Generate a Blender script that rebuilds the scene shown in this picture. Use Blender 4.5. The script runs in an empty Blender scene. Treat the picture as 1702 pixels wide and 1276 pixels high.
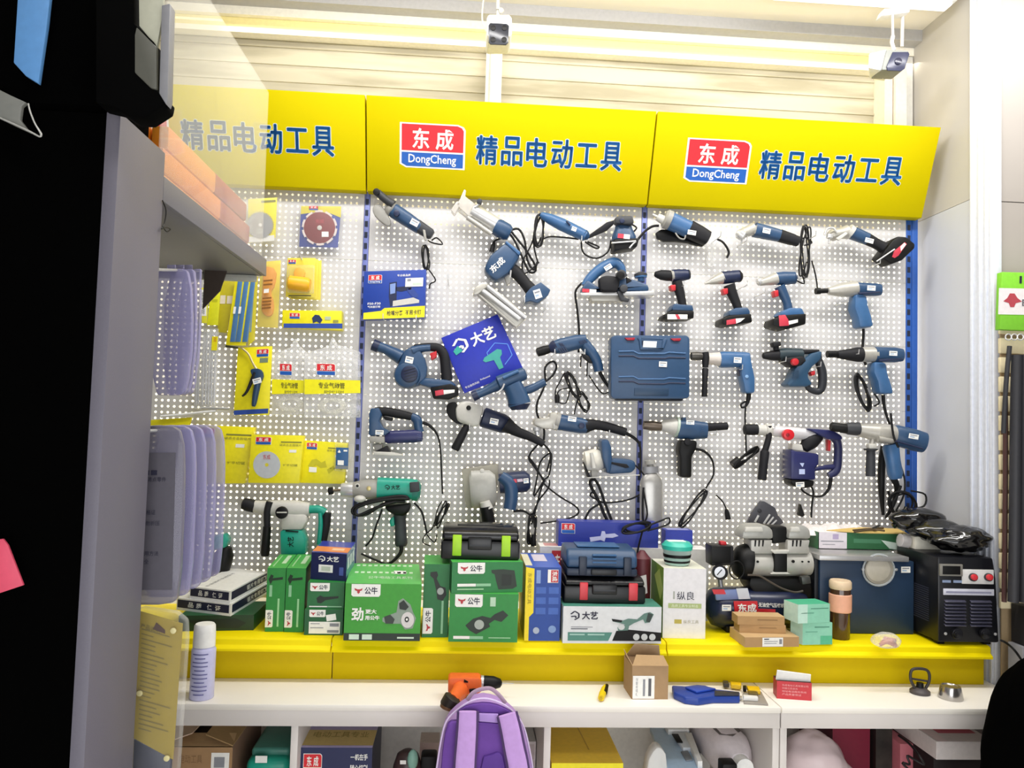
import bpy, bmesh, math, random
from mathutils import Vector, Matrix
random.seed(7)
scene = bpy.context.scene
COL = scene.collection
pi = math.pi
# ---------------------------------------------------------------- camera
W, H, FPX = 1702, 1276, 1277.0
CAM = Vector((0.4555, -3.4487, 1.6408))
RX, RY, RZ = 0.0506, 0.0298, 0.0637          # pitch, roll, yaw
FWD = Vector((math.sin(RZ)*math.cos(RX), math.cos(RZ)*math.cos(RX), math.sin(RX)))
_r = Vector((math.cos(RZ), -math.sin(RZ), 0)); _u = _r.cross(FWD)
RIGHT = _r*math.cos(RY) + _u*math.sin(RY)
UP = -_r*math.sin(RY) + _u*math.cos(RY)
cd = bpy.data.cameras.new('camera'); cam = bpy.data.objects.new('camera', cd); COL.objects.link(cam)
cd.sensor_fit = 'HORIZONTAL'; cd.sensor_width = 36.0; cd.lens = FPX/W*36.0; cd.clip_start = 0.02
mw = Matrix((RIGHT, UP, -FWD)).transposed().to_4x4(); mw.translation = CAM
cam.matrix_world = mw
scene.camera = cam
# ---------------------------------------------------------------- light and exposure
vs = scene.view_settings
vs.view_transform = 'Standard'; vs.look = 'None'; vs.gamma = 1.0; vs.use_curve_mapping = False
vs.exposure = 0.34
world = bpy.data.worlds.new('shop_ambient'); scene.world = world; world.use_nodes = True
world.node_tree.nodes['Background'].inputs[0].default_value = (1.0, 0.98, 0.96, 1)
world.node_tree.nodes['Background'].inputs[1].default_value = 0.16
def area(name, loc, target, sx, sy, power, col=(1, 1, 1)):
    l = bpy.data.lights.new(name, 'AREA'); l.shape = 'RECTANGLE'; l.size = sx; l.size_y = sy
    l.energy = power; l.color = col
    o = bpy.data.objects.new(name, l); COL.objects.link(o); o.location = loc
    o.rotation_euler = (Vector(target)-Vector(loc)).to_track_quat('-Z', 'Y').to_euler()
    return o
area('ceiling_tube_light', (1.3, -1.0, 3.54), (1.3, -0.4, 1.2), 3.8, 0.2, 50, (1, 0.985, 0.965))
area('ceiling_fill', (1.3, -1.0, 3.2), (1.3, -.9, 3.6), 3.8, 0.2, 9, (1, 0.985, 0.965))  # added fill to brighten the ceiling, for the tube's upward spill
area('aisle_tube_light', (1.2, -3.2, 3.54), (1.2, -1.2, 0.7), 4.0, 0.3, 20, (1, 0.985, 0.97))
area('front_fill', (1.0, -4.35, 1.02), (1.0, 0, 0.95), 3.4, 1.9, 50, (0.97, 0.985, 1.0))  # added fill behind the camera, to brighten the counter compartments
for bx in (-0.63, 0.63, 1.9):                 # added fill lights behind the pegboard, so its holes show bright
    area('hole_fill', (bx, 0.03, 1.75), (bx, 0.2, 1.75), 1.2, 1.75, 24, (1, 0.99, 0.98))
area('cove_light', (1.0, 0.10, 3.46), (1.0, 0.2, 3.1), 3.4, 0.05, 2.0, (1, 0.93, 0.75))
# ---------------------------------------------------------------- pixel rays (photo pixel -> a point on a plane of the shop)
def ray(px, py): return FWD*FPX + RIGHT*(px-W/2) - UP*(py-H/2)
def P(px, py, Y=-0.07):
    d = ray(px, py); return CAM + d*((Y-CAM.y)/d.y)
def PZ(px, py, Z):
    d = ray(px, py); return CAM + d*((Z-CAM.z)/d.z)
def PX(px, py, X):
    d = ray(px, py); return CAM + d*((X-CAM.x)/d.x)
def mpp(Y): return (Y-CAM.y)/FPX
# ---------------------------------------------------------------- materials
def lin(c):
    c = c.lstrip('#'); v = [int(c[i:i+2], 16)/255 for i in (0, 2, 4)]
    return tuple(x/12.92 if x <= 0.04045 else ((x+0.055)/1.055)**2.4 for x in v)
MATS = {}
def M(col, rough=0.45, metal=0.0, var=0.04, scale=60.0, spec=0.5, bump=0.0, name=None):
    """plain surface of one colour with a faint procedural unevenness"""
    key = (col, rough, metal, var, scale, spec, bump)
    if key in MATS: return MATS[key]
    m = bpy.data.materials.new(name or ('paint_'+col.lstrip('#'))); m.use_nodes = True
    nt = m.node_tree; b = nt.nodes['Principled BSDF']
    b.inputs['Roughness'].default_value = rough; b.inputs['Metallic'].default_value = metal
    b.inputs['Specular IOR Level'].default_value = spec
    tc = nt.nodes.new('ShaderNodeTexCoord'); n = nt.nodes.new('ShaderNodeTexNoise')
    n.inputs['Scale'].default_value = scale; n.inputs['Detail'].default_value = 2
    nt.links.new(tc.outputs['Object'], n.inputs['Vector'])
    r = nt.nodes.new('ShaderNodeValToRGB')
    c = lin(col)
    r.color_ramp.elements[0].position = 0.3; r.color_ramp.elements[1].position = 0.7
    r.color_ramp.elements[0].color = tuple(max(0, x*(1-var)) for x in c)+(1,)
    r.color_ramp.elements[1].color = tuple(min(1, x*(1+var)) for x in c)+(1,)
    nt.links.new(n.outputs['Fac'], r.inputs['Fac']); nt.links.new(r.outputs['Color'], b.inputs['Base Color'])
    if bump:
        bp = nt.nodes.new('ShaderNodeBump'); bp.inputs['Strength'].default_value = bump; bp.inputs['Distance'].default_value = 0.002
        nt.links.new(n.outputs['Fac'], bp.inputs['Height']); nt.links.new(bp.outputs['Normal'], b.inputs['Normal'])
    MATS[key] = m; return m
def clear(name, col='#ffffff', mix=0.3, rough=0.12, edge=0.55, crumple=0.0):
    """thin clear plastic: mostly see-through, partly a glossy milky skin"""
    key = ('clear', name)
    if key in MATS: return MATS[key]
    m = bpy.data.materials.new(name); m.use_nodes = True; nt = m.node_tree
    b = nt.nodes['Principled BSDF']; b.inputs['Base Color'].default_value = lin(col)+(1,)
    b.inputs['Roughness'].default_value = rough
    t = nt.nodes.new('ShaderNodeBsdfTransparent'); mx = nt.nodes.new('ShaderNodeMixShader')
    lw = nt.nodes.new('ShaderNodeLayerWeight'); lw.inputs['Blend'].default_value = 0.35
    ma = nt.nodes.new('ShaderNodeMath'); ma.operation = 'MULTIPLY_ADD'; ma.use_clamp = True
    ma.inputs[1].default_value = edge; ma.inputs[2].default_value = mix
    nt.links.new(lw.outputs['Facing'], ma.inputs[0]); nt.links.new(ma.outputs[0], mx.inputs['Fac'])
    nt.links.new(t.outputs[0], mx.inputs[1]); nt.links.new(b.outputs[0], mx.inputs[2])
    nt.links.new(mx.outputs[0], nt.nodes['Material Output'].inputs['Surface'])
    if crumple:
        tc = nt.nodes.new('ShaderNodeTexCoord'); n = nt.nodes.new('ShaderNodeTexNoise'); n.inputs['Scale'].default_value = 22; n.inputs['Detail'].default_value = 3
        bp = nt.nodes.new('ShaderNodeBump'); bp.inputs['Strength'].default_value = crumple; bp.inputs['Distance'].default_value = 0.02
        nt.links.new(tc.outputs['Object'], n.inputs['Vector']); nt.links.new(n.outputs['Fac'], bp.inputs['Height']); nt.links.new(bp.outputs['Normal'], b.inputs['Normal']); nt.links.new(bp.outputs['Normal'], lw.inputs['Normal'])
    MATS[key] = m; return m
def glow(name, col, s):
    m = bpy.data.materials.new(name); m.use_nodes = True; b = m.node_tree.nodes['Principled BSDF']
    b.inputs['Base Color'].default_value = lin(col)+(1,); b.inputs['Emission Color'].default_value = lin(col)+(1,)
    b.inputs['Emission Strength'].default_value = s; return m
# palette
TB = M('#29486b', 0.4); TB2 = M('#1f3a56', 0.42); TBL = M('#386290', 0.4); TBD = M('#1b2646', 0.42); NAVY = M('#24285c', 0.4)
RUB = M('#1a1a1e', 0.6, spec=.3); BLK = M('#060607', 0.5, spec=.3); DGR = M('#313338', 0.55); CORD = M('#100f11', 0.5, spec=.3)
ALU = M('#b9b6ae', 0.35, 0.35); STL = M('#d0d0d0', 0.28, 0.45); GRY = M('#9c9a94', 0.5); LGR = M('#c9c7c0', 0.5)
WHT = M('#f2f2f0', 0.55); RED = M('#c0222c', 0.4); PINKR = M('#c8384a', 0.45); PAPER = M('#f4f3ee', 0.7); TEAL = M('#189a84', 0.42)
YEL = M('#f6e000', 0.55, var=.008, spec=.15); YSIGN = M('#c9b800', 0.6, var=.006, spec=.06); YEL2 = M('#f0e21c', 0.5); GRN = M('#1f7d3f', 0.5); GRND = M('#1d5a33', 0.5); BLU = M('#1c3f9c', 0.4); SIGNB = M('#1c74c4', 0.5)
LIME = M('#a6d820', 0.45); CARD = M('#b08d5c', 0.8, scale=25); INK = M('#24243a', 0.6); GREYINK = M('#8d8f96', 0.7); ORG = M('#ee6c2c', 0.45)
# ---------------------------------------------------------------- geometry: every function gives (verts, faces) in shop coordinates
def chaikin(p, n):
    for _ in range(n):
        q = []
        for i in range(len(p)):
            a, b = p[i], p[(i+1) % len(p)]
            q += [(a[0]*.75+b[0]*.25, a[1]*.75+b[1]*.25), (a[0]*.25+b[0]*.75, a[1]*.25+b[1]*.75)]
        p = q
    return p
def circ(cx, cy, r, n=20, ry=None, a0=0, a1=2*pi):
    ry = ry or r; full = abs(a1-a0-2*pi) < 1e-6; k = n if full else n+1
    return [(cx+r*math.cos(a0+(a1-a0)*i/n), cy+ry*math.sin(a0+(a1-a0)*i/n)) for i in range(k)]
def rrect(x0, y0, x1, y1, r, n=3):
    o = []
    for cx, cy, a in ((x1-r, y0+r, -pi/2), (x1-r, y1-r, 0), (x0+r, y1-r, pi/2), (x0+r, y0+r, pi)):
        o += [(cx+r*math.cos(a+pi/2*i/n), cy+r*math.sin(a+pi/2*i/n)) for i in range(n+1)]
    return o
def rot(p, cx, cy, deg):
    c, s = math.cos(math.radians(deg)), math.sin(math.radians(deg))
    return [(cx+(x-cx)*c-(y-cy)*s, cy+(x-cx)*s+(y-cy)*c) for x, y in p]
def _out(bm):
    bmesh.ops.recalc_face_normals(bm, faces=bm.faces)
    bm.verts.index_update(); v = [x.co.copy() for x in bm.verts]; f = [[x.index for x in fc.verts] for fc in bm.faces]; bm.free(); return v, f
def prism(pts, vec, bev=0.0, seg=2):
    """closed outline of world points pushed along vec, edges rounded"""
    bm = bmesh.new(); vec = Vector(vec)
    a = [bm.verts.new(p) for p in pts]; b = [bm.verts.new(Vector(p)+vec) for p in pts]; n = len(pts)
    bm.faces.new(a); bm.faces.new(b[::-1])
    for i in range(n): bm.faces.new((a[i], b[i], b[(i+1) % n], a[(i+1) % n]))
    bmesh.ops.recalc_face_normals(bm, faces=bm.faces)
    if bev > 0:
        es = [e for e in bm.edges if len(e.link_faces) == 2 and e.calc_face_angle(0) > 0.45]
        bmesh.ops.bevel(bm, geom=es, offset=bev, segments=seg, profile=0.5, affect='EDGES', clamp_overlap=True)
    return _out(bm)
def slab(poly, Yf, th, bev=0.003, sm=0, seg=2):
    """outline (photo pixels) on a plane facing the aisle at depth Yf, th metres thick"""
    ym = Yf+th/2
    pts = []
    for x, y in chaikin(poly, sm):
        p = P(x, y, ym); p.y = Yf; pts.append(p)
    return prism(pts, (0, th, 0), bev, seg)
def box(x0, x1, y0, y1, z0, z1, bev=0.0, seg=2):
    return prism([(x0, y0, z0), (x1, y0, z0), (x1, y0, z1), (x0, y0, z1)], (0, y1-y0, 0), bev, seg)
def cr(pts, k):
    """catmull-rom through points of any dimension"""
    if k <= 1 or len(pts) < 3: return [tuple(p) for p in pts]
    o = []
    for i in range(len(pts)-1):
        p0 = pts[max(i-1, 0)]; p1 = pts[i]; p2 = pts[i+1]; p3 = pts[min(i+2, len(pts)-1)]
        for j in range(k):
            t = j/k
            o.append(tuple(0.5*((2*b)+(-a+c)*t+(2*a-5*b+4*c-d)*t*t+(-a+3*b-3*c+d)*t**3) for a, b, c, d in zip(p0, p1, p2, p3)))
    o.append(tuple(pts[-1])); return o
def sweep(pts, rad, n=8, flat=1.0, cap=True, sq=1.0):
    """tube of changing radius through world points; flat scales it in depth, sq<1 makes it boxy"""
    pts = [Vector(p) for p in pts]; v = []; f = []
    if not isinstance(rad, (list, tuple)): rad = [rad]*len(pts)
    N = None
    for i, p in enumerate(pts):
        a = pts[max(i-1, 0)]; b = pts[min(i+1, len(pts)-1)]; t = b-a
        if t.length < 1e-9: t = pts[-1]-pts[0]
        t.normalize()
        if N is None:
            N = Vector((0, -1, 0)); N = N-t*N.dot(t)
            if N.length < 0.2: N = Vector((1, 0, 0))-t*t.x
        else: N = N-t*N.dot(t)
        N.normalize(); B = t.cross(N)
        for k in range(n):
            an = 2*pi*k/n; c, s = math.cos(an), math.sin(an)
            if sq != 1.0: c, s = math.copysign(abs(c)**sq, c), math.copysign(abs(s)**sq, s)
            v.append(p+N*(c*rad[i]*flat)+B*(s*rad[i]))
    for i in range(len(pts)-1):
        for k in range(n):
            k2 = (k+1) % n; f.append([i*n+k, i*n+k2, (i+1)*n+k2, (i+1)*n+k])
    if cap:
        f.append(list(range(n))[::-1]); f.append([(len(pts)-1)*n+k for k in range(n)])
    return v, f
def tube(path, r, Y=-0.07, n=10, k=4, flat=1.0, sq=1.0):
    """tube through photo pixels (x, y[, depth]); r in photo pixels, one value or one per point"""
    rr = r if isinstance(r, (list, tuple)) else [r]*len(path)
    q = [(p[0], p[1], p[2] if len(p) > 2 else Y, e) for p, e in zip(path, rr)]
    q = cr(q, k)
    return sweep([P(a, b, y) for a, b, y, e in q], [max(e, 0.15)*mpp(y) for a, b, y, e in q], n, flat, True, sq)
def lathe(p0, p1, prof, Y=-0.07, Y1=None, n=20, flat=1.0, sq=1.0):
    """turned body along the axis p0-p1 (pixels); prof = [(t along axis, radius in pixels)]"""
    a = P(p0[0], p0[1], Y); b = P(p1[0], p1[1], Y if Y1 is None else Y1); s = mpp(Y); t = (b-a).normalized()
    N = Vector((0, -1, 0)); N = N-t*N.dot(t)
    if N.length < 0.1: N = Vector((1, 0, 0))-t*t.x
    N.normalize(); B = t.cross(N); v = []; f = []
    for tt, r in prof:
        c0 = a.lerp(b, tt); r = max(r, 0.05)*s
        for k in range(n):
            an = 2*pi*k/n; c, q = math.cos(an), math.sin(an)
            if sq != 1.0: c, q = math.copysign(abs(c)**sq, c), math.copysign(abs(q)**sq, q)
            v.append(c0+N*(c*r*flat)+B*(q*r))
    for i in range(len(prof)-1):
        for k in range(n):
            k2 = (k+1) % n; f.append([i*n+k, i*n+k2, (i+1)*n+k2, (i+1)*n+k])
    f.append(list(range(n))[::-1]); f.append([(len(prof)-1)*n+k for k in range(n)])
    return v, f
def ball(px, py, rx, ry, Y, depth=None, n=14):
    s = mpp(Y); c = P(px, py, Y); d = depth if depth else rx*s; v = []; f = []; m = n//2
    for i in range(m+1):
        th = pi*i/m
        for k in range(n):
            an = 2*pi*k/n; v.append(c+Vector((math.sin(th)*math.cos(an)*rx*s, math.sin(th)*math.sin(an)*d, math.cos(th)*ry*s)))
    for i in range(m):
        for k in range(n): f.append([i*n+k, i*n+(k+1) % n, (i+1)*n+(k+1) % n, (i+1)*n+k])
    return v, f
def upright(c, prof, n=24, ax=1.0, ay=1.0):
    """turned body standing at world point c; prof = [(height, radius)] in metres"""
    v = []; f = []; c = Vector(c)
    for h, r in prof:
        for k in range(n): v.append(c+Vector((max(r, 1e-4)*ax*math.cos(2*pi*k/n), max(r, 1e-4)*ay*math.sin(2*pi*k/n), h)))
    for i in range(len(prof)-1):
        for k in range(n): f.append([i*n+k, i*n+(k+1) % n, (i+1)*n+(k+1) % n, (i+1)*n+k])
    f.append(list(range(n))[::-1]); f.append([(len(prof)-1)*n+k for k in range(n)])
    return v, f
def join(*g):
    v = []; f = []
    for a, b in g:
        o = len(v); v += a; f += [[i+o for i in q] for q in b]
    return v, f
# ---------------------------------------------------------------- lettering and printed faces
def glyphs(s, bold=0.0):
    c = bpy.data.curves.new('lettering', 'FONT'); c.body = s; c.offset = bold; c.resolution_u = 2
    o = bpy.data.objects.new('lettering', c); COL.objects.link(o)
    bpy.context.view_layer.update()
    m = bpy.data.meshes.new_from_object(o.evaluated_get(bpy.context.evaluated_depsgraph_get()))
    v = [(x.co.x, x.co.y) for x in m.vertices]; f = [list(p.vertices) for p in m.polygons]
    bpy.data.objects.remove(o); bpy.data.curves.remove(c); bpy.data.meshes.remove(m)
    return v, f
GL = {}
class F:
    """a flat face: o top-left corner, ex its whole width, ey its whole height (downwards)"""
    def __init__(s, tl, tr, bl):
        s.o = Vector(tl); s.ex = Vector(tr)-s.o; s.ey = Vector(bl)-s.o
        s.n = s.ey.cross(s.ex).normalized()
        if s.n.dot(CAM-s.o) < 0: s.n = -s.n
        s.lift = 0.0007
    def at(s, u, v, k=1): return s.o+s.ex*u+s.ey*v+s.n*(s.lift*k)
    def poly(s, pts, k=1): return [s.at(u, v, k) for u, v in pts], [list(range(len(pts)))]
    def rect(s, u0, v0, u1, v1, k=1): return s.poly([(u0, v0), (u1, v0), (u1, v1), (u0, v1)], k)
    def text(s, t, u0, v0, u1, v1, k=2, bold=0.0, turn=0, multi=None):
        """lettering stretched to fill the rectangle; turn=90 reads upwards"""
        key = (t, bold)
        if key not in GL: GL[key] = glyphs(t, bold)
        v, f = GL[key]
        xs = [a for a, b in v]; ys = [b for a, b in v]; x0, x1, y0, y1 = min(xs), max(xs), min(ys), max(ys)
        o = []
        if multi:
            out = []; ff = []
            for dx, dy in multi:
                q, g = s.text(t, u0+dx, v0+dy, u1+dx, v1+dy, k, bold, turn); ff += [[i+len(out) for i in z] for z in g]; out += q
            return out, ff
        for a, b in v:
            x = (a-x0)/(x1-x0); y = (b-y0)/(y1-y0)
            if turn == 90: x, y = 1-y, x
            elif turn == -90: x, y = y, 1-x
            o.append(s.at(u0+(u1-u0)*x, v1+(v0-v1)*y, k))
        return o, [list(q) for q in f]
    def sub(s, u0, v0, u1, v1):
        q = F(s.at(u0, v0, 0), s.at(u1, v0, 0), s.at(u0, v1, 0)); q.n = s.n; q.lift = s.lift; return q
def FP(tl, tr, bl, Y): return F(P(*tl, Y), P(*tr, Y), P(*bl, Y))
# ---------------------------------------------------------------- things and their parts
def link(name, geo, mats, smooth, loc):
    """geo: list of (verts, faces, material)"""
    me = bpy.data.meshes.new(name); v = []; f = []; mi = []; ml = []
    for gv, gf, gm in geo:
        if gm not in ml: ml.append(gm)
        o = len(v); v += [Vector(p)-loc for p in gv]; f += [[i+o for i in q] for q in gf]; mi += [ml.index(gm)]*len(gf)
    me.from_pydata([tuple(p) for p in v], [], f)
    for m_ in ml: me.materials.append(m_)
    me.polygons.foreach_set('material_index', mi)
    if smooth:
        me.polygons.foreach_set('use_smooth', [True]*len(f)); me.update(); me.set_sharp_from_angle(angle=0.7)
    me.update()
    o = bpy.data.objects.new(name, me); COL.objects.link(o); o.location = loc
    return o
def norm(geo, mat):
    if isinstance(geo, tuple): geo = [geo]
    return [(g[0], g[1], g[2] if len(g) > 2 else mat) for g in geo]
NEST = {'trigger': ('grip', 'handle'), 'lock_button': ('grip',), 'knob_hub': ('depth_knob',), 'plug_pin': ('cord',), 'plug': ('cord',), 'vents': ('motor_body',), 'disc_hub': ('cutting_disc',), 'disc_rim': ('cutting_disc',),
        'blade_hub': ('saw_blade',), 'lid_panel': ('lid',), 'lid_sticker': ('lid',), 'trim_line': ('motor_body',), 'mode_dial': ('gear_housing',), 'lamp_lens': ('front_glass',), 'switch': ('motor_body',), 'intake_grille': ('fan_housing',),
        'cooling_slots': ('cylinder_head',), 'starter_box': ('motor_body',), 'switch_button': ('pressure_switch',), 'port_ring': ('port',), 'port_screw': ('port',), 'label_mark': ('label_plate',), 'head_cap': ('head',), 'grip_groove': ('motor_body',),
        'spindle_lock': ('gear_head',), 'speed_switch': ('motor_body',), 'chuck_ring': ('chuck',), 'drill_bit': ('chuck',), 'grip_insert': ('body',), 'padding': ('back_panel',), 'top_seam': ('back_panel',), 'dust_bag': ('grip',), 'lever': ('gun_body',)}
class T:
    def __init__(s, name, label, cat, group=None, kind=None):
        s.name, s.label, s.cat, s.group, s.kind = name, label, cat, group, kind
        s.parts = []; s.prints = []
    def part(s, name, geo, mat=None, label=None, under=None, smooth=True):
        s.parts.append((name, norm(geo, mat), label, under, smooth)); return len(s.parts)-1
    def ink(s, geo, mat): s.prints.append((geo[0], geo[1], mat))
    def tag(s, px, py, w, h, Y, deg=0):
        q = rot([(px-w/2, py-h/2), (px+w/2, py-h/2), (px+w/2, py+h/2), (px-w/2, py+h/2)], px, py, deg)
        fr = FP(q[0], q[1], q[3], Y-0.0015)
        s.part('price_tag', [slab(q, Y-0.0015, 0.0015, 0)+(PAPER,), fr.rect(.12, .2, .88, .38)+(GREYINK,), fr.rect(.12, .55, .6, .75)+(M('#9fb9d6', .7),)], label='white price tag')
    def done(s):
        if s.prints: s.parts.append(('printed_pattern', s.prints, None, None, False))
        al = [p for _, g, _, _, _ in s.parts for q in g for p in q[0]]
        mn = [min(p[i] for p in al) for i in range(3)]; mx = [max(p[i] for p in al) for i in range(3)]
        loc = Vector(((mn[0]+mx[0])/2, (mn[1]+mx[1])/2, mn[2]))
        if len(s.parts) == 1:
            root = link(s.name, s.parts[0][1], None, s.parts[0][4], loc)
        else:
            root = bpy.data.objects.new(s.name, None); root.empty_display_size = 0.05; COL.objects.link(root); root.location = loc
            made = []
            for nm, g, lb, un, sm in s.parts:
                o = link(nm, g, None, sm, loc); par = root if un is None else made[un]
                o.parent = par; o.location = (0, 0, 0)
                if lb: o['label'] = lb
                made.append(o)
            names = [q[0] for q in s.parts]
            for o, (nm, g, lb, un, sm) in zip(made, s.parts):      # fittings that belong to one part go one level down
                for host in NEST.get(nm, ()):
                    if un is None and host in names and made[names.index(host)].parent == root: o.parent = made[names.index(host)]; break
        if s.label: root['label'] = s.label
        if s.cat: root['category'] = s.cat
        if s.group: root['group'] = s.group
        if s.kind: root['kind'] = s.kind
        s.root = root; return root
def solo(name, label, cat, geo, mat=None, group=None, smooth=True):
    t = T(name, label, cat, group); t.part(name, geo, mat, smooth=smooth); return t.done()
def setting(name, geo, mat, smooth=False):
    o = link(name, norm(geo, mat), None, smooth, Vector((0, 0, 0))); o['kind'] = 'structure'; return o
# logos as they stand on signs and packaging
def logo_dc(t, f, en=True):
    r = M('#d8202c', .5); w = PAPER; b = M('#1258b0', .5)
    t.ink(f.poly([(-.02, -.02), (.9, -.02), (.99, .03), (1.02, .1), (1.02, 1.02), (.08, 1.02), (-.02, .94)], 1), w)
    t.ink(f.poly([(.01, .01), (.89, .01), (.96, .05), (.99, .12), (.99, .62), (.01, .62)], 2), r)
    t.ink(f.poly([(.01, .66), (.99, .66), (.99, .985), (.09, .985), (.01, .92)], 2), b)
    t.ink(f.text('东', .18, .09, .45, .57, 3, .02), w); t.ink(f.text('成', .55, .1, .83, .58, 3, .02), w)
    if en: t.ink(f.text('DongCheng', .12, .7, .88, .96, 3, .012), w)
def logo_gn(t, f, turn=0):
    """white tab with a red horned head and two characters; turn=90 for a tab that reads upwards"""
    w = PAPER; r = M('#b8323a', .5)
    q = (lambda u, v: (u, v)) if not turn else (lambda u, v: (v, 1-u))
    def pl(pts, k, m): t.ink(f.poly([q(u, v) for u, v in pts], k), m)
    pl([(0, 0), (1, 0), (1, .85), (.95, 1), (.06, 1), (0, .88)], 1, w)
    pl([(.1, .32), (.2, .42), (.3, .42), (.38, .32), (.36, .5), (.29, .56), (.29, .68), (.24, .78), (.2, .68), (.2, .56), (.12, .5)], 2, r)
    a = q(.45, .22); b = q(.9, .8)
    t.ink(f.text('公牛', min(a[0], b[0]), min(a[1], b[1]), max(a[0], b[0]), max(a[1], b[1]), 2, .02, turn), INK)
def logo_dy(t, f, m):
    """hexagon arrow mark and two characters"""
    o = [(.02, .45), (.17, .02), (.33, .28), (.33, .72), (.17, .98)]
    def seg(a, b, w=.03):
        d = Vector((b[0]-a[0], b[1]-a[1])); n = Vector((-d.y, d.x)).normalized()*w
        t.ink(f.poly([(a[0]+n.x, a[1]+n.y*2), (b[0]+n.x, b[1]+n.y*2), (b[0]-n.x, b[1]-n.y*2), (a[0]-n.x, a[1]-n.y*2)], 2), m)
    for a, b in (((.02, .36), (.16, .05)), ((.16, .05), (.31, .3)), ((.31, .3), (.31, .7)), ((.31, .7), (.16, .95)), ((.03, .62), (.2, .55)), ((.2, .55), (.2, .75))): seg(a, b)
    t.ink(f.text('大艺', .42, .08, 1, .92, 2, .03), m)
# ================================================================ the setting
ZO = 2.35                                     # height of the first pegboard seam
BAY = 1.2637
wallm = M('#a8a19a', 0.6, var=0.03, scale=3)
def siding_mat():
    m = bpy.data.materials.new('dusty_shutter'); m.use_nodes = True; nt = m.node_tree; b = nt.nodes['Principled BSDF']
    tc = nt.nodes.new('ShaderNodeTexCoord'); n = nt.nodes.new('ShaderNodeTexNoise'); n.inputs['Scale'].default_value = 2.2; n.inputs['Detail'].default_value = 6
    mp = nt.nodes.new('ShaderNodeMapping'); mp.inputs['Scale'].default_value = (0.7, 1, 5)
    r = nt.nodes.new('ShaderNodeValToRGB'); r.color_ramp.elements[0].color = lin('#aaa28a')+(1,); r.color_ramp.elements[1].color = lin('#cfc8b2')+(1,)
    r.color_ramp.elements[0].position = .35; r.color_ramp.elements[1].position = .58
    nt.links.new(tc.outputs['Object'], mp.inputs[0]); nt.links.new(mp.outputs[0], n.inputs['Vector']); nt.links.new(n.outputs['Fac'], r.inputs['Fac'])
    nt.links.new(r.outputs['Color'], b.inputs['Base Color']); b.inputs['Roughness'].default_value = .6
    return m
SID = siding_mat()
# rear wall: lapped shutter boards
geo = []
z = 0.0
while z < 3.6:
    geo.append(prism([(-2.6, .2, z), (-2.6, .2, z+.083), (-2.6, .206, z+.083), (-2.6, .25, z+.083), (-2.6, .25, z), (-2.6, .2, z)][0:5], (5.25, 0, 0)))
    geo.append(box(-2.6, 2.65, .192, .21, z+.074, z+.083))
    z += .083
setting('wall_back', join(*geo), SID)
setting('wall_right', [box(2.62, 2.7, -.31, .3, 0, 2.665-.0)+(M('#cfd1d6', .4, var=.02, scale=4),), box(2.62, 2.7, -.31, .3, 2.667, 3.62)+(M('#c4c0ba', .4, var=.02, scale=4),)], None)
post = M('#e4e8f2', .35, .1)
g = [box(2.61, 2.645, -.462, -.31, 0, 3.6, .004)]
for y in (-.455, -.425, -.385, -.335): g.append(box(2.602, 2.612, y, y+.014, 0, 3.6, .003))
setting('trim_1', join(*g), post, True)
setting('wall_far_right', [box(2.645, 4.2, -.452, -.4, 0, 2.612)+(wallm,), box(2.645, 4.2, -.452, -.4, 2.616, 3.6)+(wallm,)], None)
setting('ceiling', box(-2.6, 4.2, -4.4, .3, 3.6, 3.68), M('#f6f1e8', .6, var=.02, scale=2))
setting('floor', box(-2.6, 4.2, -4.4, .3, -.08, 0), M('#e2dfd8', .4, scale=6))
setting('trim_2', box(-2.6, 2.62, .05, .2, 3.545, 3.6), M('#b4b3b4', .5))           # grey beam under the ceiling
setting('trim_3', [box(-2.6, 2.62, .12, .2, 3.505, 3.545)+(M('#f7f2e2', .5),), box(-2.6, 2.62, .15, .2, 3.455, 3.505)+(M('#f7e9a4', .5),), box(-2.6, 2.62, .14, .2, 3.43, 3.455)+(M('#f4eeda', .5),)], None)  # warm LED glow of the cove put into the yellow strip
setting('trim_4', [box(.515, .59, .1, .2, 0, 3.43)+(M('#e9e5dd', .5),), box(.53, .536, .095, .11, 0, 3.43)+(M('#c9c4b8', .5),)], None)     # column between the shutters
setting('trim_5', [box(2.46, 2.5, .1, .2, 0, 3.43)+(M('#efe7d2', .5),), box(2.505, 2.56, .08, .2, 0, 3.5)+(M('#efe4da', .5),), box(2.57, 2.615, .12, .2, 0, 3.5)+(M('#d9d8d2', .5),)], None)
t = T('ceiling_light', 'slim white ceiling light over the right-hand security camera', 'ceiling light')
t.part('housing', box(1.75, 2.58, -.28, -.2, 3.56, 3.6, .008), WHT)
t.part('diffuser', box(1.77, 2.56, -.27, -.21, 3.545, 3.56, .004), glow('lamp_diffuser', '#ffffff', 1.2))
t.done()
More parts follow.
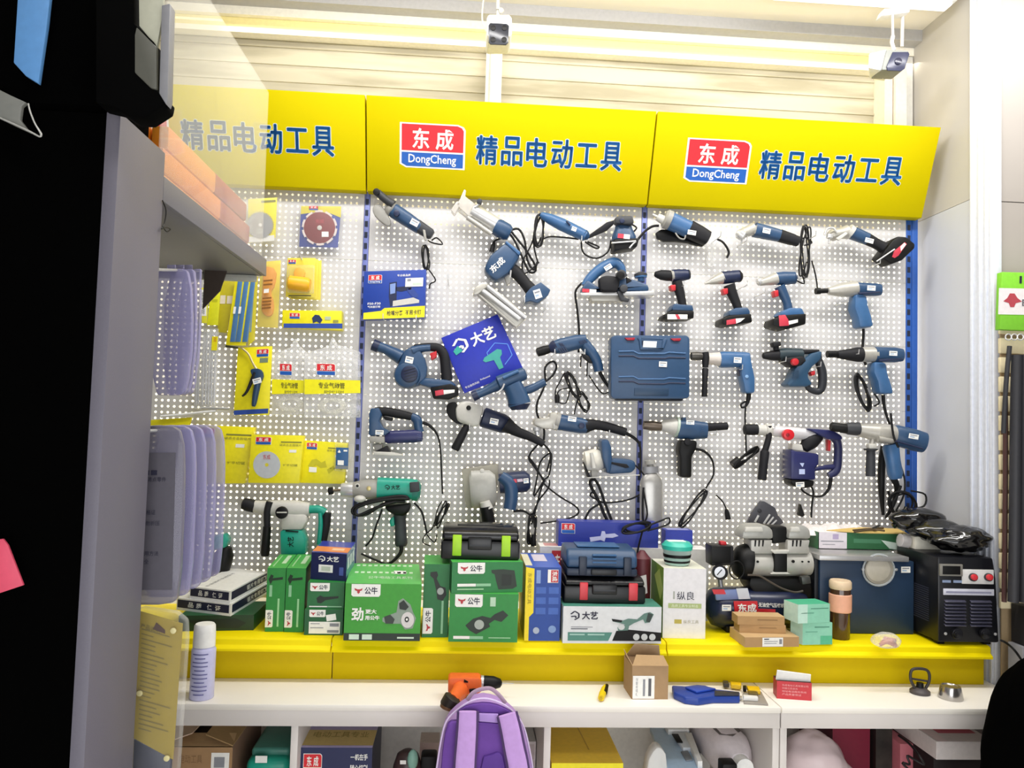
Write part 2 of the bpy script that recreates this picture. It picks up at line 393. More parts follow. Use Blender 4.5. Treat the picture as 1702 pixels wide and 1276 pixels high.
# ---------------------------------------------------------------- pegboard wall fixture: three bays
def peg_mat():
    m = bpy.data.materials.new('perforated_white_steel'); m.use_nodes = True; nt = m.node_tree; b = nt.nodes['Principled BSDF']
    b.inputs['Base Color'].default_value = lin('#d0cecd')+(1,); b.inputs['Roughness'].default_value = .45
    tc = nt.nodes.new('ShaderNodeTexCoord'); sx = nt.nodes.new('ShaderNodeSeparateXYZ'); nt.links.new(tc.outputs['Object'], sx.inputs[0])
    def mth(op, a, b_=None, c=None):
        n = nt.nodes.new('ShaderNodeMath'); n.operation = op
        for i, q in enumerate((a, b_, c)):
            if q is None: continue
            if isinstance(q, (int, float)): n.inputs[i].default_value = q
            else: nt.links.new(q, n.inputs[i])
        return n.outputs[0]
    d = []
    for ax in ('X', 'Z'):
        q = mth('MULTIPLY', sx.outputs[ax], 1/.026); q = mth('FRACT', q); q = mth('SUBTRACT', q, .5); d.append(mth('MULTIPLY', q, q))
    rr = mth('SQRT', mth('ADD', d[0], d[1])); hole = mth('LESS_THAN', rr, .2)
    tr = nt.nodes.new('ShaderNodeBsdfTransparent'); mx = nt.nodes.new('ShaderNodeMixShader')
    nt.links.new(hole, mx.inputs[0]); nt.links.new(b.outputs[0], mx.inputs[1]); nt.links.new(tr.outputs[0], mx.inputs[2])
    nt.links.new(mx.outputs[0], nt.nodes['Material Output'].inputs['Surface'])
    return m
PEG = peg_mat(); PW = M('#d0cecd', .45)
POSTB = M('#2456a8', .4)
desc = ['left', 'middle', 'right']
for b in range(3):
    x0 = (b-1)*BAY; x1 = x0+BAY
    t = T('pegboard_bay', ['white perforated pegboard bay with yellow packs, left of the others', 'white perforated pegboard bay under the middle yellow sign', 'white perforated pegboard bay beside the grey side wall'][b], 'pegboard', 'pegboard bays of the tool display')
    for k in range(6):
        zt = ZO+.3-.3*k
        n = 48
        # one sheet of holes with folded edges
        t.part('perforated_panel', [([Vector((x0+.031, 0, zt-.3)), Vector((x1-.031, 0, zt-.3)), Vector((x1-.031, 0, zt)), Vector((x0+.031, 0, zt))], [[0, 1, 2, 3]], PEG),
             box(x0+.014, x1-.014, -.0012, .012, zt-.0012, zt+.0008)+(LGR,), box(x0+.014, x0+.031, -.001, .012, zt-.299, zt-.002)+(PW,), box(x1-.031, x1-.014, -.001, .012, zt-.299, zt-.002)+(PW,)], smooth=False)
    t.done()
slot = M('#15203a', .6)
for i in range(4):
    x = (i-1)*BAY
    t = T('upright_post', ['slotted blue upright at the left end of the pegboard', 'slotted blue upright between the left and middle pegboards', 'slotted blue upright between the middle and right pegboards', 'slotted blue upright at the right end of the pegboard by the grey wall'][i], 'upright', 'slotted uprights')
    w = .012 if i < 3 else .014
    xs = x if i < 3 else x-.003
    pc = M('#6b76b8', .4) if i < 3 else POSTB
    t.part('post', [box(xs-w, xs+w, -.004, .04, .8, ZO+.31, .002)+(pc,)] + ([box(xs+w, xs+w+.028, -.006, .04, .8, ZO+.31, .002)+(POSTB,)] if i == 3 else []))
    g = []
    z = .9
    pg = t.parts.pop()[1]
    while z < ZO+.28:
        g.append(box(xs-.008, xs+.006, -.0055, -.0035, z, z+.026)); z += .05
    t.part('post', pg+[q+(slot,) for q in g]); t.done()
# ---------------------------------------------------------------- yellow signs
chars = '精品电动工具'
PROF = [(-.2, 3.02), (-.055, 2.647), (-.004, 2.647), (-.004, 3.02)]
def sign(b, label):
    x0 = (b-1)*BAY+.003; x1 = x0+BAY-.006
    if b == 2: x1 += .03
    t = T('sign_box', label, 'sign', 'yellow header signs')
    t.part('sign_body', prism([(x0, y, z) for y, z in PROF], (x1-x0, 0, 0), .003), YSIGN)
    f = F((x0, -.2, 3.02), (x1, -.2, 3.02), (x0, -.055, 2.647)); f.n = Vector((0, -.373, -.145)).normalized()
    halo = M('#e9efdc', .5)
    us, ue = (.372, .9)
    for i, c in enumerate(chars):
        a = us+(ue-us)/6*i+.008; e = us+(ue-us)/6*(i+1)-.008
        v0, v1 = (.35, .65) if c != '工' else (.38, .625)
        t.ink(f.text(c, a, v0, e, v1, 1, 0, 0, [(.0045*math.cos(q*pi/4), .013*math.sin(q*pi/4)) for q in range(8)]), halo)
        t.ink(f.text(c, a, v0, e, v1, 2, 0, 0, [(.0019*math.cos(q*pi/4), .0055*math.sin(q*pi/4)) for q in range(8)]), SIGNB)
    logo_dc(t, f.sub(.118, .265, .336, .715)); t.done()
sign(0, 'yellow header sign half hidden by the acrylic guard')
sign(1, 'middle yellow header sign with red and blue logo')
sign(2, 'yellow header sign touching the grey side wall')
# ---------------------------------------------------------------- yellow deck with kick panel
for b in range(3):
    x0 = (b-1)*BAY+.002; x1 = x0+BAY-.004
    if b == 2: x1 += .03
    t = T('base_shelf', ['yellow steel base deck of the left bay, under white and green boxes', 'yellow steel base deck of the middle bay, under green boxes', 'yellow steel base deck of the right bay, under the welder'][b], 'shelf', 'yellow base decks')
    t.part('deck', box(x0, x1, -.505, -.012, .80, .822, .002), YEL)
    t.part('front_rail', prism([(x0, -.505, .822), (x0, -.515, .815), (x0, -.515, .795), (x0, -.53, .785), (x0, -.53, .775), (x0, -.495, .775), (x0, -.495, .80)], (x1-x0, 0, 0), .0015), YEL)
    t.part('kick_panel', box(x0, x1, -.475, -.45, .6605, .775, .001), M('#d6bc00', .55, var=.01, spec=.15))  # darker than the deck: shade under the rail put into the yellow
    t.done()
DECK = .8225
# ---------------------------------------------------------------- white counter under it
CTR = .66
cw = M('#f4efe6', .45, var=.02, scale=5); cf = M('#dcd6d2', .5, var=.02, scale=5)
for b, (x0, x1) in enumerate(((-1.3, .0), (.0, 1.62), (1.624, 2.6))):
    if b == 0: continue
    if b == 1: x0 = -.72
    t = T('counter', 'white counter unit, long left section under the boxes' if b == 1 else 'white counter unit, right section with the red boxes inside', 'counter', 'white counter units')
    t.part('counter_top', box(x0, x1, -.735, -.02, .64, CTR, .002), cw)
    t.part('fascia', box(x0, x1, -.728, -.705, .585, .64, .001), cf)
    divs = (-.08, .79, x1-.012) if b == 1 else (x0+.012, 2.587)
    for d in divs: t.part('divider', box(d-.012, d+.012, -.722, -.05, .1, .64, .001), cf)
    t.part('back_panel', box(x0, x1, -.05, -.03, .1, .64), M('#f8f4ee', .5))
    t.part('bottom_shelf', box(x0, x1, -.72, -.05, .1, .12), cw)
    t.done()
# ---------------------------------------------------------------- security cameras hung from the ceiling
t = T('security_camera', 'security camera with square dark four-lamp face, above the middle sign', 'security camera')
Yc = -.3
t.part('housing', slab([(811, 40), (845, 40), (849, 46), (849, 72), (845, 76), (811, 76), (808, 72), (808, 46)], Yc, .16, .006), WHT)
t.part('front_glass', slab([(815, 38.5), (842, 40), (846, 43), (845, 71), (841, 75), (815, 74), (812, 71), (812, 42)], Yc-.004, .006, .001), M('#23262f', .2))
for x, y in ((819.5, 46.5), (838.5, 46.5), (819.5, 66), (838, 66)): t.part('lamp_lens', slab(circ(x, y, 4.6, 14), Yc-.006, .004, .001), BLK)
t.part('mounting_rod', [tube([(828, -30), (827.5, 16)], 3.2, Yc+.05, 10, 1), tube([(828, 12), (828, 38)], 3.6, Yc+.06, 10, 1), ball(833, 18, 5, 5, Yc+.05)], M('#c9c7c0', .4))
t.part('cable', tube([(806, -20, Yc+.05), (801.5, 20), (803, 40), (810, 55)], 1.3, Yc+.06, 6), M('#efe6c4', .5)); t.done()
t = T('security_camera', 'security camera turned right, by the grey side wall', 'security camera')
t.part('housing', prism([P(1444, 88, -.3), P(1475, 81, -.3), P(1470, 118, -.3), P(1443, 113, -.3)], (.06, .1, 0), .008), WHT)
t.part('hood', prism([P(1466, 116, -.31), P(1474, 82, -.31), P(1511, 84, -.31), P(1509, 92, -.31), P(1501, 117, -.31)], (0, .09, 0), .004), M('#8d8f8a', .5))
t.part('front_glass', prism([P(1475, 117, -.315), P(1474, 110, -.315), P(1484, 86, -.315), P(1510, 86, -.315), P(1512, 90, -.315), P(1504, 114, -.315), P(1498, 118, -.315)], (0, .006, 0), .002), M('#33364f', .25))
t.part('lamp_lens', slab(circ(1493, 102, 6, 16), -.319, .006, .001), M('#23243c', .2))
t.part('mounting_rod', [tube([(1483, 20, -.25), (1484, 62, -.25)], 2.4, -.25, 10, 1), tube([(1484, 60), (1482, 70), (1486, 84)], 3.5, -.25, 10, 1), tube([(1500, 20, -.22), (1499, 78, -.22)], 3, -.22, 10, 1)], M('#d9d3d0', .4))
t.part('ceiling_mount', prism([P(1465, 26, -.26), P(1470, 14, -.26), P(1512, 14, -.26), P(1512, 20, -.26)], (0, .05, 0), .003), WHT); t.done()
# ================================================================ tools on the pegboard
S = 4.725
def zoom(ox, oy, s=S): return lambda *c: [(ox+c[i]/s, oy+c[i+1]/s) for i in range(0, len(c), 2)]
A = zoom(580, 300); B = zoom(860, 300); C = zoom(1180, 340); D = zoom(580, 520); E = zoom(860, 530)
G = zoom(1180, 550); K = zoom(540, 740); I = zoom(860, 740); J = zoom(1180, 680); L = zoom(280, 640); Q = zoom(280, 820)
TY = -0.075
def tb(z, c, r, Y=TY, k=4, n=10, flat=1.0, sq=1.0):
    r = [q/S for q in r] if isinstance(r, (list, tuple)) else r/S
    return tube(z(*c), r, Y, n, k, flat, sq)
def la(z, c, prof, Y=TY, n=20, flat=1.0, sq=1.0):
    p = z(*c); return lathe(p[0], p[1], [(a, b/S) for a, b in prof], Y, None, n, flat, sq)
def sl(z, c, Yf, th, bev=.004, sm=0): return slab(z(*c), Yf, th, bev, sm)
def disc(z, x, y, r, Yf, th, bev=.002, n=20):
    p = z(x, y)[0]; return slab(circ(p[0], p[1], r/S, n), Yf, th, bev)
def tg(t, z, x, y, w, h, Y, deg=0):
    p = z(x, y)[0]; t.tag(p[0], p[1], w/S, h/S, Y, deg)
def fz(z, c, Y):
    p = z(*c); return FP(p[0], p[1], p[2], Y)
def coil(c, w, h, deg, n, r=1.5, Y=-0.05, seed=1, tails=()):
    """a bundled mains cord: n long loops gathered at the middle; c in photo pixels; tails = lists of pixels"""
    rnd = random.Random(seed); pts = []
    for i in range(n):
        ww = max(w, 4.5)*rnd.uniform(.6, 1.25); hh = h*rnd.uniform(.82, 1.06); y0 = Y-.004*i+rnd.uniform(-.006, .006); ra = rnd.uniform(-9, 9)
        for j in range(12):
            a = 2*pi*j/12+.4; x, yy_ = rot([(math.cos(a)*ww, math.sin(a)*hh)], 0, 0, ra)[0]; pts.append((x, yy_, y0+.006*math.cos(a)))
    q = [rot([(x, y)], 0, 0, deg)[0]+(yy,) for x, y, yy in pts]
    g = [tube([(c[0]+x, c[1]+y, yy) for x, y, yy in q], r, Y, 6, 2)]
    for tl in tails: g.append(tube(tl, r, Y, 6, 4))
    return join(*g)
def hook(px, py, what, Y=-.125, up=5):
    a = P(px, py, -.06); pts = [(a.x, .006, a.z), (a.x, Y+.01, a.z), (a.x, Y, a.z+.003), (a.x, Y-.004, a.z+.02)]
    o = T('pegboard_hook', 'thin chrome wire hook '+what, 'hook', 'pegboard hooks')
    o.part('pegboard_hook', sweep(cr(pts, 3), .0022, 6), STL); return o.done()
def vents(z, c, n, dx, dy, Y, w=5):
    """n slanted dark slots, the first from c[0:2] to c[2:4], each stepped by dx, dy"""
    return join(*[sl(z, (c[0]+dx*i-w, c[1]+dy*i, c[0]+dx*i+w, c[1]+dy*i, c[2]+dx*i+w, c[3]+dy*i, c[2]+dx*i-w, c[3]+dy*i), Y, .003, .0005) for i in range(n)])
# ---- top row
t = T('dust_port_grinder', 'blue angle tool with black dust tube, first in the top row', 'power tool')
t.part('motor_body', la(A, (335, 225, 560, 375), [(0, 30), (.02, 52), (.1, 58), (.5, 56), (.95, 50), (1, 46)], TY, 20, .95, .75), TB)
t.part('rear_grip', la(A, (535, 355, 655, 430), [(0, 50), (.5, 46), (.9, 42), (1, 30)], TY, 18, .9, .6), DGR)
t.part('switch', disc(A, 375, 258, 24, TY-.045, .02), TBD)
t.part('gear_collar', la(A, (300, 200, 350, 240), [(0, 38), (.4, 58), (.8, 62), (1, 50)], TY), GRY)
t.part('dust_tube', [tb(A, (225, 95, 290, 150, 350, 190), [30, 31, 34], -.1, 3, 16)+(DGR,), disc(A, 216, 90, 27, -.125, .012)+(BLK,)])
t.part('wheel_guard', sl(A, (190, 205, 235, 175, 300, 255, 335, 330, 318, 372, 245, 325, 188, 262), -.09, .03, .006, 1), GRY)
t.part('cord', coil((707.5, 428), 5, 22, -3, 4, 1.3, -.045, 3, [A(600, 470, 590, 440, 570, 400), A(650, 470, 690, 450, 735, 500, 660, 490, 620, 470), A(620, 690, 680, 780, 640, 810, 632, 850)]), CORD)
t.part('clip_lever', sl(A, (580, 385, 600, 390, 612, 470, 592, 472), -.115, .01, .002), GRY)
tg(t, A, 515, 330, 66, 46, -.116, 28); t.done()
t = T('trim_router', 'clear-based trim router with blue motor, under the middle sign', 'power tool')
cl = clear('clear_base', '#e8e4de', .45, .2)
t.part('clear_base', [sl(A, (870, 150, 905, 70, 920, 80, 912, 125, 1010, 200, 985, 270, 950, 290, 840, 190), -.1, .012, .003), tb(A, (870, 230, 960, 300, 1090, 400), 22, -.06, 3), sl(A, (800, 240, 850, 170, 880, 190, 830, 275), -.1, .05, .004)], cl)
t.part('collet_housing', la(A, (960, 230, 1185, 365), [(0, 40), (.05, 62), (.5, 60), (.9, 60), (1, 52)]), STL)
t.part('rack', tb(A, (930, 290, 1120, 420), 20, -.09, 1), ALU)
t.part('motor_cap', la(A, (1150, 360, 1265, 420), [(0, 64), (.3, 70), (.8, 66), (1, 50)], TY, 20, 1, .8), TB)
t.part('knob', disc(A, 1025, 168, 20, -.125, .03), DGR)
t.part('lock_lever', tb(A, (990, 210, 1030, 175), 9, -.11, 1), STL)
t.part('cord', [tb(A, (1250, 400, 1330, 380, 1380, 470, 1400, 620, 1450, 700, 1480, 640), 9, -.05), tb(A, (1255, 410, 1300, 470, 1360, 600, 1420, 720, 1470, 690, 1400, 560, 1330, 470, 1260, 380), 9, -.045), tb(A, (1240, 440, 1150, 470, 1135, 500), 8, -.05), la(A, (1140, 480, 1120, 560), [(0, 10), (.4, 18), (1, 20)], -.05)], CORD)
t.part('plug_pin', join(tb(A, (1112, 560, 1095, 590), 4, -.05, 1), tb(A, (1128, 562, 1112, 592), 4, -.05, 1)), STL); t.done()
t = T('die_grinder', 'slim blue straight grinder lying at a slant, beside the looped cord', 'power tool')
t.part('motor_body', la(B, (180, 265, 545, 440), [(0, 16), (.04, 26), (.2, 42), (.45, 50), (.8, 48), (.97, 44), (1, 20)], TY, 20), TBL)
t.part('nose_collar', la(B, (520, 425, 560, 450), [(0, 46), (.5, 40), (1, 16)]), TB)
t.part('switch', la(B, (385, 318, 415, 352), [(0, 8), (1, 8)], -.11), TBD)
t.part('cord', coil((896, 383), 6, 27, 5, 3, 1.5, -.06, 5, [B(190, 275, 160, 330, 130, 410, 130, 520, 160, 640), B(200, 460, 260, 440, 400, 450, 480, 460), B(170, 640, 60, 730, 40, 640, 110, 500, 140, 380)]), CORD)
tg(t, B, 445, 380, 38, 32, -.117, 20); t.done()
t = T('palm_sander', 'blue palm sander with black base and dust bag frame, left of the middle upright', 'power tool')
t.part('grip', la(B, (830, 290, 835, 470), [(0, 40), (.08, 66), (.3, 62), (.5, 70), (.85, 96), (1, 96)], TY, 24, .8, .8), TB)
t.part('top_cap', sl(B, (760, 300, 790, 285, 895, 285, 910, 340, 890, 360, 760, 345), -.125, .05, .01), DGR)
t.part('sanding_base', sl(B, (745, 480, 940, 470, 920, 540, 745, 565), -.14, .1, .006), BLK)
t.part('knob', disc(B, 822, 315, 20, -.13, .01), TBD)
t.part('dust_bag', [sl(B, (545, 440, 700, 330, 770, 310, 750, 350, 700, 395, 560, 455), -.04, .02, .004)], RUB)
t.part('paper_clamp', [tb(B, (745, 490, 930, 475), 7, -.145, 1), tb(B, (880, 530, 905, 500, 930, 478), 7, -.143, 1)], STL)
t.part('cord', [tb(B, (900, 345, 935, 370, 915, 400), 7, -.05), tb(B, (940, 470, 1000, 400, 1060, 360, 1110, 355), 10, -.06), tb(B, (500, 470, 520, 570, 620, 610, 710, 560, 735, 470), 7, -.05), tb(B, (550, 480, 640, 520, 610, 530, 530, 480), 7, -.05)], CORD)
f = fz(B, (790, 415, 885, 425, 786, 450), -.138); t.ink(f.rect(0, 0, .48, 1), PINKR); t.ink(f.rect(.5, 0, 1, 1), PAPER); t.done()
t = T('straight_grinder', 'straight grinder with grey nose and black rear half, first tool right of the middle upright', 'power tool')
t.part('nose', la(B, (1060, 265, 1165, 320), [(0, 8), (.35, 12), (.36, 30), (.8, 36), (1, 44)]), LGR)
t.part('collar', la(B, (1150, 295, 1200, 315), [(0, 60), (.3, 78), (1, 78)], TY, 20), GRY)
t.part('motor_body', la(B, (1185, 310, 1350, 385), [(0, 72), (.4, 70), (1, 66)], TY, 20, .9, .8), TBL)
t.part('rear_grip', la(B, (1345, 380, 1500, 460), [(0, 70), (.5, 68), (.95, 60), (1, 40)], TY, 20, .9, .7), RUB)
t.part('spanner_pouch', sl(B, (1080, 390, 1250, 385, 1460, 500, 1455, 525, 1290, 480, 1100, 480), -.045, .025, .006, 1), BLK)
t.part('clip', [tb(B, (1240, 410, 1270, 450, 1310, 460, 1320, 430), 6, -.1)], GRY)
t.part('cord', tb(B, (1570, 460, 1620, 490, 1660, 560, 1645, 605), 9, -.03), CORD)
tg(t, B, 1370, 408, 66, 36, -.128, 10); t.done()
t = T('plastic_bag', 'crumpled clear plastic bag hanging below the straight grinder', 'bag')
t.part('plastic_bag', sl(B, (1480, 470, 1560, 420, 1570, 470, 1530, 560, 1560, 640, 1520, 700, 1470, 640, 1500, 560, 1455, 520), -.03, .012, .004, 1), clear('thin_bag', '#f6f6f4', .16, .12, .5, .8)); t.done()
t = T('angle_grinder', 'blue corded angle grinder with a cord bundle at its tail, left of the cordless one', 'power tool')
t.part('gear_head', [la(C, (235, 235, 345, 190), [(0, 20), (.1, 40), (.5, 42), (1, 52)])+(ALU,), la(C, (210, 215, 270, 255), [(0, 20), (.3, 42), (.8, 42), (1, 24)], -.1)+(STL,)])
t.part('spindle', la(C, (255, 240, 245, 320), [(0, 22), (.35, 22), (.36, 7), (1, 5)], -.09), STL)
t.part('flange', la(C, (345, 175, 370, 220), [(0, 50), (1, 50)], TY, 18), GRY)
t.part('motor_body', la(C, (350, 198, 550, 245), [(0, 58), (.5, 54), (1, 48)], TY, 20, .9, .7), TB)
t.part('rear_grip', la(C, (545, 243, 695, 290), [(0, 50), (.6, 46), (1, 40)], TY, 20, .9, .7), RUB)
t.part('cord', coil((1338, 418), 7, 46, 4, 4, 1.3, -.05, 9, [C(690, 290, 720, 270, 760, 260, 800, 300, 740, 320), C(800, 440, 830, 560, 845, 660), C(670, 590, 740, 620, 720, 540)]), CORD)
tg(t, C, 445, 205, 60, 40, -.113, 12); t.done()
t = T('cordless_angle_grinder', 'cordless angle grinder with red and black battery, at the right blue upright', 'power tool')
t.part('gear_head', [la(C, (930, 245, 1080, 215), [(0, 30), (.2, 50), (.6, 44), (1, 58)])+(ALU,), tb(C, (900, 240, 920, 190, 970, 185, 1000, 220), 9, -.11)+(STL,)])
t.part('guard_lever', sl(C, (985, 265, 1065, 215, 1080, 230, 1010, 285), -.125, .012, .003), LGR)
t.part('spindle', la(C, (940, 235, 935, 305), [(0, 26), (.4, 26), (.42, 10), (1, 9)], -.1), STL)
t.part('flange', la(C, (1080, 205, 1110, 225), [(0, 62), (1, 60)]), LGR)
t.part('motor_body', la(C, (1090, 210, 1235, 270), [(0, 54), (1, 48)], TY, 20, .9, .75), TB)
t.part('rear_grip', tb(C, (1225, 265, 1330, 320, 1420, 370), [48, 42, 62], TY, 3, 14, .9, .75), RUB)
t.part('battery', [sl(C, (1390, 300, 1435, 265, 1500, 270, 1570, 325, 1565, 360, 1470, 450, 1385, 482, 1300, 420), -.12, .09, .008)+(BLK,), sl(C, (1430, 410, 1445, 365, 1530, 295, 1545, 310, 1480, 400, 1450, 420), -.123, .004, .0005)+(PINKR,), sl(C, (1495, 330, 1525, 300, 1540, 312, 1500, 365), -.125, .004, .0005)+(PAPER,)])
t.part('bracket', tb(C, (1310, 445, 1450, 350), 6, -.13, 1), STL)
tg(t, C, 1252, 282, 66, 36, -.112, 14); t.done()
# ---- second row
t = T('tool_carton', 'blue carton with a nailer picture and yellow foot, left of the nail gun', 'carton')
q = A(130, 730, 610, 715, 600, 1080, 112, 1090)
t.part('carton', [slab(q, -.11, .1, .002)+(BLU,)])
f = FP(q[0], q[1], q[3], -.1105)
def nailer_picture(t, f):
    t.ink(f.poly([(.4, .22), (.52, .2), (.53, .7), (.46, .72), (.43, .75), (.4, .52)], 1), M('#1a2347', .5)); t.ink(f.poly([(.41, .25), (.5, .23), (.5, .45), (.42, .47)], 2), M('#7f97cf', .5))
    t.ink(f.poly([(.5, .32), (.76, .3), (.76, .38), (.6, .42), (.52, .4)], 1), M('#1a2347', .5)); t.ink(f.poly([(.68, .36), (.78, .34), (.88, .5), (.87, .56), (.8, .56), (.72, .45)], 1), M('#2c4590', .5))
    t.ink(f.poly([(.47, .62), (.8, .56), (.9, .62), (.9, .68), (.47, .74)], 2), LGR)
nailer_picture(t, f)
t.ink(f.poly([(0, .86), (.28, .83), (.34, .77), (1, .75), (1, 1), (0, 1)], 3), YEL2)
t.ink(f.text('枪嘴分离', .38, .83, .64, .94, 4, .01), INK); t.ink(f.text('不易卡钉', .68, .83, .94, .94, 4, .01), INK)
t.ink(f.text('F50-F30', .06, .64, .27, .69, 2, .01), PAPER); t.ink(f.text('气动直钉枪', .06, .71, .27, .76, 2, .01), PAPER); t.ink(f.text('专业级品质', .52, .04, .74, .09, 2, .01), PAPER)
t.ink(f.rect(.66, .13, .95, .32, 3), PAPER); t.ink(f.rect(.69, .15, .75, .2, 4), GREYINK); t.ink(f.rect(.78, .24, .93, .29, 4), M('#c9d8c8', .6))
logo_dc(t, f.sub(.055, .04, .27, .22)); t.done()
t = T('nail_gun', 'large blue nail gun with silver magazine, tilted above the tilted blue carton', 'power tool')
t.part('head', sl(A, (1055, 705, 1110, 600, 1235, 492, 1340, 580, 1330, 625, 1250, 745, 1155, 805, 1085, 755), -.125, .1, .018), TB)
t.part('head_cap', sl(A, (1232, 490, 1345, 582, 1330, 610, 1218, 508), -.13, .105, .01), TBL)
t.part('grip', tb(A, (1250, 690, 1310, 720, 1380, 800, 1430, 860), [58, 52, 46, 52], TY, 4, 14, .8), RUB)
t.part('grip_base', sl(A, (1370, 960, 1385, 895, 1425, 850, 1500, 810, 1575, 870, 1555, 915, 1475, 975, 1420, 955, 1380, 968), -.12, .085, .012), TB)
t.part('nose', sl(A, (985, 850, 1050, 800, 1090, 840, 1010, 905, 970, 910), -.115, .06, .008), ALU)
t.part('magazine', [sl(A, (1005, 850, 1085, 810, 1405, 1070, 1310, 1160, 990, 890), -.09, .05, .004)+(ALU,), tb(A, (1030, 850, 1340, 1090), 22, -.1, 1)+(STL,), tb(A, (1085, 830, 1390, 1080), 18, -.1, 1)+(STL,), tb(A, (1010, 890, 1300, 1140), 12, -.1, 1)+(GRY,)])
t.part('trigger', sl(A, (1215, 745, 1265, 740, 1270, 800, 1240, 830), -.09, .025, .004), GRY)
t.part('hook_lug', tb(A, (1272, 705, 1265, 765), 7, -.14, 1), STL)
f = fz(A, (1090, 690, 1195, 590, 1130, 740), -.1255); t.ink(f.text('东成', .05, .05, 1, .95, 2, .02), PAPER)
tg(t, A, 1482, 890, 56, 70, -.121, -18); t.done()
t = T('electric_planer', 'blue electric planer with black belt cover and silver sole, over the middle upright', 'power tool')
t.part('sole', [sl(B, (480, 895, 1055, 880, 1060, 915, 485, 915), -.13, .1, .003)+(STL,), sl(B, (560, 915, 830, 915, 830, 955, 575, 955), -.11, .07, .003)+(ALU,)])
t.part('body', sl(B, (500, 850, 540, 790, 640, 860, 790, 770, 900, 790, 1010, 830, 1020, 878, 500, 885), -.125, .09, .01, 0), TB)
t.part('handle', tb(B, (530, 830, 570, 770, 660, 690, 760, 645, 810, 680, 825, 730), [34, 40, 44, 44, 36, 30], -.08, 4, 14, .9), TBL)
t.part('belt_cover', sl(B, (635, 770, 690, 750, 780, 760, 800, 800, 780, 880, 660, 880, 640, 850), -.15, .05, .012), RUB)
t.part('dust_outlet', [la(B, (830, 770, 812, 745), [(0, 44), (1, 42)], -.14)+(DGR,), disc(B, 812, 742, 38, -.165, .03)+(DGR,), disc(B, 812, 742, 30, -.167, .003)+(BLK,), sl(B, (850, 760, 895, 790, 850, 815), -.13, .04, .004)+(RUB,)])
t.part('depth_knob', [la(B, (970, 790, 968, 745), [(0, 26), (.6, 26), (.62, 50), (1, 50)], -.09)+(TBL,), la(B, (968, 750, 966, 718), [(0, 52), (.5, 52), (1, 20)], -.09)+(DGR,)])
t.part('side_knob', disc(B, 832, 850, 32, -.16, .03, .006), DGR)
t.part('guide_bracket', [sl(B, (780, 870, 820, 870, 840, 920, 880, 930, 870, 955, 810, 945), -.145, .02, .003)], DGR)
t.part('cord', tb(B, (530, 790, 490, 820, 455, 880, 470, 1020, 485, 1190, 480, 1350), 9, -.05), CORD)
f = fz(B, (510, 848, 620, 856, 508, 875), -.1275); t.ink(f.rect(0, 0, .5, 1), PINKR); t.ink(f.rect(.52, 0, 1, 1), PAPER)
tg(t, B, 712, 680, 60, 36, -.118, -32); t.done()
def pistol(z, name, label, nose, body, capm, handle, base, batt, grip=RUB, trig=None, chuck=None, tagp=None, cat='power tool'):
    t = T(name, label, cat)
    if nose: t.part('nose', nose)
    if chuck: t.part('chuck', chuck)
    t.part('motor_body', body)
    if capm: t.part('rear_cap', capm)
    t.part('grip', handle, grip)
    if base: t.part('foot', base)
    if batt: t.part('battery', batt)
    if trig: t.part('trigger', trig, RED, 'red trigger')
    if tagp: tg(t, z, *tagp)
    return t
t = pistol(B, 'cordless_drill', 'small cordless drill with black chuck, first of the three cordless drivers', None,
    la(B, (1200, 750, 1345, 738), [(0, 40), (.1, 50), (.3, 52), (.85, 46), (1, 38)], TY, 20, .9)+(TBD,), la(B, (1340, 738, 1352, 737), [(0, 42), (1, 36)])+(DGR,),
    tb(B, (1250, 790, 1270, 860, 1290, 940, 1300, 1000), [42, 40, 34, 34], TY, 4, 14, .9),
    sl(B, (1190, 1015, 1215, 975, 1255, 985, 1350, 990, 1360, 1035, 1195, 1030), -.125, .1, .008)+(TB,),
    [sl(B, (1135, 1060, 1195, 1030, 1360, 1035, 1358, 1095, 1175, 1100, 1120, 1090), -.13, .11, .006)+(BLK,), sl(B, (1178, 1050, 1335, 1052, 1335, 1088, 1178, 1090), -.132, .003, .0005)+(PAPER,), sl(B, (1240, 1051, 1262, 1051, 1280, 1085, 1258, 1090), -.134, .003, .0005)+(PINKR,)],
    trig=sl(B, (1190, 825, 1235, 822, 1235, 870, 1200, 868), -.1, .04, .004), chuck=[la(B, (1075, 735, 1215, 750), [(0, 12), (.05, 22), (.35, 40), (.75, 44), (1, 40)])+(RUB,), la(B, (1205, 750, 1222, 748), [(0, 46), (1, 48)])+(GRY,)]); t.done()
t = pistol(C, 'impact_driver', 'cordless impact driver with black grip, second of the three cordless drivers', la(C, (-40, 620, 100, 575), [(0, 8), (.2, 14), (.3, 22), (.75, 44), (1, 50)])+(ALU,),
    la(C, (95, 575, 235, 560), [(0, 52), (.5, 52), (1, 48)], TY, 20, .95)+(TBD,), la(C, (225, 562, 250, 559), [(0, 50), (.5, 46), (1, 30)])+(RUB,),
    tb(C, (150, 630, 175, 700, 205, 770, 222, 820), [48, 42, 36, 34], TY, 4, 14, .9),
    sl(C, (120, 880, 135, 840, 180, 820, 270, 815, 290, 850, 285, 885), -.12, .09, .008)+(TB,),
    [sl(C, (70, 905, 120, 882, 290, 868, 300, 935, 120, 960, 65, 950), -.13, .11, .006)+(BLK,), sl(C, (130, 908, 200, 895, 205, 935, 130, 945), -.132, .003, .0005)+(PINKR,), sl(C, (202, 895, 275, 890, 240, 920, 206, 934), -.132, .003, .0005)+(PAPER,)],
    trig=sl(C, (88, 665, 130, 660, 132, 705, 100, 712), -.1, .04, .004)); t.done()
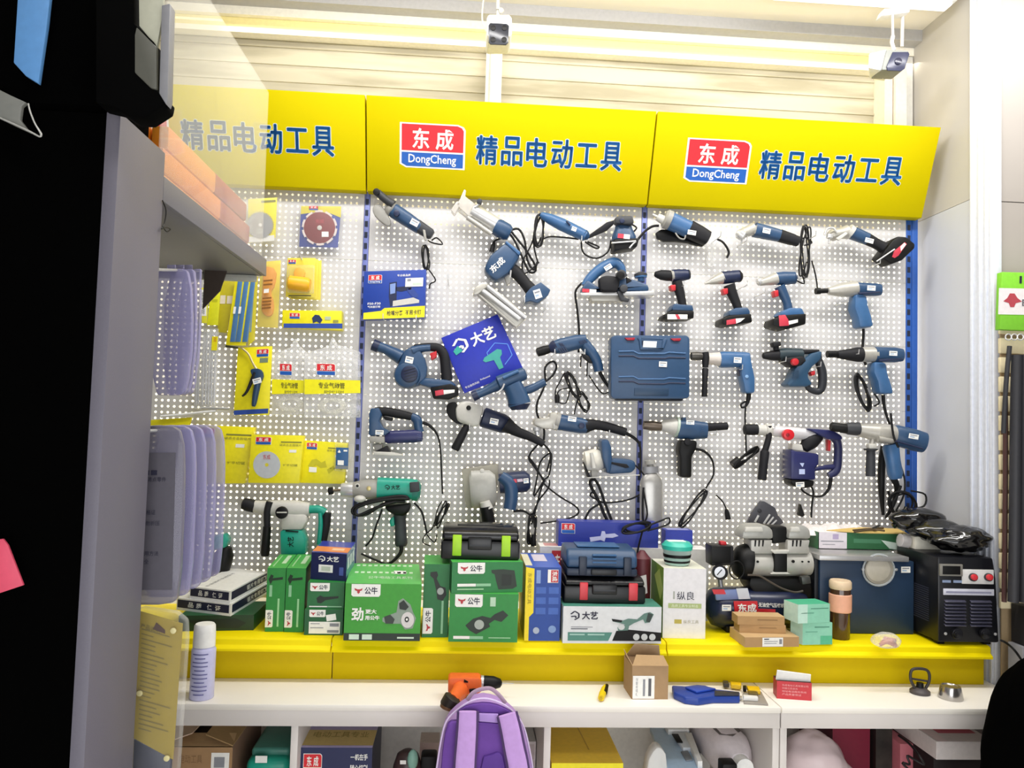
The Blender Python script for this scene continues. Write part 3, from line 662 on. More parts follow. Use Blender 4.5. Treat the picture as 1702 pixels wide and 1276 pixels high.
t = pistol(C, 'impact_driver', 'cordless impact driver with blue grip, third of the three cordless drivers', [la(C, (370, 620, 520, 580), [(0, 10), (.15, 26), (.3, 30), (.9, 50), (1, 52)])+(ALU,), la(C, (375, 610, 395, 602), [(0, 30), (1, 32)])+(STL,)],
    la(C, (515, 582, 665, 575), [(0, 50), (.4, 56), (1, 50)], TY, 20, .95)+(TB,), la(C, (655, 576, 680, 575), [(0, 50), (.5, 44), (1, 24)])+(TBD,),
    tb(C, (545, 640, 575, 700, 605, 770, 615, 830), [46, 40, 36, 38], TY, 4, 14, .9),
    sl(C, (520, 880, 540, 845, 600, 820, 690, 820, 715, 870, 700, 890, 600, 890), -.12, .09, .008)+(TBL,),
    [sl(C, (460, 910, 540, 880, 715, 868, 712, 950, 560, 990, 455, 960), -.13, .11, .006)+(BLK,), sl(C, (540, 870, 590, 865, 615, 905, 620, 950, 545, 955), -.133, .004, .0005)+(PINKR,), sl(C, (612, 915, 690, 900, 690, 925, 612, 945), -.132, .003, .0005)+(PAPER,)], grip=TB,
    trig=sl(C, (488, 680, 525, 675, 528, 725, 500, 730), -.1, .04, .004)); t.done()
t = T('impact_wrench', 'corded impact wrench with grey nose, hung just below the cordless angle grinder', 'power tool')
t.part('drive_socket', la(C, (830, 680, 945, 675), [(0, 26), (.3, 26), (.31, 20), (1, 20)]), BLK)
t.part('hammer_case', la(C, (920, 680, 1145, 660), [(0, 16), (.04, 30), (.5, 58), (.9, 64), (1, 64)]), ALU)
t.part('motor_body', la(C, (1140, 665, 1340, 670), [(0, 56), (.1, 56), (.8, 52), (.97, 46), (1, 28)], TY, 20, .95, .75), TB)
t.part('trim_line', sl(C, (1165, 690, 1330, 682, 1342, 690, 1170, 705), -.122, .01, .002), TBD)
t.part('grip', sl(C, (1110, 710, 1205, 720, 1215, 800, 1240, 880, 1260, 965, 1145, 975, 1135, 900, 1105, 820), -.11, .075, .014), TBL)
t.part('cord', tb(C, (1205, 975, 1205, 1030, 1198, 1130, 1205, 1200, 1225, 1260), 11, -.06), CORD)
tg(t, C, 1268, 655, 64, 38, -.122, 3); t.done()
# ---- third row
t = T('cordless_blower', 'blue cordless leaf blower with long nozzle, beside the tilted blue carton', 'power tool')
t.part('nozzle', [tb(D, (195, 250, 290, 285, 410, 350), [42, 40, 58], TY, 2, 16)+(TB,), tb(D, (188, 248, 235, 268), [46, 46], TY, 1, 16)+(TBD,)])
t.part('fan_housing', [disc(D, 460, 490, 105, -.12, .09, .02, 28)+(TB,), sl(D, (350, 520, 390, 400, 430, 290, 540, 255, 620, 400, 610, 520, 560, 580, 400, 590), -.1, .06, .014, 1)+(TB,)])
t.part('intake_grille', [disc(D, 475, 480, 66, -.128, .012, .004, 24)+(TBD,), vents(D, (430, 455, 520, 430), 5, 4, 22, -.131, 4)+(DGR,)])
t.part('handle', [tb(D, (520, 290, 600, 270, 700, 275, 745, 330, 760, 430, 770, 530), [44, 34, 36, 40, 42, 46], TY, 4, 14, .9)+(RUB,), tb(D, (500, 300, 560, 280, 640, 275), [40, 30, 28], -.085, 3)+(TB,)])
t.part('trigger', sl(D, (635, 320, 690, 300, 690, 350, 650, 375), -.1, .04, .004), RED, 'dark red trigger')
t.part('foot', sl(D, (540, 560, 600, 510, 790, 530, 850, 570, 800, 600, 640, 590), -.115, .07, .012), TB)
t.part('battery', [sl(D, (640, 590, 800, 560, 860, 590, 862, 650, 780, 680, 665, 675), -.125, .1, .006)+(BLK,), sl(D, (675, 612, 740, 600, 745, 640, 680, 652), -.127, .003, .0005)+(PINKR,), sl(D, (742, 605, 830, 602, 828, 625, 745, 640), -.127, .003, .0005)+(PAPER,)])
tg(t, D, 474, 368, 62, 50, -.115, 12); t.done()
t = T('tool_carton', 'blue carton tilted to the left with white lettering and a green dryer picture', 'carton')
q = D(725, 200, 1165, 15, 1370, 450, 905, 632)
t.part('carton', slab(q, -.052, .047, .002), M('#1f2fae', .45))
f = FP(q[0], q[1], q[3], -.0525)
logo_dy(t, f.sub(.12, .1, .86, .37), PAPER); t.ink(f.poly([(.1, .28), (.2, .22), (.25, .33), (.12, .36)], 3), M('#2fa89a', .5))
hx = M('#5a8fe8', .5)
for a, b in (((.6, .52), (.78, .42)), ((.78, .42), (.97, .52)), ((.97, .52), (.97, .72)), ((.97, .72), (.8, .82)), ((.6, .52), (.6, .6))):
    d = Vector((b[0]-a[0], b[1]-a[1], 0)); nn = Vector((-d.y, d.x, 0)).normalized()*.007
    t.ink(f.poly([(a[0]+nn.x, a[1]+nn.y), (b[0]+nn.x, b[1]+nn.y), (b[0]-nn.x, b[1]-nn.y), (a[0]-nn.x, a[1]-nn.y)], 1), hx)
t.ink(f.poly([(.49, .62), (.53, .58), (.78, .53), (.84, .57), (.82, .64), (.77, .68), (.76, .86), (.68, .86), (.66, .68), (.52, .66)], 2), M('#3fa59b', .5))
t.ink(f.text('专业级热风枪', .05, .9, .3, .94, 2), PAPER); t.ink(f.text('Professional', .33, .88, .5, .91, 2), PAPER); t.done()
t = T('blower', 'corded blue blower with round bag spout, in front of the tilted blue carton', 'power tool')
t.part('nozzle', [tb(D, (975, 655, 1080, 610, 1180, 560), [36, 34, 50], -.16, 3, 16)+(TB,), tb(D, (970, 658, 1010, 640), [40, 38], -.16, 1, 16)+(TBD,)])
t.part('fan_housing', [la(D, (1165, 560, 1390, 470), [(0, 30), (.05, 62), (.5, 60), (.95, 50), (1, 30)], -.17, 24, .9)+(TB,), tb(D, (1210, 510, 1330, 455), 14, -.2, 1)+(TBL,)])
t.part('motor_body', tb(D, (1280, 560, 1320, 650, 1340, 720), [78, 84, 92], -.165, 3, 18, .85, .85), TB)
t.part('motor_end', tb(D, (1335, 715, 1338, 760), [92, 60], -.165, 2, 18, .85, .85), TBD)
t.part('handle', tb(D, (1330, 620, 1420, 600, 1540, 540), [30, 34, 30], -.15, 3, 14), TB)
t.part('bag_clip', tb(D, (1160, 630, 1200, 600, 1220, 555), 8, -.2, 3), STL)
t.part('cord', [tb(D, (1535, 545, 1600, 490, 1630, 420, 1600, 380, 1540, 430, 1540, 560, 1480, 700, 1480, 800, 1530, 900, 1530, 1000), 9, -.06)], CORD); t.done()
t = T('impact_drill', 'slate blue impact drill with keyless chuck and knotted cord, left of the blue tool case', 'power tool')
t.part('chuck', la(E, (150, 265, 250, 235), [(0, 18), (.05, 34), (.6, 38), (1, 32)]), BLK)
t.part('gear_nose', la(E, (245, 240, 300, 215), [(0, 26), (.6, 48), (1, 54)]), TBD)
t.part('motor_body', la(E, (290, 225, 540, 165), [(0, 52), (.2, 62), (.7, 60), (1, 44)], TY, 20, .95, .75), TB)
t.part('vents', [vents(E, (325, 190, 345, 215), 3, 12, 0, -.125), vents(E, (320, 230, 350, 270), 4, 16, -4, -.125), vents(E, (485, 175, 500, 200), 4, 14, -4, -.12)], TBD)
t.part('grip', tb(E, (500, 170, 570, 250, 620, 330, 640, 410), [48, 46, 42, 40], TY, 4, 14, .9), TB)
t.part('trigger', sl(E, (500, 270, 560, 290, 590, 350, 560, 345, 510, 300), -.095, .03, .006), RUB)
t.part('cord', [tb(E, (645, 415, 680, 480, 720, 540), [16, 14, 9], -.06), coil((952, 640), 7, 24, -25, 5, 1.2, -.05, 12, [E(370, 420, 340, 480, 300, 560, 300, 640), E(480, 600, 460, 680, 445, 750), E(500, 290, 495, 380), E(550, 330, 545, 450), E(430, 540, 330, 560, 310, 640, 380, 660, 410, 560)]), coil((970, 668), 8, 18, -20, 3, 1.2, -.05, 13, [E(560, 440, 660, 580, 720, 570)]), la(E, (312, 590, 312, 660), [(0, 14), (.3, 22), (1, 18)], -.05)], CORD)
t.part('plug_pin', join(tb(E, (304, 660, 304, 695), 5, -.05, 1), tb(E, (322, 660, 322, 695), 5, -.05, 1)), STL); t.done()
t = T('tool_case', 'flat blue plastic tool case hung upright on two hooks over the middle upright', 'tool case')
t.part('shell', [slab(rrect(1013, 558.5, 1142.5, 663, 7), -.15, .07, .012)+(TB,), slab(rrect(1015, 560, 1141, 663, 7), -.075, .05, .008)+(TB2,)])
t.part('handle', [sl(E, (935, 150, 965, 145, 975, 165, 975, 225, 1130, 230, 1135, 170, 1160, 150, 1175, 165, 1150, 235, 1120, 250, 960, 245, 950, 170), -.155, .02, .004)+(TB,), sl(E, (965, 140, 1140, 150, 1140, 172, 965, 166), -.152, .03, .006)+(TB,), sl(E, (990, 172, 1095, 176, 1090, 225, 985, 222), -.152, .003, .0005)+(M('#e9eef0', .5),), sl(E, (968, 168, 990, 170, 985, 205, 968, 205), -.152, .003, .0005)+(M('#0f1e3c', .5),)])
for a, b in (((835, 150), (920, 170)), ((1195, 155), (1280, 175))):
    t.part('latch', sl(E, (a[0], a[1], b[0], a[1]-2, b[0]-8, b[1], a[0]+25, b[1]), -.158, .03, .003), M('#a51f30', .4), 'dark red latch')
for y in (0, 200):
    t.part('rib', [tb(E, (795, 255+y, 910, 252+y, 950, 272+y, 1155, 272+y, 1190, 262+y, 1320, 270+y), 7, -.151, 1, 8)+(TBL,), tb(E, (795, 290+y, 910, 290+y, 950, 308+y, 1155, 310+y, 1190, 302+y, 1320, 305+y), 6, -.1505, 1, 8)+(TBD,)])
t.part('recess', sl(E, (920, 540, 1190, 545, 1185, 600, 915, 600), -.153, .006, .002), TB2)
t.part('foot_strip', sl(E, (770, 625, 1290, 630, 1285, 645, 770, 640), -.13, .05, .003), M('#151a26', .5))
tg(t, E, 1143, 355, 62, 42, -.152, 3); t.done()
t = T('hammer_drill', 'blue hammer drill with black side handle, right of the blue tool case', 'power tool')
t.part('chuck', la(E, (1362, 292, 1450, 292), [(0, 14), (.02, 32), (.5, 36), (1, 32)]), M('#55524e', .35, .6))
t.part('collar', tb(E, (1475, 260, 1478, 300, 1475, 380), [26, 30, 24], -.085, 3), RUB)
t.part('side_handle', la(E, (1475, 385, 1468, 610), [(0, 18), (.05, 26), (.5, 22), (.97, 24), (1, 22)], -.085), RUB)
t.part('gear_housing', la(E, (1495, 312, 1590, 315), [(0, 44), (.5, 50), (1, 58)], TY, 20), M('#cfc6be', .4))
t.part('motor_body', la(G, (72, 225, 300, 225), [(0, 60), (.1, 66), (.85, 62), (1, 56)], TY, 20, .95, .7), TBL)
t.part('grip', sl(G, (225, 190, 300, 185, 315, 270, 335, 370, 335, 490, 255, 490, 245, 420, 225, 340), -.11, .07, .012), TBL)
t.part('trigger', sl(G, (215, 300, 240, 320, 245, 370, 222, 345), -.095, .035, .004), TBD)
t.part('lock_button', disc(G, 288, 358, 14, -.115, .01), M('#7fa6d0', .4))
t.part('cord', [tb(G, (305, 490, 300, 540, 280, 590, 250, 600, 245, 575, 275, 555, 290, 560), [20, 18, 10, 8, 8, 8, 8], -.07), tb(G, (280, 590, 276, 680, 280, 800, 285, 960), 7, -.045)], CORD)
tg(t, G, 218, 228, 60, 44, -.127, 3); t.done()
t = T('cordless_rotary_hammer', 'cordless rotary hammer with black nose and red dial, right of the hammer drill', 'power tool')
t.part('chuck', la(G, (412, 195, 545, 190), [(0, 14), (.05, 24), (.5, 40), (1, 44)]), RUB)
t.part('barrel', la(G, (535, 185, 720, 185), [(0, 46), (.3, 54), (1, 50)]), M('#22343c', .5))
t.part('side_handle_knob', [tb(G, (520, 150, 515, 100), [22, 26], -.085, 2), sl(G, (480, 92, 545, 85, 548, 120, 490, 130), -.11, .04, .005)], RUB)
t.part('gear_housing', sl(G, (560, 215, 700, 200, 740, 240, 690, 290, 620, 280, 560, 240), -.115, .08, .01), RUB)
t.part('mode_dial', disc(G, 664, 243, 28, -.135, .025, .004), RED, 'red mode dial')
t.part('motor_body', sl(G, (690, 240, 770, 180, 850, 160, 845, 230, 780, 280, 745, 330, 745, 370, 780, 420, 730, 440, 600, 440, 575, 420, 620, 360, 640, 300), -.115, .08, .012), M('#274a68', .45))
t.part('handle', [tb(G, (850, 165, 850, 220, 880, 320, 880, 430, 850, 475, 780, 455, 760, 420), [26, 32, 36, 34, 28, 24, 22], TY, 4, 12, .9)+(M('#22252c', .5),), tb(G, (730, 165, 855, 158), [22, 14], -.09, 2)+(RUB,)])
t.part('trigger', sl(G, (775, 325, 815, 310, 815, 345, 790, 355), -.1, .035, .004), RED, 'red trigger')
t.part('vents', vents(G, (640, 315, 700, 310), 5, 0, 14, -.119, 3), TBD); t.done()
t = T('impact_wrench', 'corded impact wrench with black rubber nose boot, below the grey-nosed wrench', 'power tool')
t.part('drive_socket', la(G, (920, 182, 1010, 182), [(0, 28), (.9, 28), (1, 24)]), BLK)
t.part('rubber_boot', la(G, (1000, 185, 1195, 185), [(0, 30), (.3, 42), (.8, 60), (1, 60)]), RUB)
t.part('hammer_case', la(G, (1190, 185, 1300, 185), [(0, 60), (1, 62)]), ALU)
t.part('motor_body', la(G, (1285, 185, 1515, 190), [(0, 64), (.7, 62), (.95, 52), (1, 34)], TY, 20, .95, .75), TB)
t.part('trim_line', sl(G, (1330, 222, 1505, 215, 1512, 225, 1330, 240), -.128, .01, .002), TBD)
t.part('grip', sl(G, (1255, 245, 1355, 250, 1365, 330, 1395, 420, 1415, 498, 1300, 495, 1285, 400, 1255, 330), -.11, .075, .014), TBL)
t.part('cord', [tb(G, (1360, 500, 1370, 600, 1400, 700, 1425, 760), [15, 12, 10, 9], -.06), coil((1434, 652), 8, 33, -17, 6, 1.5, -.05, 21, [G(1290, 490, 1330, 560, 1290, 590)])], CORD)
tg(t, G, 1440, 175, 62, 36, -.128, 3); t.done()
# ---- fourth row
t = T('jigsaw', 'blue jigsaw with black looped handle, lower left of the middle pegboard', 'power tool')
t.part('front_housing', sl(D, (165, 900, 165, 790, 180, 750, 240, 745, 265, 800, 245, 850, 275, 900, 330, 930, 290, 960, 180, 965, 162, 955), -.115, .08, .012), TB)
t.part('handle', [tb(D, (205, 770, 300, 775, 400, 795, 500, 815), [32, 36, 36, 30], TY, 4, 14, .9)+(RUB,), tb(D, (490, 810, 535, 840, 545, 900, 560, 940), [30, 38, 34, 34], TY, 4, 14, .9)+(TB,)])
t.part('trigger', sl(D, (260, 805, 350, 825, 340, 850, 285, 840), -.095, .03, .004), BLK)
t.part('motor_body', la(D, (285, 975, 580, 965), [(0, 44), (.1, 50), (.8, 52), (.97, 44), (1, 30)], TY, 20, .9, .75), NAVY)
t.part('vents', vents(D, (535, 955, 578, 950), 5, 0, 14, -.121, 3), M('#8fa3c8', .5))
t.part('gear_plate', sl(D, (165, 965, 285, 970, 285, 1020, 165, 1015), -.117, .075, .004), GRY)
t.part('blade_clamp', [sl(D, (190, 1030, 265, 1025, 265, 1070, 210, 1085), -.09, .04, .003)+(GRY,), tb(D, (172, 1025, 170, 1115), 8, -.07, 1)+(STL,)])
t.part('base_plate', [sl(D, (195, 1085, 330, 1090, 420, 1108, 420, 1120, 200, 1112), -.11, .07, .002)+(LGR,), sl(D, (200, 1090, 300, 1040, 330, 1095, 220, 1110), -.1, .05, .004)+(RUB,)])
t.part('cord', [tb(D, (580, 860, 640, 890, 700, 970, 720, 1100, 725, 1200, 735, 1420), [13, 12, 8, 7, 7, 7], -.06), coil((734, 855), 5, 24, 24, 4, 1.1, -.05, 31, [K(920, 440, 885, 500, 850, 640, 790, 700, 770, 760, 830, 790), K(800, 700, 860, 760, 880, 700)])], CORD)
tg(t, D, 240, 938, 64, 36, -.117, 2); t.done()
t = T('angle_grinder', 'large angle grinder with black wheel guard and side handle, right of the jigsaw', 'power tool')
t.part('wheel_guard', sl(D, (770, 720, 800, 700, 850, 700, 850, 780, 880, 840, 930, 865, 860, 880, 790, 830, 762, 770), -.1, .04, .006, 1), BLK)
t.part('gear_head', sl(D, (840, 800, 835, 750, 870, 700, 945, 690, 1060, 740, 1020, 890, 965, 895, 850, 850), -.125, .1, .016), LGR)
t.part('spindle_lock', disc(D, 940, 745, 19, -.13, .01), BLK)
t.part('motor_body', la(D, (1045, 815, 1245, 880), [(0, 66), (.05, 80), (.8, 76), (1, 66)], TY, 20, .9, .8), TBD)
t.part('rear_grip', tb(D, (1230, 875, 1320, 930, 1430, 975, 1530, 1030), [64, 42, 34, 28], -.125, 4, 14, .9), RUB)
t.part('side_handle', [la(D, (945, 850, 830, 1075), [(0, 12), (.12, 14), (.13, 28), (.5, 32), (.95, 34), (1, 28)], -.1)+(RUB,), la(D, (960, 840, 935, 890), [(0, 16), (1, 16)], -.1)+(M('#b9a97a', .4),)])
t.part('cord', tb(E, (180, 960, 240, 1020, 260, 1080, 230, 1200), 8, -.06), CORD)
tg(t, D, 1140, 852, 66, 46, -.127, 12); t.done()
t = T('polisher', 'blue polisher with grey head and long black grip, below the knotted cord', 'power tool')
t.part('gear_head', [sl(E, (120, 830, 125, 785, 240, 770, 250, 735, 300, 730, 330, 800, 310, 870, 190, 860), -.11, .08, .008)+(ALU,), la(E, (150, 850, 155, 915), [(0, 34), (.4, 36), (.5, 26), (1, 26)], -.085)+(STL,)])
t.part('flange', la(E, (295, 800, 325, 808), [(0, 72), (1, 72)], TY), GRY)
t.part('motor_body', la(E, (315, 808, 545, 845), [(0, 64), (.8, 62), (1, 54)], TY, 20, .9, .8), TB)
t.part('switch', disc(E, 505, 838, 24, -.128, .01), TBD)
t.part('rear_grip', tb(E, (530, 840, 610, 830, 720, 850, 850, 890), [60, 42, 38, 34], TY, 4, 14, .9), RUB)
t.part('cord', [tb(E, (850, 895, 930, 945, 965, 1010, 965, 1170, 960, 1240), [14, 12, 9, 8, 8], -.055), tb(E, (175, 970, 90, 1080, 140, 1170, 220, 1276), 8, -.05), tb(I, (210, 270, 130, 400, 150, 280, 180, 130, 260, 60, 265, 130, 245, 240, 200, 280, 240, 330, 330, 400, 470, 490, 460, 550, 330, 590, 180, 610), 7, -.05), tb(I, (250, 270, 245, 330, 170, 430, 120, 540), 7, -.05), tb(I, (215, 275, 180, 360, 140, 520, 110, 620), 7, -.05), tb(I, (90, 90, 140, 160, 200, 270), 7, -.05), coil((884, 880), 6, 26, 3, 5, 1.2, -.05, 33), la(I, (125, 700, 128, 790), [(0, 14), (.4, 22), (1, 20)], -.06)], CORD)
tg(t, E, 430, 785, 64, 38, -.122, 8); t.done()
t = T('mixer_drill', 'blue mixer drill with black grip and black stub handle, left of the red-knob hammer', 'power tool')
t.part('chuck', la(E, (985, 832, 1130, 845), [(0, 14), (.03, 32), (.5, 40), (1, 34)]), M('#6a5f55', .35, .6))
t.part('gear_housing', [la(E, (1125, 835, 1245, 850), [(0, 30), (.2, 44), (.6, 56), (1, 72)])+(LGR,), la(E, (1240, 845, 1258, 848), [(0, 80), (1, 80)])+(M('#b9c9ba', .4),)])
t.part('motor_body', la(E, (1250, 865, 1480, 875), [(0, 76), (.5, 78), (1, 66)], TY, 20, .9, .7), TB)
t.part('top_button', sl(E, (1288, 772, 1318, 770, 1318, 800, 1288, 800), -.09, .03, .003), TB)
t.part('rear_stub', la(E, (1480, 850, 1648, 840), [(0, 40), (.1, 34), (1, 30)], -.07), RUB)
t.part('vents', vents(E, (1440, 850, 1470, 842), 4, 0, 16, -.13, 3), TBD)
t.part('grip', [sl(E, (1270, 950, 1400, 955, 1390, 1020, 1355, 1080, 1355, 1245, 1265, 1240, 1265, 1080, 1250, 1040), -.11, .07, .012)+(BLK,), disc(E, 1335, 965, 26, -.12, .02)+(RUB,)])
t.part('cord', [tb(E, (1395, 1020, 1470, 1040, 1530, 1110, 1540, 1220, 1490, 1310, 1480, 1330), [12, 11, 8, 7, 7, 7], -.06), coil((1152, 845), 6, 36, 34, 4, 1.2, -.05, 35, [I(1560, 390, 1610, 440, 1640, 500, 1655, 550)])], CORD)
t.part('plug', la(I, (1640, 500, 1655, 580), [(0, 12), (.4, 20), (1, 22)], -.05), CORD)
tg(t, E, 1358, 812, 62, 32, -.13, 3); t.done()
t = T('marble_cutter', 'marble cutter with grey blade cover and blue back handle, below the polisher', 'power tool')
t.part('blade_cover', [la(E, (520, 1120, 680, 1100), [(0, 40), (.08, 78), (.6, 92), (.9, 70), (1, 60)], TY, 22, .8)+(M('#dcd8cc', .4),), tb(E, (580, 1050, 600, 1170), [14, 18], -.13, 2)+(LGR,)])
t.part('body', sl(E, (640, 950, 700, 940, 725, 1010, 730, 1090, 720, 1190, 690, 1215, 650, 1080), -.13, .1, .014), TB)
t.part('motor_body', sl(E, (700, 1110, 740, 1090, 880, 1100, 912, 1120, 915, 1170, 880, 1205, 700, 1215), -.12, .085, .016), TB)
t.part('grip_groove', sl(E, (725, 1120, 860, 1140, 880, 1165, 850, 1170, 730, 1135), -.123, .006, .002), RUB)
t.part('base_plate', [tb(E, (550, 1248, 960, 1225), 4, -.12, 1)+(LGR,), sl(E, (515, 1120, 545, 1240, 575, 1245, 530, 1150), -.1, .04, .003)+(RUB,), sl(E, (575, 1180, 625, 1180, 625, 1245, 580, 1245), -.1, .03, .003)+(GRY,)])
t.part('cord', [tb(I, (905, 140, 960, 190, 1010, 260, 1000, 330, 970, 380, 860, 430, 700, 450, 630, 430, 570, 390, 600, 360), 7, -.06), tb(I, (600, 260, 570, 300, 640, 440, 700, 580, 760, 650), 13, -.06), tb(I, (600, 260, 640, 320, 690, 460, 760, 640), 11, -.07), tb(I, (990, 330, 985, 420, 985, 560, 1000, 640), 8, -.12), tb(I, (990, 360, 1020, 540, 985, 620), 7, -.12), tb(I, (640, 460, 560, 520, 520, 640, 525, 780), [9, 9, 10, 14], -.09), coil((1058, 877), 22, 8, -10, 4, 1.6, -.2, 41, [I(1000, 640, 1130, 590, 1190, 570, 1180, 620, 1020, 670), I(980, 680, 950, 800, 935, 900)])], CORD); t.done()
t = T('rotary_hammer', 'navy rotary hammer with red round knob and silver barrel, beside the big wrench', 'power tool')
t.part('chuck', la(J, (262, 158, 370, 160), [(0, 16), (.1, 42), (.5, 46), (1, 44)]), RUB)
t.part('barrel', [la(J, (365, 162, 480, 165), [(0, 42), (.6, 44), (.62, 52), (1, 52)])+(LGR,), la(J, (480, 168, 840, 205), [(0, 44), (.5, 48), (1, 44)], TY, 20)+(M('#d9d7da', .3, .2),)])
t.part('side_handle', [tb(J, (465, 130, 462, 220, 430, 330), [22, 24, 26], -.09, 3)+(RUB,), la(J, (432, 325, 408, 555), [(0, 30), (.05, 36), (.5, 34), (.97, 36), (1, 30)], -.09)+(RUB,)])
t.part('depth_knob', disc(J, 612, 200, 44, -.14, .03, .006, 24), M('#d0202c', .35), 'round red knob')
t.part('knob_hub', disc(J, 612, 200, 14, -.144, .006), M('#8c1620', .4))
t.part('top_housing', sl(J, (740, 150, 940, 162, 1010, 205, 1020, 240, 900, 235, 830, 200), -.115, .07, .01), NAVY)
t.part('bellow', tb(J, (860, 205, 790, 250, 735, 310), [44, 66, 40], TY, 3, 14), RUB)
t.part('side_plate', sl(J, (630, 265, 705, 275, 720, 330, 625, 315), -.115, .05, .005), LGR)
t.part('motor_body', sl(J, (600, 310, 640, 325, 820, 345, 820, 430, 790, 460, 795, 550, 600, 545), -.125, .1, .01), NAVY)
t.part('motor_cap', sl(J, (605, 545, 790, 555, 780, 600, 720, 615, 640, 605, 605, 580), -.12, .09, .008), BLK)
t.part('handle', [tb(J, (970, 215, 1000, 260, 1005, 360, 990, 480, 930, 520), [36, 34, 34, 34, 26], TY, 4, 14, .9)+(M('#262a55', .45),), tb(J, (790, 480, 870, 460, 970, 450), [18, 18, 22], TY, 3)+(NAVY,), sl(J, (915, 235, 940, 245, 935, 330, 918, 325), -.1, .03, .003)+(RED,)])
t.part('cord', [tb(J, (950, 530, 935, 620, 880, 680, 800, 680, 740, 650, 715, 620), [16, 13, 9, 8, 8, 8], -.07), tb(J, (790, 600, 812, 650, 800, 760, 795, 850), 8, -.06), coil((1240, 760), 4, 26, 55, 5, 1.4, -.05, 43), la(J, (175, 440, 230, 400), [(0, 34), (1, 38)], -.05), sl(J, (705, 740, 735, 830, 715, 845, 690, 830), -.05, .03, .003)], CORD)
f = fz(J, (700, 470, 745, 470, 700, 510), -.1256); t.ink(f.rect(0, 0, 1, 1), M('#b8c4e8', .5)); t.ink(f.poly([(.1, -1.2), (.9, -1.2), (.7, -.6), (.6, -.4), (.45, -.6)], 1), M('#b8c4e8', .5))
tg(t, J, 708, 592, 66, 40, -.122, -3); t.done()
t = T('impact_wrench', 'big impact wrench with two grips reaching over the blue right-hand upright', 'power tool')
t.part('drive_socket', la(J, (950, 135, 1080, 155), [(0, 30), (.05, 36), (1, 40)], -.14), BLK)
t.part('rubber_collar', la(J, (1065, 150, 1165, 155), [(0, 40), (.2, 50), (1, 55)], -.14), DGR)
t.part('gear_housing', [la(J, (1155, 160, 1310, 185), [(0, 48), (.5, 60), (1, 74)], -.14)+(ALU,), la(J, (1300, 185, 1440, 200), [(0, 74), (.5, 82), (1, 76)], -.14)+(ALU,), tb(J, (1320, 230, 1430, 250), [24, 20], -.18, 1)+(ALU,)])
t.part('motor_body', la(J, (1425, 195, 1690, 265), [(0, 64), (.1, 84), (.7, 88), (.93, 84), (1, 50)], -.14, 22, .9, .8), TB)
t.part('trim_line', tb(J, (1460, 250, 1670, 310), 8, -.21, 1), TBD)
t.part('side_handle', [tb(J, (1280, 190, 1270, 300), [18, 22], -.15, 1)+(ALU,), sl(J, (1235, 270, 1300, 270, 1300, 310, 1240, 310), -.17, .03, .003)+(LGR,), la(J, (1262, 310, 1260, 525), [(0, 56), (.06, 52), (.08, 34), (.9, 38), (1, 36)], -.15)+(DGR,)])
t.part('grip', la(J, (1415, 275, 1460, 545), [(0, 50), (.1, 62), (.5, 56), (.85, 58), (1, 44)], -.14, 20, .9, .8), TBL)
t.part('cord', [tb(J, (1440, 540, 1470, 620, 1440, 740), [28, 22, 14], -.08), tb(J, (1365, 290, 1350, 420, 1345, 560, 1350, 700, 1360, 830), [26, 30, 28, 20, 12], -.06), coil((1500, 838), 26, 22, 30, 5, 1.6, -.15, 47, [J(1500, 450, 1530, 560, 1520, 680, 1460, 800), J(1580, 640, 1690, 670, 1680, 760, 1560, 780), J(1570, 880, 1580, 940, 1660, 970), J(1480, 820, 1470, 900, 1450, 940)]), tb(J, (1400, 640, 1420, 760, 1380, 850, 1440, 760, 1500, 600), 10, -.14), tb(J, (1420, 30, 1440, 200, 1480, 300), 9, -.2)], CORD)
tg(t, J, 1600, 213, 76, 38, -.212, 10); t.done()
# ---- fifth row
t = T('polisher_drill', 'green drill with grey gearbox and dark pistol grip, above the big green carton', 'power tool')
t.part('drive_shaft', [la(K, (35, 355, 130, 350), [(0, 14), (.25, 14), (.26, 10), (1, 10)])+(M('#7a6f5c', .3, .7),), la(K, (28, 360, 65, 355), [(0, 28), (1, 28)])+(BLK,)])
t.part('gear_housing', [la(K, (130, 350, 225, 350), [(0, 52), (.3, 58), (1, 60)])+(STL,), la(K, (215, 350, 420, 345), [(0, 58), (.4, 76), (.8, 74), (1, 70)])+(GRY,), ball(K(275, 420)[0][0], K(275, 420)[0][1], 10, 6, -.12)+(LGR,)])
t.part('screw', [disc(K, 255, 318, 20, -.135, .01)+(LGR,), disc(K, 255, 318, 11, -.138, .005)+(BLK,), disc(K, 345, 338, 18, -.135, .01)+(M('#c9b980', .3, .4),)])
t.part('motor_body', la(K, (415, 335, 735, 345), [(0, 84), (.3, 82), (.8, 80), (.97, 74), (1, 50)], TY, 22, .85, .7), TEAL)
t.part('motor_end', [la(K, (690, 355, 752, 360), [(0, 78), (.7, 78), (1, 50)], TY, 20, .85, .7)+(M('#1a7f70', .45),), sl(K, (665, 290, 740, 285, 745, 360, 670, 370), -.13, .02, .004)+(DGR,)])
t.part('grip', [sl(K, (470, 470, 680, 450, 670, 510, 630, 550, 560, 545, 490, 510), -.11, .07, .014)+(BLK,), la(K, (590, 530, 600, 790), [(0, 54), (.2, 44), (.7, 46), (.92, 50), (1, 40)], TY, 18, .9, .85)+(DGR,)])
t.part('trigger', sl(K, (510, 580, 545, 550, 550, 630, 515, 635), -.095, .035, .005), TEAL, 'teal trigger')
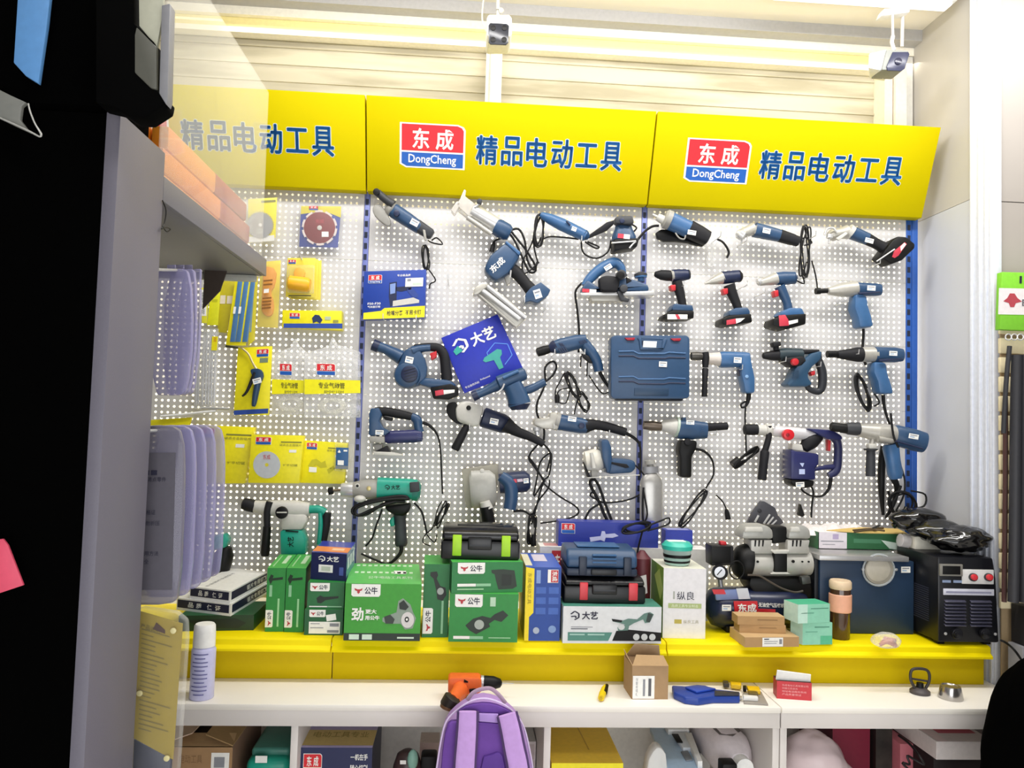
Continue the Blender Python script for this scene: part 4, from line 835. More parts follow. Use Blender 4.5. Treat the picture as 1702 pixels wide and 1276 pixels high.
t.part('cord', [tb(K, (660, 430, 630, 400, 520, 405, 330, 440, 225, 490, 230, 540, 330, 540, 480, 450, 630, 440), 12, -.125), tb(K, (650, 420, 560, 420, 400, 440, 250, 490, 260, 550, 400, 490, 560, 440), 12, -.13), tb(K, (600, 790, 590, 850, 500, 930, 400, 900, 285, 850), [18, 15, 10, 8, 8], -.1), tb(K, (450, 500, 400, 640, 370, 730, 320, 790), 8, -.08), tb(K, (700, 450, 760, 520, 790, 640, 800, 690), 8, -.06)], CORD)
f = fz(K, (468, 308, 590, 308, 468, 352), -.1283); logo_dy(t, f, BLK); t.done()
t = T('rotary_hammer', 'green and grey rotary hammer with open handle, on the left pegboard', 'power tool')
t.part('chuck', la(L, (578, 925, 680, 955), [(0, 20), (.1, 44), (.5, 50), (1, 46)]), RUB)
t.part('barrel', la(L, (670, 950, 780, 960), [(0, 44), (1, 50)]), LGR)
t.part('gear_housing', [la(L, (780, 965, 1110, 975), [(0, 56), (.3, 66), (.7, 66), (1, 50)], TY, 20, .9, .85)+(LGR,), sl(L, (890, 1000, 1090, 1010, 1100, 1060, 1060, 1130, 900, 1130), -.11, .07, .01)+(LGR,)])
t.part('mode_dial', [disc(L, 890, 1000, 48, -.14, .025, .005, 24)+(BLK,), sl(L, (850, 994, 930, 994, 930, 1004, 850, 1004), -.143, .004, .001)+(LGR,)])
t.part('side_handle', [tb(L, (795, 915, 775, 1000, 775, 1110), [26, 26, 24], -.1, 3)+(RUB,), la(L, (775, 1110, 758, 1340), [(0, 30), (.05, 30), (.9, 34), (1, 28)], -.1)+(BLK,)])
t.part('motor_body', [sl(L, (890, 1130, 1060, 1130, 1090, 1200, 1090, 1320, 895, 1330), -.115, .08, .01)+(TEAL,), sl(L, (920, 1138, 1020, 1145, 1020, 1155, 920, 1148), -.118, .005, .001)+(BLK,)])
t.part('handle', [tb(L, (1110, 975, 1180, 975, 1230, 1000), [32, 32, 30], TY, 3)+(TEAL,), tb(L, (1245, 1000, 1235, 1100, 1215, 1220), [34, 34, 30], TY, 3)+(RUB,), tb(L, (1190, 1000, 1195, 1100, 1180, 1250), [14, 18, 16], -.09, 3)+(TEAL,)])
f = fz(L, (935, 1270, 935, 1190, 985, 1270), -.1163); t.ink(f.text('大艺', 0, 0, 1, 1, 2, .02), BLK); t.done()
t = T('wall_chaser', 'grey and blue wall chaser with round black dust outlet, above the black case', 'power tool')
t.part('base_plate', sl(K, (1075, 185, 1360, 145, 1362, 190, 1340, 470, 1300, 490, 1110, 490, 1085, 300), -.06, .03, .003), M('#a8a496', .45))
t.part('blade_housing', la(K, (1140, 350, 1345, 330), [(0, 120), (.1, 150), (.8, 140), (1, 100)], -.085, 26, .4), M('#aeada6', .4))
t.part('motor_body', la(K, (1370, 300, 1610, 280), [(0, 76), (.3, 84), (.85, 84), (1, 54)], -.1, 20, .85, .8), TBD)
t.part('rear_handle', tb(K, (1380, 240, 1450, 300, 1465, 400, 1450, 500), [42, 54, 52, 50], -.13, 4, 14, .8), TB)
t.part('dust_outlet', [la(K, (1255, 440, 1275, 500), [(0, 40), (1, 48)], -.12)+(LGR,), la(K, (1265, 480, 1290, 620), [(0, 48), (.5, 52), (1, 52)], -.12)+(BLK,), la(K, (1288, 612, 1291, 630), [(0, 46), (1, 50)], -.13)+(M('#050505', .6),)])
t.part('trim_knob', disc(K, 1235, 200, 18, -.14, .01), LGR)
t.part('cord', tb(K, (1480, 515, 1560, 515, 1610, 545), [12, 10, 8], -.07), CORD)
f = fz(K, (1455, 268, 1550, 258, 1462, 296), -.1425); t.ink(f.rect(0, 0, .5, 1), PINKR); t.ink(f.rect(.55, .1, 1, .9), M('#c9b8c6', .5))
tg(t, K, 1580, 278, 40, 38, -.14, -6); t.done()
t = T('spray_bottle', 'silver metal spray bottle with grey cap, standing behind the green and white carton', 'bottle')
b0 = PZ(1094, 890, DECK+.1); bx = P(1091, 868, -.06)
t.part('bottle_body', la(I, (1050, 640, 1050, 215), [(0, 84), (.05, 90), (.8, 92), (.9, 80), (1, 40)], -.065, 24, .45), M('#b8b6b2', .3, .55))
t.part('neck_ring', la(I, (1048, 215, 1045, 165), [(0, 62), (1, 62)], -.065, 20, .5), M('#8f8f92', .4, .3))
t.part('cap', la(I, (1045, 165, 1040, 118), [(0, 24), (.3, 26), (.4, 42), (1, 40)], -.065), GRY); t.done()
t = T('plastic_pouch', 'small crumpled clear pouch hanging beside the silver bottle', 'bag')
t.part('plastic_pouch', sl(I, (1130, 390, 1165, 350, 1215, 380, 1200, 450, 1210, 520, 1170, 560, 1140, 500), -.04, .015, .004, 1), clear('thin_bag', '#f6f6f4', .16, .12, .5, .8)); t.done()
# ---- wire hooks that carry the tools
for x, y, w in ((745, 468, 'empty, right of the blue nailer carton'), (639, 532, 'under the left end of the nailer carton'), (693, 535, 'under the right end of the nailer carton'),
    (870, 505, 'at the foot of the nail gun'), (905, 515, 'right of the nail gun foot'), (963, 405, 'holding the slim straight grinder'), (1043, 508, 'under the electric planer'),
    (1190, 398, 'at the tail of the straight grinder'), (1233, 405, 'holding the corded angle grinder'), (1345, 397, 'carrying the bundled grinder cord'), (1450, 442, 'under the cordless angle grinder'),
    (1130, 478, 'beside the grip of the black-chucked cordless drill'), (1233, 478, 'beside the black-gripped impact driver'), (1262, 490, 'under the nose of the blue-gripped impact driver'), (1398, 505, 'under the grey-nosed impact wrench'), (640, 628, 'empty, left of the cordless blower'),
    (828, 655, 'under the corded blower'), (919, 590, 'under the nose of the impact drill'), (968, 590, 'under the rear of the impact drill'), (1063, 664, 'left one under the blue tool case'), (1106, 664, 'right one under the blue tool case'),
    (1225, 615, 'holding the hammer drill'), (1296, 602, 'under the nose of the cordless rotary hammer'), (1353, 610, 'inside the handle of the cordless rotary hammer'), (1415, 590, 'under the black rubber nose boot'),
    (644, 708, 'inside the jigsaw handle'), (780, 712, 'under the head of the large angle grinder'), (918, 712, 'under the polisher head'), (1008, 722, 'under the polisher grip'), (1183, 722, 'under the stub of the mixer drill'),
    (1278, 712, 'under the barrel of the red-knob hammer'), (1415, 727, 'under the nose of the big impact wrench'), (926, 800, 'empty, right of the grey wall chaser'), (900, 845, 'empty, above the yellow and blue carton')):
    hook(x, y, w)
# ================================================================ hanging packs on the left pegboard
m3 = zoom(280, 300, 3.544)
PY = M('#f3e61e', .4); PYD = M('#d9cc3a', .45); BLP = M('#2b3f97', .45); clr = clear('blister_plastic', '#f7f7f4', .05, .08, .35); bagm = clear('clear_bag', '#fafafa', .26, .12, .6, 1.0)
def sc(p): return p[0]
def pack(name, label, poly, Y, th, card, cat='pack', group=None):
    t = T(name, label, cat, group); t.part('backing_card', slab(poly, Y, th, .0006), card)
    t.f = FP(poly[0], poly[1], poly[3], Y-.0004); return t
def dot(px, py, r, Y, th, n=24, bev=.001): return slab(circ(px, py, r, n), Y, th, bev)
# saw blade pack
t = pack('saw_blade_pack', 'yellow pack with a toothed silver saw blade, beside the grey shelf tip', m3(470, 110, 640, 100, 630, 335, 470, 370), -.05, .004, PY)
cx, cy = m3(540, 262)[0]
g = []
for i in range(40):
    a = 2*pi*i/40; g += [(cx+20.5*math.cos(a), cy+20.5*math.sin(a)), (cx+23.5*math.cos(a+.08), cy+23.5*math.sin(a+.08)), (cx+20.5*math.cos(a+.12), cy+20.5*math.sin(a+.12))]
t.part('saw_blade', slab(g, -.054, .002, 0), STL); t.part('blade_hub', dot(cx, cy, 3, -.0555, .002), WHT)
t.part('plastic_sleeve', slab(m3(455, 105, 665, 100, 655, 355, 460, 375), -.06, .002, .0005), clr)
t.ink(t.f.rect(.45, .05, .95, .1), M('#8d8b3a', .6)); t.ink(t.f.rect(0, .85, .9, .98), PAPER); t.done()
t = pack('cutting_disc_pack', 'blue and yellow card with a red toothed cutting disc', m3(782, 150, 1018, 152, 998, 396, 770, 390), -.03, .004, BLP)
t.ink(t.f.poly([(0, 0), (1, 0), (1, .28), (.7, .16), (.3, .16), (0, .2)], 1), PYD)
cx, cy = m3(890, 278)[0]
t.part('cutting_disc', dot(cx, cy, 26.5, -.036, .003), M('#7c1420', .5)); t.part('disc_hub', dot(cx, cy, 4, -.038, .003), LGR)
segs = []
for i in range(10):
    a = 2*pi*i/10; segs.append(slab([(cx+r*math.cos(b), cy+r*math.sin(b)) for r, b in ((26, a+.05), (29.5, a+.05), (29.5, a+.3), (29.5, a+.5), (26, a+.5), (26, a+.3))], -.036, .003, 0))
t.part('disc_rim', join(dot(cx, cy, 27, -.035, .001), *segs), M('#e3d6d2', .45))
logo_dc(t, t.f.sub(.2, .0, .42, .1), False)
fd = FP((cx-15, cy-18), (cx+15, cy-18), (cx-15, cy+18), -.0365); t.ink(fd.text('东成', .28, .1, .75, .3, 1), PINKR); t.ink(fd.rect(.62, .68, 1, .92, 1), PAPER)
t.part('plastic_sleeve', slab(m3(775, 140, 1025, 145, 1008, 410, 764, 404), -.042, .001, 0), clr); t.done()
t = pack('chisel_pouch', 'yellow pouch of orange fittings, left of the hole saw packs', m3(545, 480, 662, 470, 645, 868, 522, 862), -.05, .006, M('#ecd534', .4))
t.part('orange_fittings', [slab(chaikin(m3(560, 500, 640, 520, 630, 620, 600, 660, 625, 720, 615, 800, 570, 800, 545, 760, 555, 640), 1), -.06, .012, .004)], M('#f1a51c', .45))
for v in (.3, .36, .57, .62, .67, .72): t.ink(F(t.f.at(0, 0, 30), t.f.at(1, 0, 30), t.f.at(0, 1, 30)).rect(.25, v, .7, v+.025), M('#8a5a20', .6))
t.ink(F(t.f.at(0, 0, 30), t.f.at(1, 0, 30), t.f.at(0, 1, 30)).rect(.3, .44, .55, .5), PAPER)
t.part('plastic_sleeve', slab(m3(535, 470, 670, 462, 655, 880, 512, 872), -.066, .002, .0005), clr); t.done()
for i, (dx, dy, w) in enumerate(((34, 14, 'third, hindmost of the stack on the hook'), (16, 8, 'middle one of the stack on the hook'), (0, 0, 'front one of the stack on the hook'))):
    t = pack('hole_saw_pack', 'yellow hole saw blister pack, '+w, m3(702+dx, 456+dy, 868+dx, 456+dy, 862+dx, 690+dy, 690+dx, 684+dy), -.03-.014*i, .003, M('#e8d648', .4), group='hole saw packs')
    if i == 2:
        x0, y0 = m3(765, 615)[0]
        t.part('hole_saw', [lathe(m3(708, 600)[0], m3(835, 615)[0], [(0, 10), (.05, 12), (.9, 12), (1, 9)], -.075)+(M('#f5b51e', .4),), slab(circ(m3(772, 545)[0][0], m3(772, 545)[0][1], 10, 8), -.075, .01, .003)+(M('#f5b51e', .4),)])
        t.ink(F(t.f.at(0, 0, 60), t.f.at(1, 0, 60), t.f.at(0, 1, 60)).rect(.22, .63, .47, .76), M('#cfe0ee', .6)); logo_dc(t, t.f.sub(.04, .05, .3, .15), False)
        t.part('blister', slab(m3(705, 500, 860, 500, 855, 665, 700, 660), -.09, .03, .006), clr)
    t.ink(t.f.rect(.1, .96, .9, .99), M('#6a6440', .6)); t.done()
t = T('boxed_tool', 'long yellow and blue carton with a blue tool picture, under the hole saw packs', 'carton')
q = m3(680, 768, 1026, 772, 1026, 884, 678, 868)
t.part('carton', slab(q, -.06, .055, .001), PY); f = FP(q[0], q[1], q[3], -.0605)
t.ink(f.poly([(0, .74), (1, .7), (1, 1), (0, 1)]), M('#2b4da6', .5)); logo_dc(t, f.sub(.1, .12, .27, .45), False)
t.ink(f.poly([(.48, .4), (.53, .2), (.6, .22), (.66, .5), (.62, .72), (.56, .6), (.5, .7)], 2), M('#20345e', .5)); t.ink(f.rect(.7, .3, .8, .5, 2), M('#b9c9a8', .6)); t.ink(f.rect(.84, .5, .93, .65, 2), M('#9a9a4a', .6)); t.done()
t = pack('jigsaw_blade_pack', 'slanted yellow pack of three long blue blades, front one beside the yellow pouch', m3(398, 560, 500, 560, 455, 972, 338, 970), -.075, .004, PY)
for i in range(3):
    x = 412+i*38; dxb = (-46, -52, -50)[i]
    t.part('blade', slab(m3(x, 570, x+27, 570, x+27+dxb, 950, x+dxb-3, 950), -.079, .003, .0006), M('#5f8fc4', .3, .3), 'blue blade')
for u in (.16, .46): t.ink(F(t.f.at(0, 0, 8), t.f.at(1, 0, 8), t.f.at(0, 1, 8)).rect(u, .45, u+.14, .55), PAPER)
t.part('end_strip', slab(m3(338, 968, 410, 978, 408, 992, 336, 982), -.077, .005, .0005), M('#33331c', .6)); t.done()
t = pack('jigsaw_blade_pack', 'yellow blade pack edge showing behind the three-blade pack', m3(500, 565, 528, 565, 508, 940, 470, 975), -.055, .004, PYD); t.ink(t.f.rect(.1, .1, .4, .8), M('#7fa0b8', .5)); t.done()
t = pack('blade_pack', 'olive and yellow pack behind the three-blade pack, with two small white tags', m3(310, 560, 398, 560, 345, 898, 288, 892), -.045, .004, M('#c9bd2c', .45)); t.ink(t.f.rect(.05, .35, .4, .5), M('#e9ded0', .6)); t.ink(t.f.rect(.5, .36, .9, .5), M('#e9ded0', .6)); t.done()
t = pack('blade_pack', 'plain lime yellow pack under the tip of the grey shelf', m3(262, 560, 312, 560, 292, 852, 226, 852), -.06, .004, M('#e6e62a', .45)); t.ink(t.f.rect(.2, .48, .9, .53), M('#c4c422', .5)); t.done()
t = pack('label_pack', 'narrow yellow pack with a white printed label beside the hanging clear sleeves', m3(182, 632, 236, 632, 226, 840, 180, 838), -.08, .004, M('#e9e43a', .45)); t.ink(t.f.rect(.1, .05, .8, .8), PAPER); t.ink(t.f.text('品名规格', .3, .1, .62, .75, 3, .01, 90), GREYINK); t.done()
t = T('drill_bit_pouch', 'clear pouch of slim silver bits hanging below the yellow blade packs', 'pouch')
t.part('pouch', slab(m3(198, 868, 296, 872, 276, 1345, 186, 1345), -.05, .012, .003), clear('bit_pouch', '#f3f5f8', .3, .15, .5, .5))
for i in range(5): t.part('bit', lathe(m3(212+i*17, 890)[0], m3(200+i*17, 1320)[0], [(0, 1.6), (1, 1.6)], -.045, None, 8), STL)
f = FP(m3(258, 918)[0], m3(292, 918)[0], m3(252, 1000)[0], -.0515); t.ink(f.rect(0, 0, 1, 1), PY); t.ink(f.text('东成', .3, .05, .75, .4, 2), RED); t.done()
t = T('drill_bit_pouch', 'second clear pouch of bits, partly behind the hanging clear sleeves', 'pouch')
t.part('pouch', slab(m3(165, 880, 200, 880, 190, 1345, 150, 1345), -.04, .01, .003), clear('bit_pouch'))
for i in range(2): t.part('bit', lathe(m3(172+i*12, 890)[0], m3(165+i*12, 1320)[0], [(0, 1.5), (1, 1.5)], -.035, None, 8), STL)
t.done()
q = [m3(410, 985)[0], m3(612, 975)[0], L(790, 235)[0], L(512, 235)[0]]
t = pack('air_gun_pack', 'yellow card with a dark blue air blow gun and lever', q, -.05, .004, PY)
t.ink(t.f.rect(0, .93, 1, 1), M('#2a4a9a', .5)); logo_dc(t, t.f.sub(.56, .04, .9, .15), False); t.ink(t.f.rect(.66, .17, .9, .24), M('#7a8a70', .6))
t.part('gun_body', [slab(chaikin(m3(480, 1110, 540, 1105, 565, 1140, 550, 1190, 520, 1180, 495, 1150), 1), -.075, .02, .004), tube(m3(530, 1180, 515, 1250, 505, 1310, 500, 1330), [5, 5, 4, 2.5], -.065)], M('#24405f', .4))
t.part('lever', tube(m3(510, 1130, 490, 1180, 460, 1245, 435, 1270), [3, 3, 2.2, 1.5], -.07), RUB)
t.part('nozzle', tube(m3(425, 980, 470, 1020, 500, 1080, 525, 1120), [1.6, 1.8, 1.8, 2.4], -.065), M('#d8c998', .3, .4))
x0, y0 = m3(522, 1180)[0]; t.tag(x0, y0, 14, 9, -.077, -15); t.done()
def hosebag(label, top, xl, xr, y0, y1, ymid, seed):
    """knotted clear bag with a yellow band; pixel corners"""
    t = T('hose_bag', label, 'bag', 'clear hose bags')
    t.part('clear_bag', slab([(xl, y1), (xl, ymid), (top[0]-6, top[1]+14), (top[0]-1, top[1]), (top[0]+2, top[1]), (top[0]+8, top[1]+12), (xr, ymid-3), (xr, y1)], -.04-.024*seed, .02, .006), bagm)
    t.part('yellow_band', slab([(xl, y0), (xr, y0+2), (xr, y0+23), (xl, y0+25)], -.0425-.024*seed, .001, 0), M('#f4ea10', .4), 'yellow printed band')
    r = min(xr-xl, 62)*.36; cxx = (xl+xr)/2; cyy = y1-r*.75-3
    t.part('coiled_hose', join(*[tube(circ(cxx, cyy, r-2.6*k, 24, (r-2.6*k)*.55)+[(cxx+r-2.6*k, cyy)], 1.2, -.03-.024*seed, 6, 1) for k in range(4)]), M('#e6e3d4', .3))
    f = FP((xl, y0), (xr, y0+2), (xl, y0+25), -.043-.024*seed)
    t.ink(f.text('专业气动管', .25, .18, .72, .58, 2, .01), M('#4c4a18', .6)); t.ink(f.text('8MM*10M', .35, .7, .7, .92, 2), M('#7a7830', .6)); logo_dc(t, f.sub(.22, -1.05, .55, -.3), False)
    for k in range(4): t.part('crease', tube([(top[0], top[1]+8), (top[0]+(k-1.5)*9, top[1]+24), (xl+(xr-xl)*(.15+.23*k), ymid+8)], .5, -.042-.024*seed, 4, 3), clear('thin_bag'))
    t.done()
hosebag('smaller clear hose bag with yellow band, next to the blow gun card', (490, 563), 452, 512, 630, 690, 590, 0)
hosebag('wider clear hose bag with yellow band, at the left blue upright', (553, 561), 506, 599, 630, 694, 588, 1)
for i, (q, lab) in enumerate(((L(190, 310, 685, 330, 608, 768, 130, 768), 'yellow saw blade carton half behind the big clear clamshell'), (L(662, 388, 1070, 396, 1032, 768, 635, 764), 'yellow saw blade carton with a silver disc picture'), (L(1065, 432, 1412, 455, 1385, 772, 1046, 764), 'yellow chain carton with faint picture, beside the small blue pack'))):
    t = T('blade_carton', lab, 'carton', 'yellow blade cartons'); t.part('carton', slab(q, -.045-.045*(i == 1), .04, .001), PY)
    f = FP(q[0], q[1], q[3], -.0455-.045*(i == 1)); logo_dc(t, f.sub(.07, .05, .36 if i != 2 else .3, .2), False)
    t.ink(f.rect(.55, .13, .95, .155), M('#8a8a3c', .6)); t.ink(f.text('硬质合金圆锯片', .53, .18, .95, .23, 2), M('#8a8a3c', .6)); t.ink(f.rect(.72, .3, .86, .36), PAPER)
    t.ink(f.text('9"平切锯', .62, .6, .9, .65, 2), M('#7c7c2c', .6))
    if i == 1:
        cx, cy = L(772, 625)[0]
        t.part('disc_picture', dot(cx, cy, 22.5, -.0915, .001, 32, 0), M('#c4c8cc', .35, .1)); t.part('disc_picture', dot(cx, cy, 3, -.092, .0008, 16, 0), PYD)
        fd = FP((cx-10, cy-17), (cx+10, cy-17), (cx-10, cy-8), -.0922); t.ink(fd.text('东成', .2, 0, .8, .9, 1), PINKR)
    if i == 2:
        t.ink(f.poly([(.12, .6), (.2, .45), (.3, .42), (.42, .5), (.5, .45), (.55, .6), (.4, .62), (.3, .56), (.2, .66)]), M('#c9c01c', .5)); t.ink(f.poly([(.55, .66), (.7, .55), (.74, .62), (.6, .75)]), M('#c9c01c', .5)); t.ink(f.rect(.15, .62, .32, .74, 2), PAPER)
    t.done()
t = T('small_blister_pack', 'small clear blister with a blue card, hung in front of the chain carton', 'pack')
q = L(1310, 452, 1452, 458, 1425, 680, 1302, 672); t.part('blister', slab(q, -.075, .015, .004), clr)
q2 = L(1318, 488, 1415, 492, 1410, 660, 1312, 655); t.part('backing_card', slab(q2, -.079, .002, .0004), M('#2b5a8c', .5)); f = FP(q2[0], q2[1], q2[3], -.0796)
t.ink(f.rect(.15, .6, .65, .82), PAPER); t.ink(f.rect(.6, .1, .9, .18), PAPER); t.ink(f.rect(0, .85, 1, 1), M('#7a8288', .5)); t.ink(f.poly([(.12, .22), (.25, .1), (.38, .22), (.3, .25), (.2, .25)]), PAPER); t.done()
t = pack('blade_pack', 'yellow pack lying behind the top of the big clear clamshell', L(-150, 275, 185, 252, 165, 312, -150, 330), -.1, .02, PY); t.done()
for pts, lab in (((L(-60, 246, 100, 232, 250, 215, 372, 204)), 'long white display arm above the yellow blade cartons'), (L(262, 180, 380, 182, 482, 186), 'short chrome display arm left of the blow gun card')):
    solo('display_arm', lab, 'display arm', tube(pts, 2.2, -.11, 8, 2), WHT if 'white' in lab else STL)
solo('pegboard_hook', 'thin chrome wire hook above the red cutting disc', 'hook', tube([(526, 327, 0), (530, 338, -.05)], .9, -.03, 6, 1), STL, 'pegboard hooks')
solo('pegboard_hook', 'thin chrome wire hook above the hole saw packs', 'hook', tube([(498, 424, 0), (502, 431, -.08)], .9, -.03, 6, 1), STL, 'pegboard hooks')
# ================================================================ goods on the yellow deck
N = zoom(840, 840); R = zoom(1160, 820); U = zoom(1460, 820); K2 = zoom(540, 860)
def carton(t, bl, br, Z, ty=None, h=None, tb=None, depth=.2, mats=None, name='carton', lim=-.135):
    """upright box: bl, br front bottom corners (pixels) at height Z; ty pixel row of the front top-left corner or h metres;
    tb pixel of the rear top-left corner or depth metres; mats = (front, top, left, right)"""
    a = PZ(*bl, Z); b = PZ(*br, Z)
    if h is None: h = P(bl[0], ty, a.y).z-Z
    if tb: k = PZ(*tb, Z+h)-Vector((a.x, a.y, Z+h)); k.z = 0
    else: d = b-a; k = Vector((-d.y, d.x, 0)).normalized()*depth
    rear = max(a.y, b.y)+k.y
    if rear > lim: k = k*((k.y-(rear-lim))/k.y)          # keep clear of the tools on the board
    u = Vector((0, 0, h)); fm, tm, lm, rm = mats
    q = [a, b, b+k, a+k, a+u, b+u, b+k+u, a+k+u]
    t.part(name, [([q[0], q[1], q[5], q[4]], [[0, 1, 2, 3]], fm), ([q[4], q[5], q[6], q[7]], [[0, 1, 2, 3]], tm), ([q[3], q[0], q[4], q[7]], [[0, 1, 2, 3]], lm), ([q[1], q[2], q[6], q[5]], [[0, 1, 2, 3]], rm), ([q[2], q[3], q[7], q[6]], [[0, 1, 2, 3]], fm), ([q[3], q[2], q[1], q[0]], [[0, 1, 2, 3]], lm)], smooth=False)
    t.F = F(q[4], q[5], q[0]); t.TOP = F(q[7], q[6], q[4]); t.LEFT = F(q[7], q[4], q[3]); t.RIGHT = F(q[5], q[6], q[1]); t.z1 = Z+h
    return t
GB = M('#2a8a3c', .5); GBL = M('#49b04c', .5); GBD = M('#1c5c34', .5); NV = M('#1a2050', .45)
def stripes(t, f, u0, v0, u1, v1, m=PAPER):
    t.ink(f.rect(u0, v0, u0+(u1-u0)*.55, v1), m); t.ink(f.rect(u0+(u1-u0)*.56, v0, u1, v1), M('#8fc49a', .5))
t = T('carton', 'low dark green carton under the two white boxes', 'carton')
carton(t, (296, 1049), (421, 1047), DECK, h=.058, tb=(330, 1000), mats=(M('#1d3b24', .5), GBD, GBD, GBD)); t.ink(t.F.poly([(.1, .3), (.75, .2), (.9, .5), (.8, .85), (.3, .8)]), M('#15251a', .5)); z0 = t.z1; t.done()
for i in range(2):
    t = T('white_box', ('lower', 'upper')[i]+' of two flat white boxes with navy bands, stacked at the left', 'box', 'flat white boxes')
    a = ((293, 1013), (315, 994))[i]; b = ((383, 1024), (382, 1002.5))[i]
    aw = PZ(*a, z0+i*.0465); bw = PZ(*b, z0+i*.0465)
    d = (bw-aw); d.z = 0
    back = PZ(*((443, 987), (443, 968))[i], z0+i*.0465)-bw; k = back
    hh = .046; u = Vector((0, 0, hh)); q = [aw, bw, bw+k, aw+k]; q += [p+u for p in q]
    t.part('box_body', [([q[j] for j in s_], [[0, 1, 2, 3]], WHT) for s_ in ((0, 1, 5, 4), (4, 5, 6, 7), (3, 0, 4, 7), (1, 2, 6, 5), (2, 3, 7, 6), (3, 2, 1, 0))], smooth=False)
    f = F(q[4], q[5], q[0]); r = F(q[5], q[6], q[1]); tp = F(q[7], q[6], q[4]); nb = M('#1a1c3c', .5)
    t.ink(f.rect(.02, .12, .97, .78), nb); t.ink(r.rect(.03, .12, 1, .78), nb)
    for j, c in enumerate('品质保证'): t.ink(f.text(c, .22+.15*j+(j > 1)*.05, .25, .32+.15*j+(j > 1)*.05, .68, 2, .02), PAPER)
    for j in range(6): t.ink(r.text('锯片专用切割'[j], .42+.095*j, .25, .5+.095*j, .68, 2, .02), PAPER)
    if i: t.ink(tp.text('合金锯片专用型号', .3, .25, .38, .95, 2, 0, 90), GREYINK)
    t.done()
for i in range(2):
    t = T('carton', ('left', 'right')[i]+' of two narrow green cartons standing side by side', 'carton', 'narrow green cartons')
    carton(t, ((440, 1049.6), (472, 1050))[i], ((471, 1049.6), (504, 1050.7))[i], DECK, ty=943.5, tb=((466, 920), (496, 919))[i], mats=(GB, GBL, GB, GBD))
    f = t.F; t.ink(f.poly([(.08, .18), (.2, .1), (.35, .12), (.3, .16), (.85, .14), (.85, .18), (.3, .2), (.2, .26)]), M('#16301c', .5)); t.ink(f.rect(.15, .27, .3, .45), M('#8fc49a', .5)); t.ink(f.rect(.62, .48, .72, .92), M('#9fd6a0', .5))
    logo_gn(t, f.sub(0, .66, .4, .93), 90); t.ink(t.TOP.rect(.55, .1, .8, .7), M('#c8e6c0', .5)); t.ink(t.TOP.rect(.2, .1, .27, .9), M('#a8d8a0', .5)); t.done()
t = T('carton', 'green carton with a white barcode label, bottom of a stack of three', 'carton')
carton(t, (505, 1055), (569, 1055.5), DECK, ty=1012, depth=.16, mats=(GBD, GB, GBD, GBD)); f = t.F
logo_gn(t, f.sub(.12, .02, .54, .3)); t.ink(f.poly([(.55, .22), (.8, .16), (.83, .4), (.58, .46)], 2), PAPER); t.ink(f.rect(.12, .48, .93, .94), PAPER); t.ink(f.rect(.16, .54, .4, .57, 2), GREYINK); t.ink(f.rect(.16, .7, .5, .73, 2), GREYINK); t.ink(f.rect(.66, .54, .9, .66, 2), GREYINK); t.ink(f.rect(.6, .8, .9, .9, 2), GREYINK); z0 = t.z1+.0005; t.done()
t = T('carton', 'green carton with a saw picture, between the barcode carton and the blue carton', 'carton')
carton(t, (510, 1011), (571, 1011.5), z0, ty=967, depth=.15, mats=(M('#1f6a38', .5), GB, GBD, GBD)); f = t.F
logo_gn(t, f.sub(.07, .03, .6, .34)); t.ink(f.poly([(.25, .6), (.35, .5), (.45, .56), (.85, .52), (.85, .6), (.5, .68), (.38, .8), (.28, .78)]), M('#13241a', .5)); stripes(t, f, .06, .9, .95, .94); z0 = t.z1+.0005; t.done()
t = T('carton', 'shiny blue carton with an orange top band, on top of the green stack', 'carton')
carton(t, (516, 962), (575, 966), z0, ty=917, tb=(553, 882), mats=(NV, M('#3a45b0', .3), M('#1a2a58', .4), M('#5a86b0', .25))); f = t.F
logo_dy(t, f.sub(.2, .1, .78, .34), PAPER); t.ink(f.rect(.22, .44, .62, .72), PAPER); t.ink(f.rect(.3, .5, .55, .66, 2), M('#c9d2c0', .6)); t.ink(f.rect(.8, .5, .92, .8), M('#4a5aa0', .5)); t.ink(t.TOP.rect(0, .5, 1, .92), M('#f0904a', .4)); t.ink(t.TOP.rect(.5, .62, .85, .8, 2), M('#f5c9a0', .5))
for j in range(3): t.ink(t.RIGHT.rect(.1+.28*j, .2, .3+.28*j, .62), M('#dfe8f4', .4))
t.done()
t = T('carton', 'largest bright green carton with a grinder picture and brush lettering', 'carton')
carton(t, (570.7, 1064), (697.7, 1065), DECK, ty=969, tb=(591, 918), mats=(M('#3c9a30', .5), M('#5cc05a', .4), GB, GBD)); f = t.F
t.ink(f.rect(0, .87, 1, 1), M('#1a2a20', .5)); logo_gn(t, f.sub(.08, .01, .46, .23)); t.ink(f.text('劲', .09, .42, .25, .66, 2, .03), PAPER); t.ink(f.text('更大', .27, .45, .42, .53, 2, .03), PAPER); t.ink(f.text('用公牛', .27, .56, .46, .64, 2, .03), PAPER)
t.ink(f.poly([(.5, .6), (.58, .55), (.68, .5), (.7, .3), (.76, .25), (.86, .36), (.9, .5), (.94, .6), (.9, .78), (.8, .8), (.74, .7), (.55, .7), (.5, .66)]), M('#8a9a8c', .5)); t.ink(f.poly([(.71, .34), (.77, .28), (.84, .4), (.8, .46), (.72, .44)], 2), M('#222a26', .5))
t.ink(f.poly(circ(.83, .63, .085, 24, .14), 3), M('#d8d4d2', .5)); t.ink(f.poly(circ(.82, .62, .03, 16, .05), 4), M('#2c2c2c', .5)); t.ink(f.poly(circ(.82, .62, .014, 12, .022), 5), PAPER); t.ink(f.poly([(.52, .58), (.6, .54), (.66, .62), (.64, .7), (.54, .7)], 2), M('#333a36', .5))
